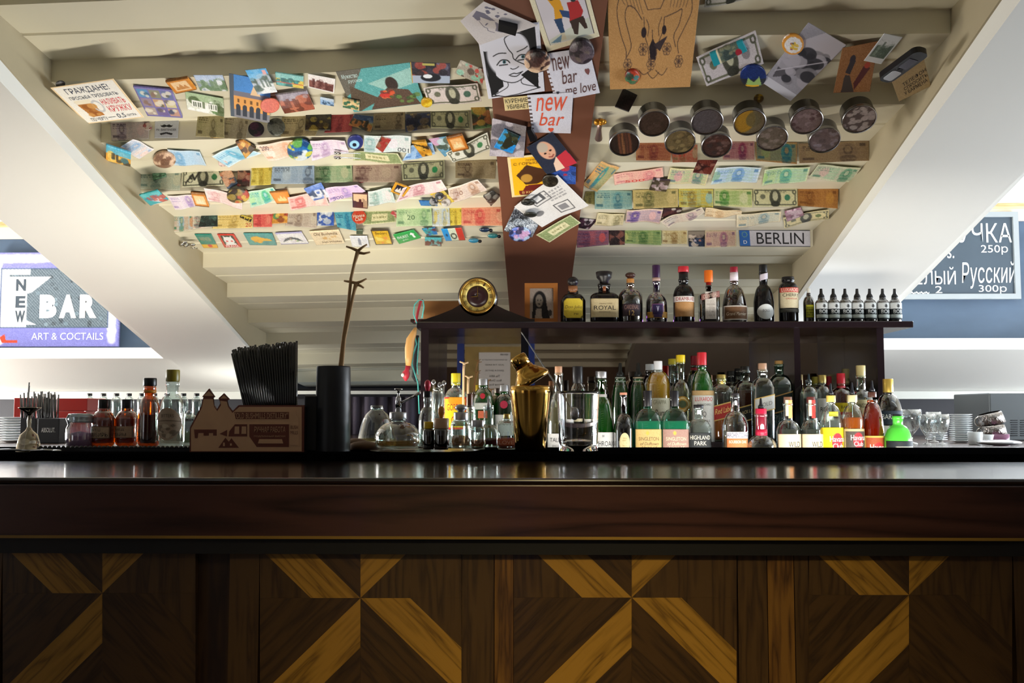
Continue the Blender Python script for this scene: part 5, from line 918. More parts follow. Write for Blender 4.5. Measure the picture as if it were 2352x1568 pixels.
# ------------------------------------------------------------------ bottles
GC = {'clear': ('E4EEEC', .10), 'green': ('2E9A3E', .08), 'teal': ('8CC4B4', .10), 'dark': ('2A241E', .10), 'amber': ('C87A28', .08), 'brown': ('5A2E14', .08), 'purple': ('6A4A8A', .12), 'olive': ('6A5A3A', .10), 'pink': ('D8A8A0', .1), 'red': ('8A2420', .08)}
def gl(k): return glass('glass_'+k, *GC[k])
def bottle(x, w_, Y, zb, sh0, sh1, wn, yt, gk, label, caps=(), liq=None, labels=(), sq=2.0, dr=1.0, name='liquor_bottle', cat='bottle', group=None, belly=0, opaque=None, tip=None, foot=.96, xn=None):
    """px measures at depth Y: body width w_, shoulder from sh0 to sh1, neck width wn, glass top yt.
    caps: (y_bottom, y_top, width, colour, kind); labels: dict(y0, y1, span, base, paint, text, slant)"""
    z = lambda py: at(x, py, Y).z; k = Y/F; c = Vector((at(x, 900, Y).x, Y, zb)); r_ = w_/2*k; rn = wn/2*k
    e = empty(name, c, label, cat, group); zs0, zs1, zt = z(sh0)-zb, z(sh1)-zb, z(yt)-zb
    def shape(off=0, bot=0, top=None):
        pr = [(.001, bot), ((r_-off)*foot*.9, bot), ((r_-off)*foot, bot+.004), (r_-off, bot+.012)]
        if belly: pr += [(r_*(1+belly)-off, (zs0)*.5)]
        for i in range(9):
            t = i/8; s_ = (1-math.cos(math.pi*t))/2; rr = r_+(rn-r_)*s_; zz = zs0+(zs1-zs0)*(t*.55+.45*math.sin(t*math.pi/2)*1.0) if False else zs0+(zs1-zs0)*t
            # round shoulder: quick at the neck
            rr = rn+(r_-rn)*math.sqrt(max(0, 1-t*t))*.75+(r_-rn)*(1-t)*.25; pr.append((max(rr-off, .001), zz))
        pr += [(rn-off, zs1+.001+(zt-zs1)*.02), (rn-off, zt-.012), (rn*1.12-off, zt-.010), (rn*1.12-off, zt-.002), (rn-off, zt)]
        if top is not None:
            out = []
            for a, b in zip(pr, pr[1:]):
                out.append(a)
                if b[1] >= top > a[1]: t = (top-a[1])/(b[1]-a[1]+1e-9); out.append((a[0]+(b[0]-a[0])*t, top)); out.append((.001, top)); break
            pr = out
        return pr
    mb = MB(); mb.lathe(c, shape(), 28, sq, dr, cap=False); mb.build('glass', mat(*opaque) if opaque else gl(gk), e)
    if liq and not opaque:
        mb = MB(); mb.lathe(c, shape(.0022, .006, z(liq[1])-zb), 24, sq, dr, cap=False); mb.build('liquid', liquid('drink_%s_%02d' % (liq[0], int((liq[2] if len(liq) > 2 else .55)*100)), liq[0], min(.95, (liq[2] if len(liq) > 2 else .55)*1.35)), e)
    for cp in caps:
        y0, y1, cw, colr = cp[:4]; kd = cp[4] if len(cp) > 4 else 'screw'; a, b = z(y0)-zb, z(y1)-zb; rc = cw/2*k; cc = c.copy()
        if kd == 'screw': pr = [(rc*.98, a), (rc, a+.001), (rc, b-.002), (rc*.95, b)]
        elif kd == 'band': pr = [(rc, a), (rc, b)]
        elif kd == 'ball': pr = [(rc*.5, a)]+[(rc*math.sin(t), a+(b-a)*(.55-.45*math.cos(t))) for t in (.7, 1.1, 1.5, 1.9, 2.3, 2.7, 3.1)]
        elif kd == 'flare': pr = [(rc*.5, a), (rc*.55, a+(b-a)*.25), (rc*.9, a+(b-a)*.5), (rc, b-.002), (rc*.9, b)]
        elif kd == 'spout': pr = [(rc, a), (rc, a+(b-a)*.25), (rc*.55, a+(b-a)*.4), (rc*.35, b-.002), (rc*.15, b)]
        elif kd == 'cone': pr = [(rc, a), (rc*.95, a+(b-a)*.4), (rc*.5, a+(b-a)*.6), (rc*.4, b)]
        mb = MB(); mb.lathe(cc, pr, 20); nm = {'band': 'neck_band', 'spout': 'pour_spout', 'cone': 'dropper_cap'}.get(kd, 'cap'); mb.build(nm, mat('cap_'+colr, colr, rough=.35, metal=.7 if colr in ('B8A05A', 'B0B0B4', 'C8C8CC', 'C8A850') else 0), e)
    for L in labels:
        y0, y1, sp = L['y0'], L['y1'], L.get('span', 1.0)
        z0, z1 = z(y0), z(y1); sl = L.get('slant', 0)*k; rl = (L['w']/2*k if 'w' in L else r_)*(1+belly*.8)
        def mp(u, v, off, z0=z0, z1=z1, sl=sl, rl=rl, sp=sp, a0=L.get('rot', 0)):
            s_ = min(.97, max(-.97, (2*u-1)*sp+a0)); a = math.asin(s_) if sq == 2 else s_*math.pi/2*.62
            ca, sa = math.sin(a), math.cos(a); m = 1 if sq == 2 else (abs(ca)**sq+abs(sa)**sq)**(-1/sq)
            R_ = rl+.0007+off
            return Vector((c.x+R_*m*ca, c.y-(rl*dr+.0007+off)*m*sa, z0+(z1-z0)*v+sl*(u-.5)))
        W, H = int(max(8, w_*sp/1.6)), int(max(6, (y1-y0)/1.6)); cv = Cv(W, H, L['base'], seed=int(x*7+y0))
        if L.get('edge'): [cv.rect(*b, L['edge']) for b in ((0, 0, 1, .06), (0, .94, 1, 1), (0, 0, .05, 1), (.95, 0, 1, 1))]
        if 'paint' in L: L['paint'](cv)
        cv.noise(3); U, V = cv.u, cv.v
        if L.get('oval'): a_, b_ = 2*U-1, 2*V-1; U, V = (a_*np.sqrt(1-b_*b_/2)+1)/2, (b_*np.sqrt(1-a_*a_/2)+1)/2
        Fp = np.array([[tuple(mp(U[i, j], V[i, j], .0006)) for j in range(U.shape[1])] for i in range(U.shape[0])]); Bp = np.array([[tuple(mp(U[i, j], V[i, j], .0001)) for j in range(U.shape[1])] for i in range(U.shape[0])])
        lab = link('label', paint_mesh('label', (Fp, Bp), cv.a), PAPER, e)
        if L.get('text'):
            by = {}
            for t in L['text']: by.setdefault(t[5] if len(t) > 5 else '1E1A18', []).append(t)
            for cc_, ts in by.items():
                mb = MB(); [letter(mb, mp, t[0], t[1], t[2], t[3], t[4], off=.0011, shear=(t[6] if len(t) > 6 else 0)) for t in ts]; mb.build('lettering', mat('ink_'+cc_, cc_, rough=.6), lab)
    return e
BK = ('black_glass', '0C0A0C', .12)
T1, T2 = ZT1+.001, ZT2+.001
g1 = 'bottles on the back bar'
def B(*a, **k): k.setdefault('group', g1); return bottle(*a, **k)
# --- rear rows first
B(1378, 46, 3.92, T2, 930, 890, 20, 862, 'clear', 'slim clear bottle just left of the two bright green ones, rear row', [(868, 852, 21, 'B0B0B4')], ('D8D0C0', 900, .2), [dict(y0=905, y1=935, span=.8, base='20242A', text=[('ARD', .2, .2, .8, .8, 'D0D4D8')])])
B(1425, 42, 3.75, T2, 945, 875, 22, 868, 'green', 'bright green bottle with a tall black pourer, left of the pair', [(880, 866, 24, '9CA8A0', 'band'), (866, 833, 18, '15181A', 'spout')], ('22D040', 884, .68))
B(1466, 42, 3.75, T2, 945, 875, 22, 868, 'green', 'bright green bottle with a tall black pourer, right of the pair', [(880, 866, 24, 'C8B8A0', 'band'), (866, 833, 18, '15181A', 'spout')], ('22D040', 884, .68))
B(1494, 40, 3.88, T2, 885, 862, 22, 850, 'olive', 'olive gold bottle half hidden behind the golden grappa bottle', [(860, 836, 22, 'C8CCD0')], ('B88A20', 870, .5))
B(1512, 56, 3.72, T2, 885, 852, 19, 848, 'clear', 'round golden grappa bottle with a white cap', [(850, 829, 20, 'E0E0E4')], ('E0A018', 856, .55), [dict(y0=914, y1=962, span=.85, base='C8C4AC', text=[('GRAPPA', .2, .1, .8, .3, '8A8468'), ('Rum', .25, .55, .75, .85, '3A3424', .3)])])
B(1545, 42, 3.95, T2, 905, 880, 17, 835, 'clear', 'clear bottle with a mustard cap, left one of two', [(838, 824, 19, 'D8C030')], ('E8E4D8', 900, .1))
B(1564, 48, 3.80, T2, 905, 872, 19, 830, 'clear', 'clear bottle with a lemon yellow cap and round golden label', [(834, 815, 21, 'E8C820')], ('ECE4C8', 890, .1), [dict(y0=910, y1=946, span=.75, base='C8963A', oval=1, paint=lambda c: (c.ring(.5, .5, .38, .38, .12, 'F0DCA0'), c.ell(.5, .5, .25, .25, '5A6A4A')))])
B(1597, 42, 3.95, T2, 895, 850, 19, 838, 'green', 'green bottle with a dark red cap behind the tall green liqueur', [(858, 817, 20, '98202C')], ('30B850', 862, .45))
B(1613, 52, 3.70, T2, 896, 850, 21, 838, 'green', 'tall green liqueur bottle with red cap, tan band and long white label', [(842, 809, 22, 'B8242E')], ('30D858', 844, .68), [dict(y0=897, y1=908, span=.95, base='B8986A'), dict(y0=908, y1=1040, span=.95, base='D0CEC8', text=[('LUXARDO', .12, .03, .88, .1, 'C8303A'), ('MARASCHINO', .2, .14, .8, .18, '6A6A6A'), ('Q', .42, .28, .58, .38, '5A5A5A'), ('ORIGINALE', .25, .42, .75, .46, '5A5A5A')])])
JW = 'square shouldered whisky bottle with a slanted '
B(1657, 52, 3.72, T2, 902, 882, 20, 868, 'clear', JW+'red label', [(882, 860, 21, 'B8A05A')], ('C86A1C', 940, .6), [dict(y0=926, y1=962, span=.98, base='A02A26', slant=14, edge='C8A860', text=[('Red Label', .15, .25, .85, .6, 'E8C070', .2)])], sq=4)
B(1680, 40, 3.95, T2, 895, 880, 19, 862, 'clear', 'clear necked bottle with a black cap between the red and black label whiskies', [(876, 852, 20, '141414')], ('6A3818', 930, .6))
B(1712, 50, 3.80, T2, 898, 875, 20, 850, 'clear', JW+'black label', [(856, 841, 21, '16120E')], ('4A1E10', 896, .75), [dict(y0=930, y1=966, span=.98, base='1C1A18', slant=14, edge='B89850', text=[('BLACK LABEL', .1, .3, .9, .5, 'C8B080', .1)])], sq=4)
B(1697, 42, 4.03, T2, 895, 872, 18, 850, 'clear', 'dark capped bottle almost touching the mirror behind the black label whisky', [(862, 846, 19, '1A1614')], ('7A4A20', 930, .5))
B(1752, 48, 3.66, T2, 890, 868, 20, 848, 'clear', JW+'silver white label and a tan stopper', [(852, 834, 20, 'A8846A')], ('3A4444', 893, .45), [dict(y0=910, y1=945, span=.98, base='B8B8B4', slant=12, edge='C0A058', text=[('GOLD', .2, .4, .8, .65, '6A6A66')])], sq=4)
B(1790, 54, 3.86, T2, 885, 860, 19, 836, 'teal', 'dark teal whisky bottle with a cork top beside the middle post', [(840, 828, 19, 'A8804A')], ('24383A', 890, .7), [dict(y0=905, y1=945, span=.98, base='16221E', slant=16, edge='B08A50')], sq=4)
# right compartment, rear
B(1858, 42, 3.78, T2, 905, 885, 13, 872, 'clear', 'clear gin bottle with a dark spout, first right of the post', [(880, 858, 12, '203038', 'spout')], ('D8E4E0', 900, .1), [dict(y0=915, y1=960, span=.7, base='3A3A34', text=[('GIN', .2, .4, .8, .7, 'D8A050')])])
B(1872, 44, 3.98, T2, 900, 884, 15, 880, 'clear', 'clear bottle with a small pale gold cap, rear right compartment', [(888, 865, 14, 'C8B84A')], ('E0E4D8', 900, .1))
B(1889, 42, 3.80, T2, 903, 884, 17, 876, 'clear', 'clear bottle with a brass cap behind the yellow rum', [(880, 861, 19, 'B8A05A')], ('8A6A40', 930, .4), [dict(y0=915, y1=965, span=.8, base='D8D4CC', text=[('RUM', .2, .4, .8, .6, '2A2420')])])
B(1904, 38, 4.00, T2, 905, 890, 14, 884, 'clear', 'bottle with a thin red cap peeking behind the yellow rum', [(890, 864, 13, 'C0283A')], ('C8C0B0', 900, .2))
B(1943, 42, 3.99, T2, 895, 880, 16, 868, 'clear', 'bottle with a tall pale gold cap behind the red capped one', [(884, 847, 17, 'C8B880')], ('C89A40', 900, .4))
B(1932, 46, 3.80, T2, 905, 890, 18, 880, 'amber', 'amber bottle with a bright red cap and yellow label', [(892, 857, 19, 'C82434')], ('7A4A14', 900, .6), [dict(y0=925, y1=946, span=.8, base='D8C020', text=[('BAR', .3, .3, .7, .6, '5A5010')]), dict(y0=946, y1=965, span=.8, base='B04030', text=[('RED', .2, .3, .8, .7, 'E8D0B0')])])
B(1978, 50, 3.78, T2, 916, 895, 20, 862, 'clear', 'tall clear bottle with a champagne cap and cream label', [(866, 839, 21, 'C8B880')], ('E8E8E4', 914, .1), [dict(y0=918, y1=975, span=.9, base='D8CCA0', text=[('ANGOSTURA', .15, .15, .95, .32, '3A3428')])])
# --- front row
B(1283, 52, 3.44, T1, 975, 900, 19, 856, 'clear', 'clear whisky bottle with cork and white label, just left of the mixing glass', [(861, 841, 17, 'B88A6A')], ('8A7A50', 935, .3), [dict(y0=925, y1=900, span=.6, base='2A2E34') if False else dict(y0=995, y1=1075, span=.95, base='D8D8D8', text=[('TALISKER', .1, .12, .95, .24, '3A3A40'), ('SINGLE MALT', .2, .32, .8, .38, '7A7A7A'), ('ISLE OF SKYE', .2, .42, .8, .48, '7A7A7A')])])
B(1327, 54, 3.50, T1, 960, 880, 21, 868, 'dark', 'dark brandy bottle with a thick black cap, seen through the mixing glass', [(880, 841, 24, '18161A'), (903, 895, 20, 'C89060', 'band')], ('1A1410', 900, .8), [dict(y0=930, y1=945, span=.4, base='C8C0A0', oval=1), dict(y0=975, y1=1040, span=.7, base='D0C8A8')])
B(1383, 58, 3.46, T1, 990, 910, 20, 870, 'green', 'green whisky bottle with silver screw cap and white label, just right of the mixing glass', [(868, 853, 21, 'B0B0B4'), (930, 905, 22, 'D4D4D4', 'band')], ('2AB04C', 900, .68), [dict(y0=992, y1=1075, span=.96, base='D4D6D4', text=[('W', .45, .07, .55, .14, '4A4A4A'), ('LAPHROAIG', .02, .24, .98, .38, '2A2A2E'), ('ISLAY MALT', .25, .44, .75, .49, '6A6A6A'), ('QUARTER CASK', .08, .58, .92, .68, '3A6A4A')])])
B(1432, 46, 3.42, T1, 985, 950, 16, 906, 'dark', 'small dark whisky bottle with red neck strip and oval cream label', [(910, 901, 17, 'C88A70'), (946, 910, 12, 'C05A5A', 'band')], ('18100A', 960, .85), [dict(y0=993, y1=1040, span=.5, base='CCC090', oval=1, edge=None, paint=lambda c: c.text(5, .25, .2, .75, .8, 'A89868'))])
for x, lb, bc, tx in ((1487, 'tan', 'C0A468', '6A5432'), (1549, 'mauve brown', '9C7C70', 'D8C8A8')):
    B(x, 64, 3.42, T1, 972, 938, 19, 912, 'teal', 'flat teal glass whisky bottle with dark cap and %s label' % lb, [(933, 897, 20, '161418')], ('6AC0A4', 966, .65), [dict(y0=985, y1=1075, span=.95, base=bc, paint=lambda c: (c.ell(.45, .1, .06, .05, 'D8A848'), c.ell(.45, .53, .06, .05, 'E0B050')), text=[('SINGLETON', .15, .2, .85, .29, tx), ('of Dufftown', .2, .33, .85, .41, tx, .3), ('Unité 15', .25, .43, .8, .5, tx, .3)])], sq=3.2, dr=.6)
B(1604, 56, 3.42, T1, 985, 962, 18, 936, 'clear', 'clear broad whisky bottle with black stopper and dark label, right of the teal pair', [(937, 929, 23, '18161A')], ('A8A890', 1000, .2), [dict(y0=993, y1=1028, span=.95, base='24282A', text=[('HIGHLAND', .08, .18, .92, .45, 'D8D4C0'), ('PARK', .25, .55, .75, .82, 'D8D4C0')]), dict(y0=1028, y1=1075, span=.95, base='A8A468')], dr=.7, sq=2.6)
B(1688, 58, 3.42, T1, 978, 945, 19, 908, 'clear', 'clear bourbon bottle with a white and orange label', [(928, 903, 18, '2A282C')], ('B89880', 990, .2), [dict(y0=991, y1=1006, span=.8, base='DCD8DC', text=[('ARCHENTOSHA', .02, .15, .98, .85, '3A3A5A')]), dict(y0=1006, y1=1028, span=.8, base='C87848', text=[('BOURBON OAK', .1, .2, .9, .5, 'F0E0D0')]), dict(y0=1028, y1=1072, span=.8, base='E4E2E0')])
B(1747, 66, 3.40, T1, 1022, 1000, 26, 950, 'clear', 'squat bourbon bottle dipped in red wax with a black pourer', [(1000, 985, 27, 'A81838', 'band'), (985, 938, 25, 'B01A3C'), (938, 914, 13, '141416', 'spout')], ('A8A088', 1026, .2), [dict(y0=1027, y1=1075, span=.93, base='D8C89C', text=[('Makers', .3, .08, .85, .36, '2A241E')])])
for x, st in ((1809, 'F0A868'), (1862, 'B83A34')):
    B(x, 54 if x < 1850 else 50, 3.42, T1, 988, 965, 20, 925, 'clear', 'bourbon bottle with plain cream label and %s neck strip' % ('an orange and white' if x < 1850 else 'a red'), [(925, 911, 19, '6A4A38' if x < 1850 else '5A2A26')], ('6A6A60', 985, .25),
      [dict(y0=918, y1=960, span=.45, w=20, rot=.3, base=st), dict(y0=918, y1=955, span=.3, w=20, rot=-.4, base='D8D0B8'), dict(y0=996, y1=1075, span=.95, base='D8C8A8', text=[('WILD', .38, .22, .88, .38, '2A2824'), ('TURKEY', .25, .40, .98, .54, '2A2824')])])
def hav(c): c.ell(.62, .36, .26, .22, 'C02A34'); c.blobs(['C8A820'], 5, .03, .05, (.1, .6, .9, .9), .5)
B(1908, 50, 3.42, T1, 975, 930, 17, 920, 'clear', 'white rum bottle with a bright yellow label and black pourer', [(923, 908, 21, 'D8C060'), (908, 880, 11, '14161E', 'spout')], ('E8E8E0', 960, .1), [dict(y0=945, y1=956, span=.5, base='D8C838', w=40), dict(y0=981, y1=1072, span=.96, base='E0C41C', paint=hav, text=[('Havana', .28, .22, .98, .36, 'F4F0E8'), ('Club', .4, .40, .88, .54, 'F4F0E8')])])
B(1957, 48, 3.42, T1, 965, 930, 18, 920, 'clear', 'amber rum bottle with a cream cap, grey label with a red sun', [(923, 907, 22, 'C8BC90'), (907, 878, 11, '14161E', 'spout')], ('C8601C', 958, .55), [dict(y0=984, y1=1072, span=.96, base='4A443E', edge='B8A880', paint=lambda c: c.ell(.6, .3, .25, .2, 'A82A34'), text=[('Havana', .25, .16, .95, .3, 'F0ECE4'), ('Club', .38, .33, .82, .45, 'F0ECE4'), ('ESPECIAL', .15, .6, .9, .68, 'C8B890')])])
B(2003, 48, 3.44, T1, 985, 925, 20, 918, 'amber', 'slender tapering brown rum bottle with an orange brown label', [(912, 900, 19, '4A2A20'), (900, 874, 12, '14141C', 'spout')], ('A86A1C', 925, .6), [dict(y0=942, y1=960, span=.7, w=32, base='B09048', oval=1), dict(y0=1000, y1=1075, span=.96, base='9A4A28', edge='C8A850', paint=lambda c: c.ell(.6, .42, .25, .22, 'B02A2E'), text=[('Havana', .2, .26, .98, .44, 'F4F0E8'), ('Club', .36, .48, .86, .62, 'F4F0E8')])])
B(2040, 58, 3.62, T1+.0, 945, 905, 21, 900, 'dark', 'broad black rum bottle with a gold screw cap and blue black label', [(905, 870, 23, 'C8A850')], ('2A1410', 930, .7), [dict(y0=943, y1=975, span=.95, base='26303E', text=[('BARCELO', .1, .25, .9, .6, 'D8D8D8')]), dict(y0=977, y1=1010, span=.95, base='D8DCDC')])
B(2060, 60, 3.40, T1, 1010, 975, 22, 955, 'green', 'dome shouldered bottle, lime green above and black below', [(962, 951, 22, '10141A')], None, [dict(y0=1012, y1=1060, span=.97, base='1A2024'), dict(y0=1024, y1=1050, span=.7, rot=.2, base='C8CCC0', text=[('GIN', .1, .2, .9, .7, '6A6A60')])], opaque=('lime_frosted_glass', '4AB83A', .25))
# gin and green bottles at the left of the shelf unit
B(1047, 62, 3.50, T1, 930, 890, 20, 876, 'clear', 'clear gin bottle with yellow cap and yellow label with red lettering', [(884, 857, 22, 'E0CC28')], ('DCE0DC', 900, .1), [dict(y0=912, y1=985, span=.8, base='E8D020', edge='D83A20', paint=lambda c: c.ell(.55, .1, .35, .16, 'F0A020'), text=[('GORDON', .15, .22, .98, .42, 'B8281E'), ('GIN', .35, .6, .8, .85, 'B8281E')])])
B(1110, 52, 3.56, T1, 935, 892, 20, 884, 'green', 'green gin bottle with silver cap and red seal, left of the pair', [(888, 869, 21, 'B0B0B4')], ('2CC448', 895, .7), [dict(y0=903, y1=916, span=.22, base='A82434', oval=1), dict(y0=925, y1=940, span=.7, base='C8CCC8'), dict(y0=943, y1=960, span=.4, base='C86A4A')])
B(1158, 46, 3.58, T1, 930, 905, 19, 898, 'green', 'dark green gin bottle with silver cap, right of the pair beside the gold shaker', [(904, 884, 20, 'B0B0B4')], ('1E5A34', 905, .65), [dict(y0=920, y1=938, span=.38, base='98203A', oval=1), dict(y0=952, y1=1000, span=.9, base='C8CCCC', text=[('LONDON', .15, .3, .85, .5, '5A6A5A')])])
# --- upper shelf
Z3 = zs_+.001; g2 = 'bottles on the upper shelf'
def U(x, w_, sh0, sh1, wn, yt, gk, label, caps=(), liq=None, labels=(), **k): k.setdefault('group', g2); return bottle(x, w_, k.pop('Y', 3.93), Z3, sh0, sh1, wn, yt, gk, label, caps, liq, labels, **k)
U(1317, 58, 692, 674, 22, 668, 'dark', 'dark bottle with round black ball stopper and yellow rounded label', [(672, 657, 22, '8A5A38', 'band'), (660, 635, 26, '120E12', 'ball')], None, [dict(y0=687, y1=732, span=.75, base='D0B83A', oval=0, paint=lambda c: [c.poly(p, '100C0C') for p in ([(0, 0), (.18, 0), (0, .18)], [(1, 0), (.82, 0), (1, .18)], [(0, 1), (.18, 1), (0, .82)], [(1, 1), (.82, 1), (1, .82)])], text=[('Don Julio', .08, .36, .95, .56, '6A5A14', .2), ('70', .5, .75, .75, .84, '3A3010')])], opaque=BK, dr=.7, sq=2.8)
U(1389, 64, 682, 672, 26, 652, 'dark', 'square dark rum bottle with flared stopper and square cream label', [(672, 655, 22, '8A5030', 'band'), (652, 624, 38, '141012', 'flare')], None, [dict(y0=688, y1=731, span=.95, base='C0B088', text=[('Heavy Mill', .3, .24, .75, .32, '6A5A40', .2), ('ROYAL', .14, .38, .86, .6, '1E1A16'), ('RESERVA', .3, .68, .7, .74, '6A5A40')])], opaque=BK, sq=6, dr=.8)
U(1450, 56, 682, 662, 18, 650, 'olive', 'rounded smoky glass rum bottle with a cork stopper', [(662, 640, 18, 'B07A40'), (640, 625, 24, '3A2018', 'ball')], ('3A2430', 690, .6), [dict(y0=700, y1=728, span=.7, base='30222C', text=[('CARDENAL', .1, .1, .9, .45, '8A6A60'), ('12', .35, .55, .65, .95, 'B8985A')])])
U(1510, 48, 695, 672, 16, 645, 'purple', 'bell shaped bottle on the upper shelf glowing violet, with a purple cap', [(640, 609, 18, '30143A'), (645, 638, 19, 'A88A80', 'band')], ('2E1E4A', 690, .5), [dict(y0=718, y1=732, span=.9, base='B88A3A', paint=lambda c: c.poly([(.25, 0), (.75, 0), (.7, 1), (.3, 1)], '2A1A4A')), dict(y0=700, y1=726, span=.5, base='241640', edge='A8689A', text=[('◊' if False else 'V', .4, .2, .6, .7, 'D8D8F0')])], belly=.05)
U(1573, 48, 678, 655, 21, 640, 'dark', 'black liqueur bottle with bright red cap and tan tapered label', [(655, 624, 21, '0E0E10', 'band'), (625, 612, 25, 'B82832')], None, [dict(y0=682, y1=695, span=.98, base='E0D8D4', text=[('DRAMBUIE', .1, .2, .9, .8, '9A2A28')]), dict(y0=695, y1=729, span=.9, base='B88A58')], opaque=BK)
U(1631, 46, 680, 672, 12, 655, 'brown', 'square amber brown liqueur bottle with orange cap and slanted ribbon', [(648, 621, 20, 'D86A18'), (672, 648, 12, '8A1E24', 'band')], ('2E120C', 680, .85), [dict(y0=672, y1=735, span=.5, base='C8C0B8', rot=.0, paint=lambda c: c.text(10, .15, .3, .85, .95, '9A9088')), dict(y0=674, y1=688, span=.8, base='8A5A54', slant=8, text=[('COINTREAU', .1, .2, .9, .8, 'D8B8A8')])], sq=6)
U(1690, 56, 705, 655, 17, 645, 'red', 'dark red conical liqueur bottle with white neck band and brown label', [(626, 613, 18, '8A1A2C'), (645, 626, 19, 'D8CCD4', 'band')], ('4A1010', 650, .8), [dict(y0=704, y1=737, span=.95, base='6A4A30', edge='D0C8C0', text=[('Grand Marnier', .1, .45, .9, .68, 'E0D0B8', .2)])], belly=.02)
U(1758, 46, 695, 655, 18, 625, 'dark', 'black bottle with white slanted neck stripe, round white label and red seal', [(628, 608, 19, '121214')], None, [dict(y0=629, y1=643, span=.9, w=19, base='C8C0CC', slant=5), dict(y0=667, y1=682, span=.5, base='7A2028', oval=1, w=26), dict(y0=700, y1=735, span=.8, base='D0D4D4', oval=1, text=[('BOLS', .3, .35, .7, .5, '6A6A70')])], opaque=BK)
U(1815, 44, 664, 650, 26, 640, 'dark', 'dark cherry liqueur bottle with red and cream label at the right end', [(648, 636, 28, '141014')], None, [dict(y0=662, y1=673, span=.96, base='B84A3E', text=[('LUXARDO', .08, .15, .92, .85, 'E8D0C0')]), dict(y0=673, y1=709, span=.96, base='CCC0A0', text=[('CHERRY', .12, .08, .95, .28, '2A2A22'), ('SANGUE', .25, .36, .85, .46, 'B84A3E')]), dict(y0=711, y1=719, span=.95, base='4A4A44')], opaque=BK)
U(1862, 25, 694, 680, 9, 675, 'olive', 'slim olive bottle with white tip and yellow sticker, left of the dropper bottles', [(690, 673, 9, '3A1418', 'band'), (674, 662, 8, 'D8D8D0')], ('6A6420', 700, .5), [dict(y0=701, y1=730, span=.7, base='A8A828', paint=lambda c: c.text(4, .1, .1, .9, .9, '5A5A14'))])
DX = [1891, 1919, 1946, 1974, 2003, 2033, 2061]; ordn = ['first from the left', 'second from the left', 'third from the left', 'in the middle', 'third from the right', 'second from the right', 'at the far right']
for i, x in enumerate(DX):
    U(x, 28, 696, 688, 14, 684, 'brown', 'small brown dropper bottle with black and white label, %s of the seven' % ordn[i], [(690, 663, 15, '0E0E10', 'cone')], ('241008', 700, .85), [dict(y0=696, y1=710, span=.96, base='C0C4C4', paint=lambda c: c.ell(.6, .55, .13, .3, '2A2A2A')), dict(y0=710, y1=735, span=.96, base='1A2022', text=[('BOB', .22, .08, .9, .42, 'D8DCDC')]), dict(y0=723, y1=731, span=.9, base='B8C0BC', w=29)], group='dropper bottles on the upper shelf', name='dropper_bottle', Y=3.90)
# clock, picture, box, cords
ck = empty('mantel_clock', at(1098, 739, 3.93), 'round brass rimmed wooden mantel clock on a long arched base', 'clock'); ck.location.z = Z3
Yc = 3.90; C0 = at(1098, 683, Yc); k_ = Yc/F
def arc_base():
    mb = MB(); p = []
    for px, py in ((945, 734), (980, 734), (1010, 724), (1040, 712), (1060, 700), (1136, 700), (1160, 712), (1190, 724), (1218, 734), (1228, 734), (1228, 740), (945, 740)): q = at(px, py, Yc-.0); p.append((q.x, Yc-.03, max(q.z, Z3)))
    return mb.prism(p, (0, .11, 0))
arc_base().build('base', mat('clock_wood', '24120E', rough=.3, coat=.4), ck)
def disc(cx, y0, y1, r0, r1, n=48, mi=0, mb=None):
    mb = mb or MB(); vs = []; fs = []
    for k, (yy, rr) in enumerate(((y1, r0), (y0, r0), (y0, r1), (y1, r1))):
        for i in range(n): a = 2*math.pi*i/n; vs.append((cx.x+rr*math.cos(a), yy, cx.z+rr*math.sin(a)))
    for k in range(4):
        for i in range(n): a = k*n+i; b = k*n+(i+1) % n; a2 = ((k+1) % 4)*n+i; b2 = ((k+1) % 4)*n+(i+1) % n; fs.append((a, b, b2, a2))
    return mb.add(vs, fs, True)
disc(C0, Yc-.03, Yc+.06, .0005, 45*k_).build('case', mat('clock_wood'), ck)
BR = mat('brass', 'B8924A', rough=.25, metal=1)
disc(C0, Yc-.045, Yc-.028, 36.5*k_, 41*k_).build('bezel', BR, ck)
disc(C0, Yc-.036, Yc-.031, 25*k_, 37*k_).build('chapter_ring', mat('pale_brass', 'C0AC5E', rough=.4, metal=.3), ck)
disc(C0, Yc-.034, Yc-.0305, .0005, 26*k_).build('dial', mat('dark_dial', '2A1418', rough=.3), ck)
mb = MB()
for i in range(12):
    a = i*math.pi/6; d0, d1 = Vector((math.sin(a), 0, math.cos(a))), 31*k_; s = ('XII', 'I', 'II', 'III', 'IV', 'V', 'VI', 'VII', 'VIII', 'IX', 'X', 'XI')[i]; hw = (1.2+len(s)*.9)*k_
    ux, uz = Vector((math.cos(a), 0, -math.sin(a))), d0
    mp = lambda u, v, off, ux=ux, uz=uz, hw=hw: Vector((C0.x, Yc-.0375-off, C0.z))+uz*(d1+(.5-v)*8*k_)+ux*(u-.5)*2*hw
    letter(mb, mp, s, 0, 0, 1, 1)
mb.build('numerals', mat('ink_3A2A14', '3A2A14'), ck)
for nm_, ang, ln, wd in (('hour_hand', -95, 15, 1.3), ('minute_hand', 2, 22, 1.0)):
    a = R(ang); d = Vector((math.sin(a), 0, math.cos(a))); n_ = Vector((d.z, 0, -d.x)); p = Vector((C0.x, Yc-.039, C0.z)); mb = MB(); mb.prism([p-n_*wd*k_, p-n_*wd*.4*k_+d*ln*k_, p+n_*wd*.4*k_+d*ln*k_, p+n_*wd*k_], (0, -.001, 0)); mb.build(nm_, BR, ck)
fr = empty('picture_frame', at(1243, 739, 3.98), 'orange wooden frame with a black and white portrait of a long haired woman', 'picture'); fr.location.z = Z3
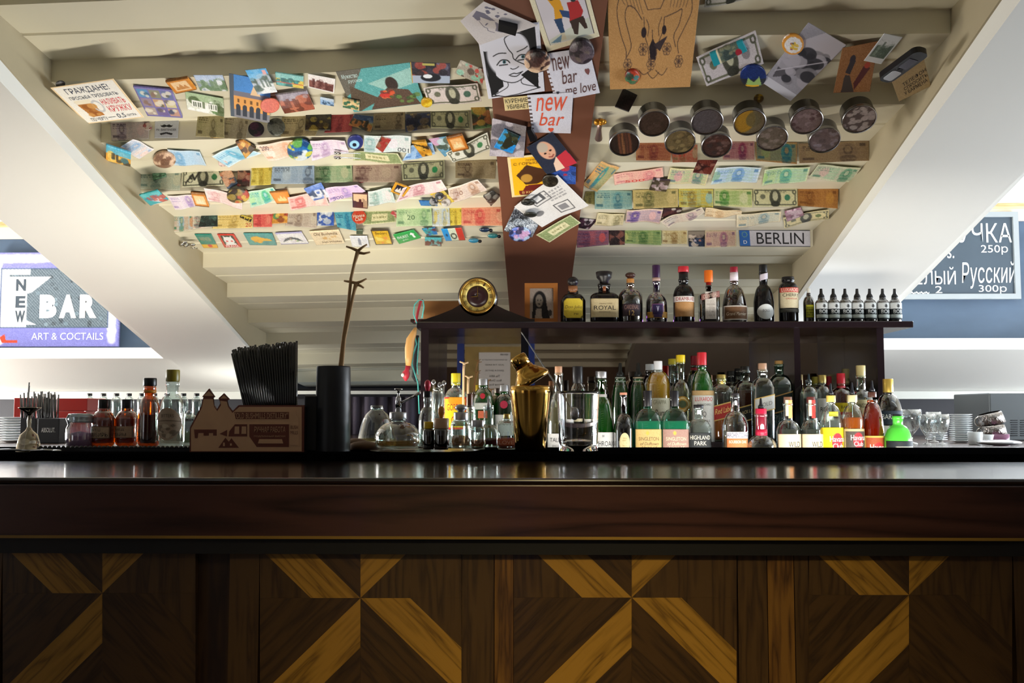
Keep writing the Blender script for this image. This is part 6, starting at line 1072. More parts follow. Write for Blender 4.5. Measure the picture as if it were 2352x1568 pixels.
def fbox(x0, y0, x1, y1, Ya, Yb): a, b = at(x0, y0, Ya), at(x1, y1, Ya); mb = MB(); return mb.box(a.x, b.x, Ya, Yb, max(b.z, Z3), a.z)
mb = MB()
for q in ((1205, 650, 1281, 661), (1205, 731, 1281, 745), (1205, 661, 1217, 731), (1271, 661, 1281, 731)):
    a, b = at(q[0], q[1], 3.96), at(q[2], q[3], 3.96); mb.box(a.x, b.x, 3.96, 3.985, max(b.z, Z3), a.z)
mb.build('frame', mat('orange_wood', 'A8682A', rough=.5, var=.2), fr)
cv = Cv(34, 44, 'B4AAA0', seed=9); cv.ell(.42, .45, .27, .33, '1C1A1C'); cv.poly([(.15, .45), (.68, .45), (.85, 1), (.1, 1)], '1C1A1C'); cv.ell(.4, .42, .15, .2, '8E867C'); cv.poly([(.28, .66), (.5, .66), (.52, 1), (.22, 1)], '9A9288'); cv.ell(.34, .40, .03, .02, '2A2624'); cv.ell(.46, .40, .03, .02, '2A2624'); cv.ell(.4, .52, .05, .018, '3A3230'); cv.ell(.85, .8, .08, .1, '3A3836'); cv.noise(5)
a, b = at(1216, 660, 3.975), at(1272, 733, 3.975); gx = a.x+(b.x-a.x)*cv.u; gz = a.z+(b.z-a.z)*cv.v; Fp = np.stack([gx, gx*0+3.974, gz], -1); Bp = np.stack([gx, gx*0+3.978, gz], -1)
link('print', paint_mesh('print', (Fp, Bp), cv.a), PAPER, fr)
bx = fbox(973, 691, 1062, 742, 4.03, 4.15).build('carton', mat('kraft_carton', '9A6A3A', rough=.6, var=.1)); tag(bx, 'brown cardboard box behind the clock at the left shelf end', 'box')
# straps and toy at the left end of the shelf
def cord(name, pts, Y, r_, m, label, cat): mb = MB(); mb.tube([at(x, y, Y+dy) if False else at(x, y, Y) for x, y in pts], r_, 8); o = mb.build(name, m); return tag(o, label, cat)
cord('teal_cord', [(957, 742), (950, 720), (952, 700), (962, 688), (972, 690), (974, 705), (969, 730)], 3.77, .0022, mat('teal_string', '3E9A94', rough=.6), 'thin teal cord looped over the left end of the upper shelf', 'cord')
cord('teal_cord', [(952, 768), (957, 790), (949, 815), (946, 835), (953, 858), (960, 880), (963, 950)], 3.77, .0024, mat('teal_string'), 'long teal cord hanging down beside the toy chicken', 'cord')
cord('teal_cord', [(962, 775), (961, 800), (958, 840), (960, 860)], 3.79, .0020, mat('teal_string'), 'short teal cord lying against the shelf side panel', 'cord')
cord('red_strap', [(955, 740), (960, 715), (966, 692), (972, 689)], 3.79, .005, mat('red_cloth', '8A1A24', rough=.8), 'dark red strap over the left end of the upper shelf', 'strap')
cord('black_strap', [(958, 770), (955, 810), (953, 840), (950, 865), (957, 875)], 3.82, .008, mat('black_cloth', '14161A', rough=.8), 'black strap hanging behind the toy chicken', 'strap')
tc = empty('rubber_chicken', at(938, 850, 3.74), 'tan rubber chicken toy hanging head down with a red head', 'toy')
mb = MB(); pr = [(955, 752, 3), (950, 765, 7), (943, 780, 10), (940, 800, 10.5), (939, 820, 9), (938, 840, 6)]; mb.tube([at(x, y, 3.74) for x, y, r_ in pr], [r_*3.74/F for x, y, r_ in pr], 14); mb.build('body', mat('tan_rubber', 'B88A4E', rough=.5), tc)
mb = MB(); pr = [(938, 838, 6), (935, 850, 5.5), (933, 856, 9), (932, 865, 8), (932, 875, 2)]; mb.tube([at(x, y, 3.74) for x, y, r_ in pr], [r_*3.74/F for x, y, r_ in pr], 12); hd = mb.build('head', mat('red_rubber', 'A82434', rough=.5), tc)
mb = MB(); mb.ball(at(925, 861, 3.725), .006, .004, .007); mb.build('eye', mat('eye_white', 'E8DCD0', rough=.4), hd)

# ------------------------------------------------------------------ things on the counter
def zat(px, Y): return at(1176, px, Y).z
def lathepx(x, Y, pts, m, name, par, n=32, sq=2.0, cap=True, dr=1):
    """pts: (width px, y px) bottom to top"""
    k = Y/F; c = at(x, 950, Y); mb = MB(); mb.lathe((c.x, Y, 0), [(max(w_/2*k, .0004), max(at(x, y, Y).z, ZM) if y > 1000 else at(x, y, Y).z) for w_, y in pts], n, sq, dr, cap=cap); return mb.build(name, m, par)
def onbar(name, x, Y, label, cat, group=None, z=None): c = at(x, 950, Y); return empty(name, (c.x, Y, ZM if z is None else z), label, cat, group)
GOLD = mat('polished_gold', 'C89A4A', rough=.12, metal=1)
sk = onbar('cocktail_shaker', 1218, 2.06, 'tall polished gold cocktail shaker cup', 'shaker')
lathepx(1218, 2.06, [(60, 1048), (66, 1046), (70, 1030), (80, 960), (92, 905), (93, 900), (93, 890), (88, 886), (86, 886), (88, 900), (66, 1030)], GOLD, 'cup', sk, cap=False)
cp = empty('shaker_cap', at(1216, 850, 2.06), 'gold strainer cap lying tilted on top of the gold shaker', 'shaker top')
mb = MB(); k = 2.06/F; q = Matrix.Rotation(R(-32), 3, 'Y'); c0 = at(1222, 878, 2.06)+Vector((0, 0, .004)); mb.lathe(c0, [(44*k, -6*k), (45*k, 2*k), (40*k, 10*k), (30*k, 22*k), (22*k, 30*k), (21*k, 36*k)], 30, M=q); mb.build('strainer_dome', GOLD, cp)
mb = MB(); mb.lathe(c0, [(20*k, 36*k), (20*k, 62*k), (17*k, 66*k)], 24, M=q); mb.build('lid', GOLD, cp)
mgl = onbar('mixing_glass', 1328, 2.10, 'thick clear mixing glass with heavy base', 'glass')
lathepx(1328, 2.10, [(40, 1050), (86, 1048), (92, 1038), (88, 1020), (92, 960), (97, 905), (97, 898), (92, 898), (90, 905), (86, 960), (80, 1012), (60, 1022), (1, 1026)], mat('real_glass', 'FFFFFF', rough=.0, trans=1, ior=1.45), 'glass_body', mgl, n=48, cap=False)
sp = empty('bar_spoon', at(1310, 925, 2.10), 'long thin twisted steel bar spoon leaning in the mixing glass', 'spoon')
mb = MB(); a, b = at(1197, 762, 2.17), at(1318, 945, 2.10); pts = [a+(b-a)*i/30 for i in range(31)]; mb.tube(pts, [.0009+.0012*(i/30)+.0003*(i % 2) for i in range(31)], 6); mb.build('stem', STEEL, sp)
mb = MB(); mb.ball(at(1320, 950, 2.10), .009, .004, .014); mb.build('bowl', STEEL, sp)
# distillery caddy with napkins and straws
YB = 2.0; cdy = onbar('straw_caddy', 566, YB, 'wooden bar caddy with a printed front shaped like a distillery with two pagoda roofs', 'caddy')
out = [(435, 1046), (436, 982), (462, 932), (467, 912), (464, 911), (480, 892), (493, 911), (489, 913), (491, 930), (498, 940), (506, 926), (502, 914), (514, 903), (526, 916), (521, 920), (524, 932), (534, 944), (548, 930), (698, 930), (697, 1046)]
BKW = mat('caddy_brown', '6E3424', rough=.5); TANW = mat('caddy_tan', 'CFA27C', rough=.6, var=.12, vscale=30)
zf = lambda y: max(at(566, y, YB).z, ZM)
mb = MB(); mb.prism([(at(x, y, YB).x, YB, zf(y)) for x, y in out], (0, .006, 0)); fp = mb.build('front_board', BKW, cdy)
def flat(polys, m, off, name='printed_pattern'):
    mb = MB()
    for p in polys: mb.prism([(at(x, y, YB).x, YB-off, zf(y)) for x, y in p], (0, .0006, 0))
    return mb.build(name, m, fp)
flat([[(439, 1036), (439, 984), (464, 936), (468, 916), (489, 916), (492, 934), (499, 944), (508, 930), (506, 920), (521, 922), (524, 934), (534, 948), (550, 934), (693, 934), (693, 1036)], [(467, 909), (480, 898), (491, 909)], [(506, 915), (514, 907), (523, 915)]], TANW, .0008)
flat([[(538, 946), (664, 946), (664, 962), (542, 962)], [(573, 974), (664, 974), (664, 1026), (590, 1026), (573, 1002)], [(446, 986), (498, 986), (498, 1000), (490, 1000), (490, 994), (480, 994), (480, 1000), (468, 1000), (468, 994), (456, 994), (454, 1006), (448, 1006)], [(527, 990), (540, 974), (568, 974), (568, 1002), (525, 1002)], [(502, 1028), (518, 1005), (526, 1014), (532, 1006), (549, 1028)], [(505, 996), (522, 987), (522, 1002)]], BKW, .0014)
flat([[(540, 979), (550, 979), (550, 996), (539, 996)], [(556, 979), (566, 979), (566, 996), (555, 996)], [(596, 1008), (648, 1008), (651, 1018), (593, 1018)], [(513, 1016), (517, 1016), (517, 1024), (513, 1024)], [(529, 1018), (533, 1018), (533, 1023), (529, 1023)], [(670, 958), (674, 952), (674, 942), (680, 942), (680, 952), (687, 962), (687, 1022), (666, 1022), (666, 962)]], TANW, .0020)
mb = MB(); mpb = lambda u, v, off: Vector((at(538+155*u, 990, YB).x, YB-.0022-off, zf(944+88*v)))
letter(mb, mpb, '"OLD BUSHMILLS DISTILLERY"', .01, .04, .80, .19); letter(mb, mpb, 'РУЧНАЯ РАБОТА', .3, .4, .76, .55, shear=.1); letter(mb, mpb, 'ПОДЛИННЫЙ ВИСКИ', .3, .62, .76, .68); mb.build('lettering', TANW, fp)
mb = MB(); mpc = lambda u, v, off: Vector((at(666+21*u, 990, YB).x, YB-.0024-off, zf(962+60*v))); letter(mb, mpc, 'BUSH', .1, .25, .9, .38); letter(mb, mpc, 'MILLS', .1, .45, .9, .58); mb.build('lettering', BKW, fp)
xa_, xb_ = at(560, 990, YB).x, at(697, 990, YB).x; mb = MB(); mb.box(xa_, xb_, YB+.0065, YB+.012, ZM, zf(934)); mb.box(xa_, xb_, YB+.10, YB+.105, ZM, zf(934)); mb.box(xa_, xa_+.004, YB+.012, YB+.1, ZM, zf(934)); mb.box(xb_-.004, xb_, YB+.012, YB+.1, ZM, zf(934)); mb.box(xa_+.004, xb_-.004, YB+.012, YB+.1, ZM, ZM+.004)
mb.build('box', mat('black_plastic'), cdy)
mb = MB(); a, b = at(699, 908, YB+.03), at(727, 1046, YB+.03); mb.box(a.x, b.x, YB+.03, YB+.13, ZM, a.z); o = mb.build('napkin_holder', mat('black_plastic')); tag(o, 'matt black napkin holder squeezed between the caddy and the black tumbler', 'holder'); bevel(o, .003)
SB = mat('black_straw', '0B0B0E', rough=.22, coat=.3); random.seed(11); base = None
for i in range(96):
    j = i % 24; r_ = i//24; t = (j+.25*r_)/24; x0 = 585+t*96; x1 = 533+t*150; Ys = YB+.024+.0205*r_
    a = at(x0, 1032, Ys); a.z = ZM+.006; b = at(x1, 812-22*t**.5*1.0+random.uniform(-5, 5)+(-3 if r_ else 0), Ys+.008)
    if base is None:
        mb = MB(); L = .25; mb.tube([(0, 0, 0), (0, 0, L)], .0031, 8); base = mb.build('drinking_straw', SB, None, (0, 0, 0)); o = base
    else: o = base.copy(); COL.objects.link(o)
    d = b-a; o.location = a; o.rotation_euler = d.to_track_quat('Z', 'Y').to_euler(); o.scale = (.8, .8, d.length/.25)
    tag(o, 'black drinking straw in the bundle standing in the distillery caddy', 'straw', 'black straws in the distillery caddy')
tb = onbar('straw_tumbler', 765, 2.05, 'tall matt black tumbler holding wooden twig stirrers', 'tumbler')
lathepx(765, 2.05, [(76, 1048), (80, 1044), (80, 1035), (79, 900), (77, 844), (75, 841), (70, 841), (70, 860), (70, 1000)], mat('matt_black_metal', '17171C', rough=.42, spec=.5), 'body', tb, cap=False)
TW = mat('peeled_twig', 'A88458', rough=.7, var=.25, vscale=40)
def twig(p, tops, label):
    mb = MB(); pts = [at(x, y, 2.04) for x, y in p]; mb.tube(pts, [.0034]*(len(pts)-1)+[.0048], 8)
    for q in tops: mb.tube([at(x, y, 2.04+dz) for x, y, dz in q], [.0034, .0026, .0018], 7)
    return tag(mb.build('twig_stirrer', TW), label, 'stirrer', 'wooden twig stirrers in the black tumbler')
twig([(777, 900), (781, 838), (789, 770), (800, 700), (806, 640), (814, 604), (822, 578)], [[(822, 576, 0), (808, 570, .0), (795, 566, 0)], [(822, 576, 0), (832, 568, 0), (843, 561, 0)], [(823, 580, 0), (836, 582, 0), (850, 579, 0)]], 'taller wooden twig stirrer with a star shaped top, reaching the sticker row')
twig([(784, 900), (786, 838), (791, 780), (800, 735), (808, 695), (813, 670), (818, 652)], [[(818, 650, 0), (803, 647, 0), (790, 645, 0)], [(818, 650, 0), (830, 646, 0), (842, 640, 0)], [(818, 652, 0), (828, 656, 0), (836, 661, 0)]], 'shorter wooden twig stirrer with a star shaped top')
# round tray and what stands on it
tr_ = onbar('serving_tray', 976, 2.12, 'dark round bar tray with a thin brown rim in the middle of the counter', 'tray'); 
lathepx(976, 2.12, [(250, 1048), (300, 1046), (338, 1036), (340, 1034), (334, 1034), (298, 1043), (1, 1044.5)], mat('tray_brown', '2E1E18', rough=.25, metal=.3), 'dish', tr_, n=56, cap=False)
TZ = at(976, 1044.5, 2.12).z; 
def traybottle(x, w_, Y, sh0, sh1, wn, yt, gk, label, caps=(), liq=None, labels=(), **k): return bottle(x, w_, Y, max(ZM+.002, TZ)+.0015, sh0, sh1, wn, yt, gk, label, caps, liq, labels, group='flasks and droppers on the round tray', **k)
at_ = traybottle(915, 104, 2.12, 1000, 968, 30, 955, 'amber' if False else 'clear', 'clear domed perfume style atomiser with chrome pump on the tray', [(962, 946, 40, 'B0B0B4')], ('C8A060', 1012, .25), name='atomiser', cat='atomiser')
mb = MB(); x = at(915, 950, 2.12).x; zz = lambda y: at(915, y, 2.12).z; mb.lathe((x, 2.12, 0), [(.007, zz(946)), (.006, zz(915)), (.005, zz(912)), (.0025, zz(908)), (.0025, zz(897)), (.009, zz(895)), (.009, zz(892))], 16); mb.build('pump', mat('chrome', 'C8C8CC', rough=.1, metal=1), at_)
mb = MB(); mb.tube([(x+.006, 2.12, zz(925)), (x+.03, 2.11, zz(912)), at(965, 901, 2.10)], [.003, .0025, .0035], 8); mb.build('nozzle', mat('chrome'), at_)
traybottle(866, 92, 2.26, 1034, 940, 26, 931, 'clear', 'clear conical flask half hidden behind the atomiser', [], ('D8C89A', 1020, .15), name='conical_flask', cat='flask')
traybottle(982, 40, 2.20, 968, 935, 17, 912, 'clear', 'clear dropper bottle with a bright red rubber bulb', [(912, 898, 20, '141416'), (898, 872, 15, 'C8344A', 'ball')], ('C8D0C8', 985, .12), name='dropper_bottle')
traybottle(985, 27, 2.06, 990, 985, 20, 984, 'brown', 'tiny dark dropper bottle with a yellow collar', [(984, 968, 23, 'E0B818')], ('140A08', 992, .9), name='dropper_bottle')
traybottle(1014, 36, 2.05, 988, 984, 30, 983, 'brown', 'small dark dropper bottle with a wide beige collar and amber bulb', [(984, 960, 35, 'C09878'), (960, 932, 16, 'C8842E', 'ball')], ('140A0C', 990, .9), name='dropper_bottle')
traybottle(1059, 48, 2.12, 978, 966, 36, 965, 'clear', 'clear glass spice shaker with a chrome perforated top, the larger of two', [(966, 946, 34, 'B0B0B4'), (946, 928, 28, 'B0B0B4', 'ball')], ('B88A68', 1000, .3), name='spice_shaker', cat='shaker')
traybottle(1097, 36, 2.06, 985, 980, 28, 979, 'clear', 'clear glass spice shaker with a chrome top, the smaller of two', [(980, 964, 29, 'B0B0B4')], ('B07A5A', 1010, .3), name='spice_shaker', cat='shaker')
traybottle(1122, 62, 2.22, 1010, 975, 22, 930, 'clear', 'round bottomed flask of dark red liquid with a long neck', [(940, 915, 10, 'B0B0B4', 'cone')], ('6A2A2E', 1006, .6), name='flask', cat='flask')
bottle(1079, 30, 2.30, ZM, 960, 945, 14, 930, 'clear', 'clear vial closed with a tall brown cork, behind the large spice shaker', [(935, 904, 13, '7A4A34')], None, name='corked_vial')
bottle(1164, 46, 2.18, ZM, 975, 965, 16, 958, 'clear', 'square clear bottle of pink red liqueur beside the gold shaker', [(962, 950, 15, 'B8A05A')], ('B85A4A', 1005, .5), [dict(y0=1008, y1=1022, span=.8, base='B06048', text=[('LOVE', .1, .2, .9, .8, 'D8B0A0')])], sq=5, name='liqueur_bottle')
for x, y0, lab in ((1064, 830, 'pale wooden twig stirrer with a forked top behind the yellow capped gin'), (1074, 862, 'shorter pale wooden twig stirrer behind the yellow capped gin')):
    mb = MB(); Yt = 3.36; mb.tube([at(x, 960, Yt), at(x+1, y0+20, Yt), at(x+2, y0+4, Yt)], .004, 8); mb.tube([at(x+2, y0+4, Yt), at(x-8, y0, Yt)], .003, 6); mb.tube([at(x+2, y0+4, Yt), at(x+12, y0+2, Yt)], .003, 6); mb.ball(at(x+2, y0+5, Yt), .005); tag(mb.build('twig_stirrer', mat('pale_twig', 'C8A880', rough=.7)), lab, 'stirrer')
hj = bottle(1006, 30, 3.40, T1, 905, 897, 22, 890, 'clear', 'clear glass jar of bar tools behind the red bulb dropper bottle', [], None, name='tool_jar', cat='jar')
for i, (x0, x1, y) in enumerate(((1000, 996, 878), (1008, 1010, 884), (1014, 1020, 880))):
    mb = MB(); mb.tube([at(x0, 955, 3.40), at(x1, y, 3.40)], .004, 8); mb.ball(at(x1, y, 3.40), .008, .006, .010); tag(mb.build('bar_tool', STEEL), 'steel bar tool handle standing in the glass jar, %s of three' % ('left', 'middle', 'right')[i], 'bar tool')
mb = MB(); mb.ball(at(835, 1025, 2.16), .035, .03, .012); mb.ball(at(818, 1019, 2.18), .028, .03, .012); o = mb.build('dried_slice', mat('dried_bark', '5A3E24', rough=.7, var=.4, vscale=30)); tag(o, 'brown dried peel pieces lying left of the round tray', 'dried peel')
# left tray with bottles
lt = empty('bead_tray', (at(262, 1050, 2.05).x, 2.10, ZM), 'long black tray with a beaded edge at the left of the counter', 'tray')
a, b = at(86, 1040, 2.02), at(440, 1040, 2.02); mb = MB(); mb.box(a.x, b.x, 2.02, 2.26, ZM, ZM+.008); mb.build('base', mat('black_plastic'), lt)
mb = MB(); zt = at(262, 1029, 2.02).z
mb.box(a.x, b.x, 2.02, 2.027, ZM+.008, zt)
for i in range(34): mb.ball((a.x+(b.x-a.x)*(i+.5)/34, 2.0235, zt), .0046, .0035, .005, 8, 6)
mb.build('beaded_edge', mat('black_gloss', '101014', rough=.25), lt); LT = ZM+.0085
def L_(x, w_, Y, sh0, sh1, wn, yt, gk, label, caps=(), liq=None, labels=(), **k): return bottle(x, w_, Y, LT, sh0, sh1, wn, yt, gk, label, caps, liq, labels, group='syrup bottles on the beaded tray', **k)
L_(240, 52, 2.12, 965, 943, 24, 936, 'amber', 'amber apothecary bottle with black cap and paper label, left of two', [(938, 917, 26, '101012')], ('B06A18', 958, .5), [dict(y0=978, y1=1007, span=.85, base='C0A488', edge='6A4A38', text=[('ФРЕШ', .1, .15, .6, .42, '2A201C'), ('ИМБИРЬ', .05, .52, .9, .85, '2A201C')])], name='syrup_bottle')
L_(293, 50, 2.14, 962, 943, 24, 936, 'amber', 'amber apothecary bottle with black cap and paper label, right of two', [(938, 917, 26, '101012')], ('B0601C', 960, .5), [dict(y0=978, y1=1005, span=.85, base='C0A084', edge='6A4A38', text=[('МЁД', .15, .15, .6, .42, '2A201C'), ('ЛАЙМ', .05, .52, .7, .85, '2A201C')])], name='syrup_bottle')
L_(344, 48, 2.12, 948, 910, 25, 886, 'amber', 'tall amber bottle of dark red syrup with a black cap', [(886, 868, 30, '0E0E12'), (902, 896, 29, 'C88020', 'band')], ('4A0E18', 952, .8), name='syrup_bottle')
L_(396, 58, 2.10, 945, 905, 27, 876, 'clear', 'clear bitters bottle with olive yellow cap and beige label', [(876, 849, 31, '8A7A1E')], ('D0C8B8', 950, .15), [dict(y0=936, y1=1010, span=.93, base='B09A84', oval=1, paint=lambda c: (c.rect(0, .38, 1, .42, '5A4A3E'), c.blobs(['7A6A5A', 'C8B8A0'], 14, .03, .06, (.1, .5, .9, .9))), text=[('BITTERS', .25, .2, .75, .3, '5A4A3E')])], name='syrup_bottle')
bottle(436, 40, 2.16, LT, 962, 952, 16, 948, 'clear', 'small clear jar with a silver knob behind the bitters bottle', [(952, 942, 12, 'B0B0B4', 'ball')], ('A8B090', 990, .3), name='clear_jar', cat='jar')
sj = onbar('clip_jar', 185, 2.10, 'glass clip top jar half full of lilac sugar', 'jar', z=LT)
lathepx(185, 2.10, [(50, 1030), (60, 1028), (62, 1010), (62, 985), (54, 975), (54, 968)], glass('jar_glass', 'E8F0F4', .18), 'glass', sj, cap=False)
lathepx(185, 2.10, [(50, 1028), (56, 1026), (56, 1012), (56, 996), (1, 990)], mat('lilac_sugar', '9A6A90', rough=.9, var=.4, vscale=60), 'sugar', sj, cap=False)
lathepx(185, 2.10, [(56, 970), (58, 966), (54, 962), (58, 958), (54, 954), (52, 950), (1, 949)], mat('lid_silver', 'B8C4CC', rough=.2, metal=.6), 'lid', sj, cap=False)
mb = MB(); mb.tube([at(158, 952, 2.08), at(153, 962, 2.08), at(158, 975, 2.08), at(154, 985, 2.08)], .0018, 6); mb.build('clip_wire', STEEL, sj)
jg = onbar('double_jigger', 68, 2.03, 'polished steel stemmed measuring cup standing upside down at the far left', 'measuring cup')
lathepx(68, 2.03, [(54, 1044), (54, 1042), (48, 1015), (38, 998), (16, 988), (8, 980), (10, 965), (7, 955), (14, 948), (49, 937), (50, 935), (46, 935)], mat('warm_steel', 'B8AE9C', rough=.12, metal=1), 'cup', jg, n=36)
for y, x0, x1, lab, Yy in ((1040, -20, 60, 'left', 2.0), (1044, 70, 130, 'right', 1.98)):
    mb = MB(); a = at(x0, y, Yy); b = at(x1, y+1, Yy); a.z = b.z = ZM+.003; mb.tube([a, (a+b)/2+Vector((0, 0, .001)), b], .0026, 8); mb.ball(b, .010, .007, .0025); tag(mb.build('steel_tongs', STEEL), 'slim steel bar tool lying at the left end of the counter mat, %s piece' % lab, 'bar tool')
# ------------------------------------------------------------------ left back counter
def plates(x, w_, Y, y0, n, dy, side, order):
    proto = None; k = Y/F; c = at(x, 950, Y)
    for i in range(n):
        if proto is None:
            mb = MB(); r_ = w_/2*k; mb.lathe((0, 0, 0), [(r_*.45, 0), (r_*.5, .001), (r_*.97, .0078), (r_, .009), (r_*.99, .0105), (r_*.95, .0095), (r_*.5, .0035), (.001, .0035)], 36, cap=False); proto = mb.build('saucer', mat('white_china', 'E4E8EA', rough=.15), None, (0, 0, 0)); o = proto
        else: o = proto.copy(); COL.objects.link(o)
        o.location = (c.x, Y, ZB+.001+i*dy); tag(o, 'white saucer in the %s' % side, 'saucer', 'white saucers, %s' % side)
plates(31, 62, 4.30, 1010, 10, .0108, 'stack at the left end of the back counter', 0)
sh_ = empty('straw_holder', at(112, 1012, 4.15), 'black box holder with white lettering, full of black straws', 'holder'); sh_.location.z = ZB
a, b = at(86, 960, 4.15), at(137, 960, 4.15); mb = MB(); mb.box(a.x, b.x, 4.15, 4.25, ZB, a.z); o = mb.build('box', mat('soft_black', '18191E', rough=.5), sh_); bevel(o, .004)
mb = MB(); mpx = lambda u, v, off: Vector((a.x+(b.x-a.x)*u, 4.149-off, a.z+(ZB-a.z)*v)); letter(mb, mpx, 'ABSOLUT.', .2, .38, .82, .56); mb.build('lettering', mat('ink_D8D8D8', 'D8D8D8'), sh_)
gb = tag(MB().box(at(50, 900, 4.2).x, at(84, 900, 4.2).x, 4.2, 4.29, ZB, at(60, 960, 4.2).z).build('straw_box', mat('soft_black')), 'plain dark box of straws beside the lettered straw holder', 'box')
random.seed(5)
for i in range(64):
    lft = i < 24; j = (i if lft else i-24) % (24 if lft else 40); x0 = (52+j*1.2) if lft else (90+j*1.1); x1 = (46+j*1.6 if lft else 88+j*1.1)+random.uniform(-4, 4)
    y1 = random.uniform(898, 915)-(22 if i in (5, 7) else 0); Yq = (4.245 if lft else 4.20)+.01*(j % 3); a = at(x0, 970, Yq); a.z = ZB+.02; b = at(x1+(10 if i in (5, 7) else 0), y1, Yq)
    o = base.copy(); COL.objects.link(o); d = b-a; o.location = a; o.rotation_euler = d.to_track_quat('Z', 'Y').to_euler(); o.scale = (.9, .9, d.length/.25)
    tag(o, 'thin black straw in the %s on the left back counter' % ('plain dark box' if lft else 'lettered holder'), 'straw', 'black straws in the %s' % ('plain dark box' if lft else 'lettered holder'))
RB = mat('red_lacquer_box', '9A2018', rough=.35)
for q, lab in (((122, 944, 196, 1012), 'bright red gift box on the left back counter, lower one'), ((130, 914, 200, 942), 'bright red gift box on the left back counter, upper one'), ((32, 913, 48, 1012), 'narrow red box behind the saucers, at the far left')):
    a, b = at(q[0], q[1], 4.5), at(q[2], q[3], 4.5); z0 = ZB+.0005 if q[3] > 1000 else at(150, 943.6, 4.5).z; mb = MB(); mb.box(a.x, b.x, 4.5, 4.7, z0, a.z); o = mb.build('gift_box', RB); tag(o, lab, 'box'); bevel(o, .003)
mb = MB(); a, b = at(134, 978, 4.3), at(149, 994, 4.3); mb.box(a.x, b.x, 4.30, 4.303, ZB, a.z); tag(mb.build('white_card', mat('white_sheet')), 'small white card propped by the straw holder', 'card')
# dark open shelf with small bottles under the panel
sx0, sx1 = at(190, 900, 5.2).x, at(640, 900, 5.2).x
rk = empty('bottle_rack', ((sx0+sx1)/2, 5.2, ZB), 'dark low rack under the slope carrying a row of small clear bottles', 'rack')
zr = at(300, 958, 5.2).z; mb = MB(); mb.box(sx0, sx1, 5.15, 5.4, zr-.02, zr); mb.build('shelf', LAC, rk); mb = MB(); mb.box(sx0, sx0+.02, 5.15, 5.4, ZB, zr-.021); mb.build('leg', LAC, rk); mb = MB(); mb.box(sx1-.02, sx1, 5.15, 5.4, ZB, zr-.021); mb.build('leg', LAC, rk)
names = ['first', 'second', 'third', 'fourth', 'fifth', 'sixth', 'seventh', 'eighth', 'ninth', 'tenth']
for i, x in enumerate([206, 238, 268, 297, 326, 372 if False else 355, 404 if False else 384, 422, 452, 572]):
    bottle(x, 22, 5.26, zr+.0005, 922, 912, 11, 908, 'clear', 'small clear bottle with a dark cap, %s from the left on the rack' % names[i], [(910, 903, 12, '1A1A1C')], ('A8B4B4', 925, .25), group='small clear bottles on the rack', name='small_bottle')
# ------------------------------------------------------------------ right back counter
plates(2206, 50, 4.35, 1018, 13, .0092, 'taller stack on the right back counter', 1)
plates(2150, 46, 4.50, 1018, 4, .0098, 'low stack behind the stemmed glasses on the right', 2)
RG = glass('stemware_glass', 'EEF2F2', .16)
def goblet(x, w_, Y, yt, yb, label):
    c = at(x, 950, Y); e = empty('stemmed_glass', (c.x, Y, ZB), label, 'glass', 'stemmed glasses on the right back counter'); k = Y/F; z = lambda y: at(x, y, Y).z; h = z(yt)-ZB
    mb = MB(); r_ = w_/2*k; mb.lathe((c.x, Y, ZB), [(r_*.62, 0.0008), (r_*.6, .003), (r_*.14, .008), (r_*.12, h*.26), (r_*.35, h*.33), (r_*.8, h*.5), (r_, h*.75), (r_*.98, h), (r_*.94, h), (r_*.95, h*.75), (r_*.7, h*.5), (.001, h*.36)], 32, cap=False); mb.build('bowl', RG, e)
goblet(2092, 46, 4.15, 940, 1016, 'large clear cut glass goblet right of the green dome bottle')
goblet(2127, 32, 4.10, 951, 1018, 'smaller clear stemmed glass, left of the pair before the saucers')
goblet(2162, 34, 4.08, 951, 1020, 'smaller clear stemmed glass, right of the pair before the saucers')
goblet(2144, 34, 4.42, 946, 1016, 'clear stemmed glass standing behind the pair')
def cup(x, w_, Y, yt, m, label, wb=.8, name='small_cup'):
    c = at(x, 950, Y); h = at(x, yt, Y).z-ZB; r_ = w_/2*Y/F; mb = MB(); mb.lathe((c.x, Y, ZB+.0005), [(.001, 0), (r_*wb, 0), (r_*(wb+.08), .004), (r_, h), (r_*.94, h), (r_*wb*.9, .006), (.001, .006)], 32, cap=False); o = mb.build(name, m); return tag(o, label, 'cup')
cup(2238, 33, 4.05, 992, mat('white_china'), 'plain white ramekin cup beside the saucers')
cup(2266, 28, 4.20, 998, mat('white_china'), 'low white bowl right of the ramekin cup', .6)
cup(2297, 36, 4.25, 997, mat('mauve_glaze', '8A5A78', rough=.3), 'low mauve bowl under the metal mugs', .9)
mw = empty('microwave_oven', (at(2330, 950, 4.9).x, 4.9, ZB), 'grey metal microwave oven at the right edge of the picture', 'microwave')
a, b = at(2272, 902, 4.7), at(2480, 902, 4.7); mb = MB(); mb.box(a.x, b.x, 4.7, 5.1, ZB, a.z); o = mb.build('case', mat('grey_steel_paint', '5E6264', rough=.4, metal=.3), mw); bevel(o, .006)
mb = MB()
for i in range(8):
    for j in range(2): p = at(2322+j*22, 966+i*5, 4.699); mb.box(p.x, p.x+.03, 4.697, 4.70, p.z, p.z+.0035)
mb.build('vent_slots', mat('black_plastic'), mw)
HM = mat('hammered_steel', '9A9490', rough=.25, metal=1, bump=1.0, bscale=90)
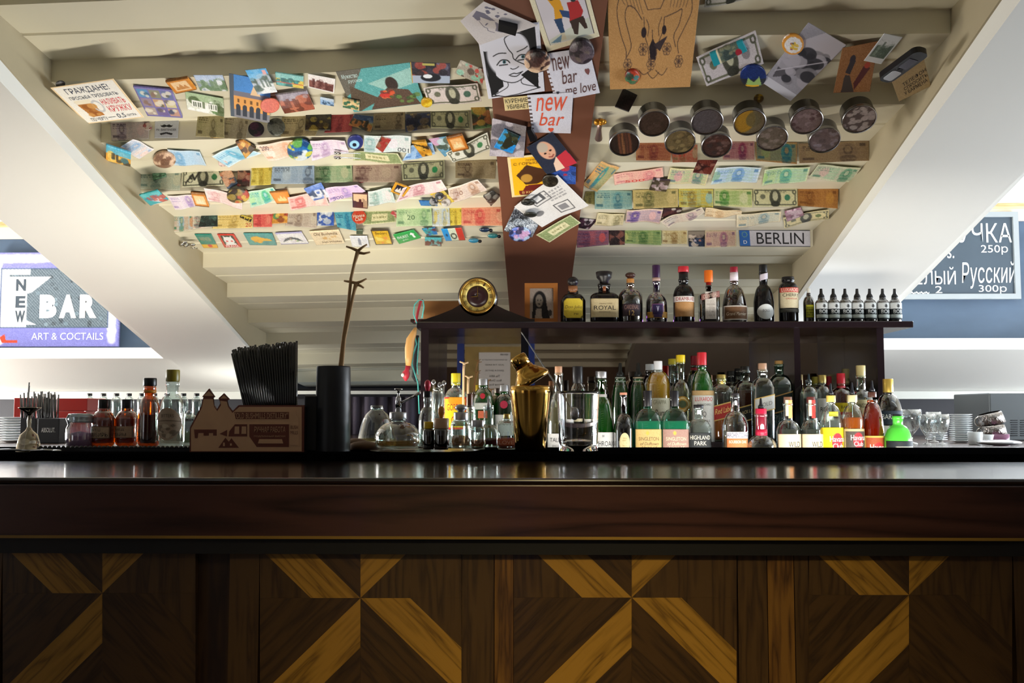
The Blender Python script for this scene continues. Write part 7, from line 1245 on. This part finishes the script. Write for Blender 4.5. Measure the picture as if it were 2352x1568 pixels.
def mug_(x, y, w_, h, Y, tilt, lab):
    c = at(x, y, Y); r_ = w_/2*Y/F; hh = h*Y/F; e = empty('metal_mug', c, lab, 'mug', 'hammered metal mugs on the right back counter'); q = Matrix.Rotation(R(tilt), 3, 'Y')
    mb = MB(); mb.lathe(c, [(r_*.82, -hh/2), (r_*.9, -hh/2+.004), (r_, hh/2), (r_*.95, hh/2), (r_*.85, -hh/2+.006), (.001, -hh/2+.006)], 32, cap=False, M=q); mb.build('body', HM, e)
    mb = MB(); mb.tube([c+q @ Vector((r_*.92+.02*math.sin(t), 0, hh*.38*math.cos(t))) for t in [i*math.pi/10 for i in range(11)]], .0032, 8); mb.build('handle', mat('polished_silver'), e)
mug_(2281, 990, 58, 28, 4.32, 180-8, 'hammered metal mug, lower one of the leaning pair'); mug_(2276, 961, 58, 26, 4.33, 180-14, 'hammered metal mug, upper one of the leaning pair')
mb = MB(); c = at(2295, 1014, 3.95); c.z = ZB+.012; mb.ball(c, .085, .06, .0115, 24, 12); tag(mb.build('cloth_roll', mat('glossy_wrap', 'B8B8BC', rough=.2, metal=.4)), 'shiny folded wrapper lying at the right end of the counter', 'wrapper')
# ------------------------------------------------------------------ signs in the dormers
YW = 5.745
sg = empty('bar_sign', at(130, 797, 5.68), 'handmade violet framed mosaic bar sign with big white letters, left dormer', 'sign')
a, b = at(-18, 582, 5.70), at(275, 796, 5.70)
cv = Cv(196, 142, '8484CC', seed=2); rs = cv.r
def wav(pts, wd, cl): cv.line([(u+rs.uniform(-.006, .006), v+rs.uniform(-.008, .008)) for u, v in pts], cl, wd)
def seg(u0, v0, u1, v1, n=20): return [(u0+(u1-u0)*i/n, v0+(v1-v0)*i/n) for i in range(n+1)]
for p in (seg(.03, .07, .97, .05), seg(.04, .93, .11, .94, 4), seg(.94, .06, .95, .93), seg(.07, .08, .05, .93)): wav(p, .026, 'F4F4FC')
cv.rect(.1, .17, .92, .80, '56646E')
for i in range(70): cv.rect(*(lambda u, v: (u, v, u+.03, v+.035))(rs.uniform(.1, .89), rs.uniform(.17, .77)), ['3E4A52', '2E363C', '6E8490', '8AA0AC', '4A5860'][rs.randint(5)], .7)
cv.poly([(.1, .17), (.32, .17), (.32, .24), (.1, .24)], 'F0F2F4'); cv.poly([(.1, .17), (.16, .17), (.16, .8), (.1, .8)], 'F0F2F4'); cv.poly([(.14, .26), (.48, .26), (.34, .42), (.30, .44), (.30, .72), (.38, .77), (.14, .77)], 'F0F2F4'); cv.poly([(.1, .76), (.3, .76), (.3, .8), (.1, .8)], 'F0F2F4'); cv.rect(.16, .17, .31, .235, 'F0F2F4')
for i in range(-30, 60): cv.line([(i*.022, .17), (i*.022+.42, .80)], 'A8B4BC', .0018, .55); 
for i in range(60): cv.line([(i*.03, .17), (i*.03-.42, .80)], '8A969E', .0015, .4)
for b_ in ((0, 0, 1, .165), (0, .81, 1, 1), (0, 0, .085, 1), (.93, 0, 1, 1)): pass
cv.line([(.1, .17)]+[(.1+.82*i/60, .17+.006*(i % 2)) for i in range(61)]+[(.92, .8), (.1, .8), (.1, .17)], '4A5A78', .004)
cv.poly([(.1, .9), (.14, .87), (.15, .93), (.24, .93), (.24, .96), (.12, .96)], 'D04A30'); cv.noise(6)
gx = a.x+(b.x-a.x)*cv.u; gz = a.z+(b.z-a.z)*cv.v; Yp = 5.67; Fp = np.stack([gx, gx*0+Yp, gz], -1); Bp = np.stack([gx, gx*0+Yp+.03, gz], -1)
bd = link('board', paint_mesh('board', (Fp, Bp), cv.a), PAPER, sg)
mps = lambda u, v, off: Vector((a.x+(b.x-a.x)*u, Yp-.0015-off, a.z+(b.z-a.z)*v))
mb = MB()
for s, v0 in (('N', .285), ('E', .465), ('W', .62)): letter(mb, mps, s, .215, v0, .29, v0+.125, wt=.035)
mb.build('lettering', mat('ink_3E4A56', '3E4A56'), sg)
mb = MB()
for s, u0, u1 in (('B', .40, .53), ('A', .55, .68), ('R', .705, .835)):
    letter(mb, mps, s, u0, .45, u1, .70, wt=.07)
letter(mb, mps, 'ART & COCTAILS', .345, .855, .89, .93); mb.build('lettering', mat('ink_F6F6FA', 'F6F6FA'), sg)
cb = empty('chalkboard', at(2200, 690, 5.72), 'grey framed black chalkboard menu with white Cyrillic handwriting', 'chalkboard')
a2, b2 = at(2010, 487, 5.70), at(2346, 686, 5.70); mb = MB(); fw = .03
for x0, x1, z0, z1 in ((a2.x, b2.x, a2.z-fw, a2.z), (a2.x, b2.x, b2.z, b2.z+fw), (a2.x, a2.x+fw, b2.z+fw, a2.z-fw), (b2.x-fw, b2.x, b2.z+fw, a2.z-fw)): mb.box(x0, x1, 5.70, 5.73, z0, z1)
mb.build('frame', mat('alu_frame', '9EA4A8', rough=.5), cb)
mb = MB(); mb.box(a2.x+.01, b2.x-.01, 5.715, 5.74, b2.z+.01, a2.z-.01); mb.build('slate', mat('slate', '46525E', rough=.35, var=.25, vscale=3), cb)
mb = MB(); mpk = lambda u, v, off: Vector((at(2010+336*u, 590, 5.70).x, 5.713-off, at(2200, 487+199*v, 5.70).z))
def lp(s, x0, y0, x1, y1, sh=0): letter(mb, mpk, s, (x0-2010)/336, (y0-487)/199, (x1-2010)/336, (y1-487)/199, shear=sh)
lp('УЧКА', 2204, 512, 2328, 556); lp('250р', 2256, 562, 2318, 584); lp('vs.', 2164, 570, 2194, 592, .1); lp('ЕЛЫЙ', 2104, 612, 2196, 652); lp('Русский', 2210, 600, 2334, 662, .1); lp('2', 2148, 656, 2164, 672); lp('300р', 2248, 654, 2312, 674); lp('~~~~~', 2080, 668, 2134, 675)
mb.build('lettering', mat('chalk', 'F0F4F4', rough=.9), cb)
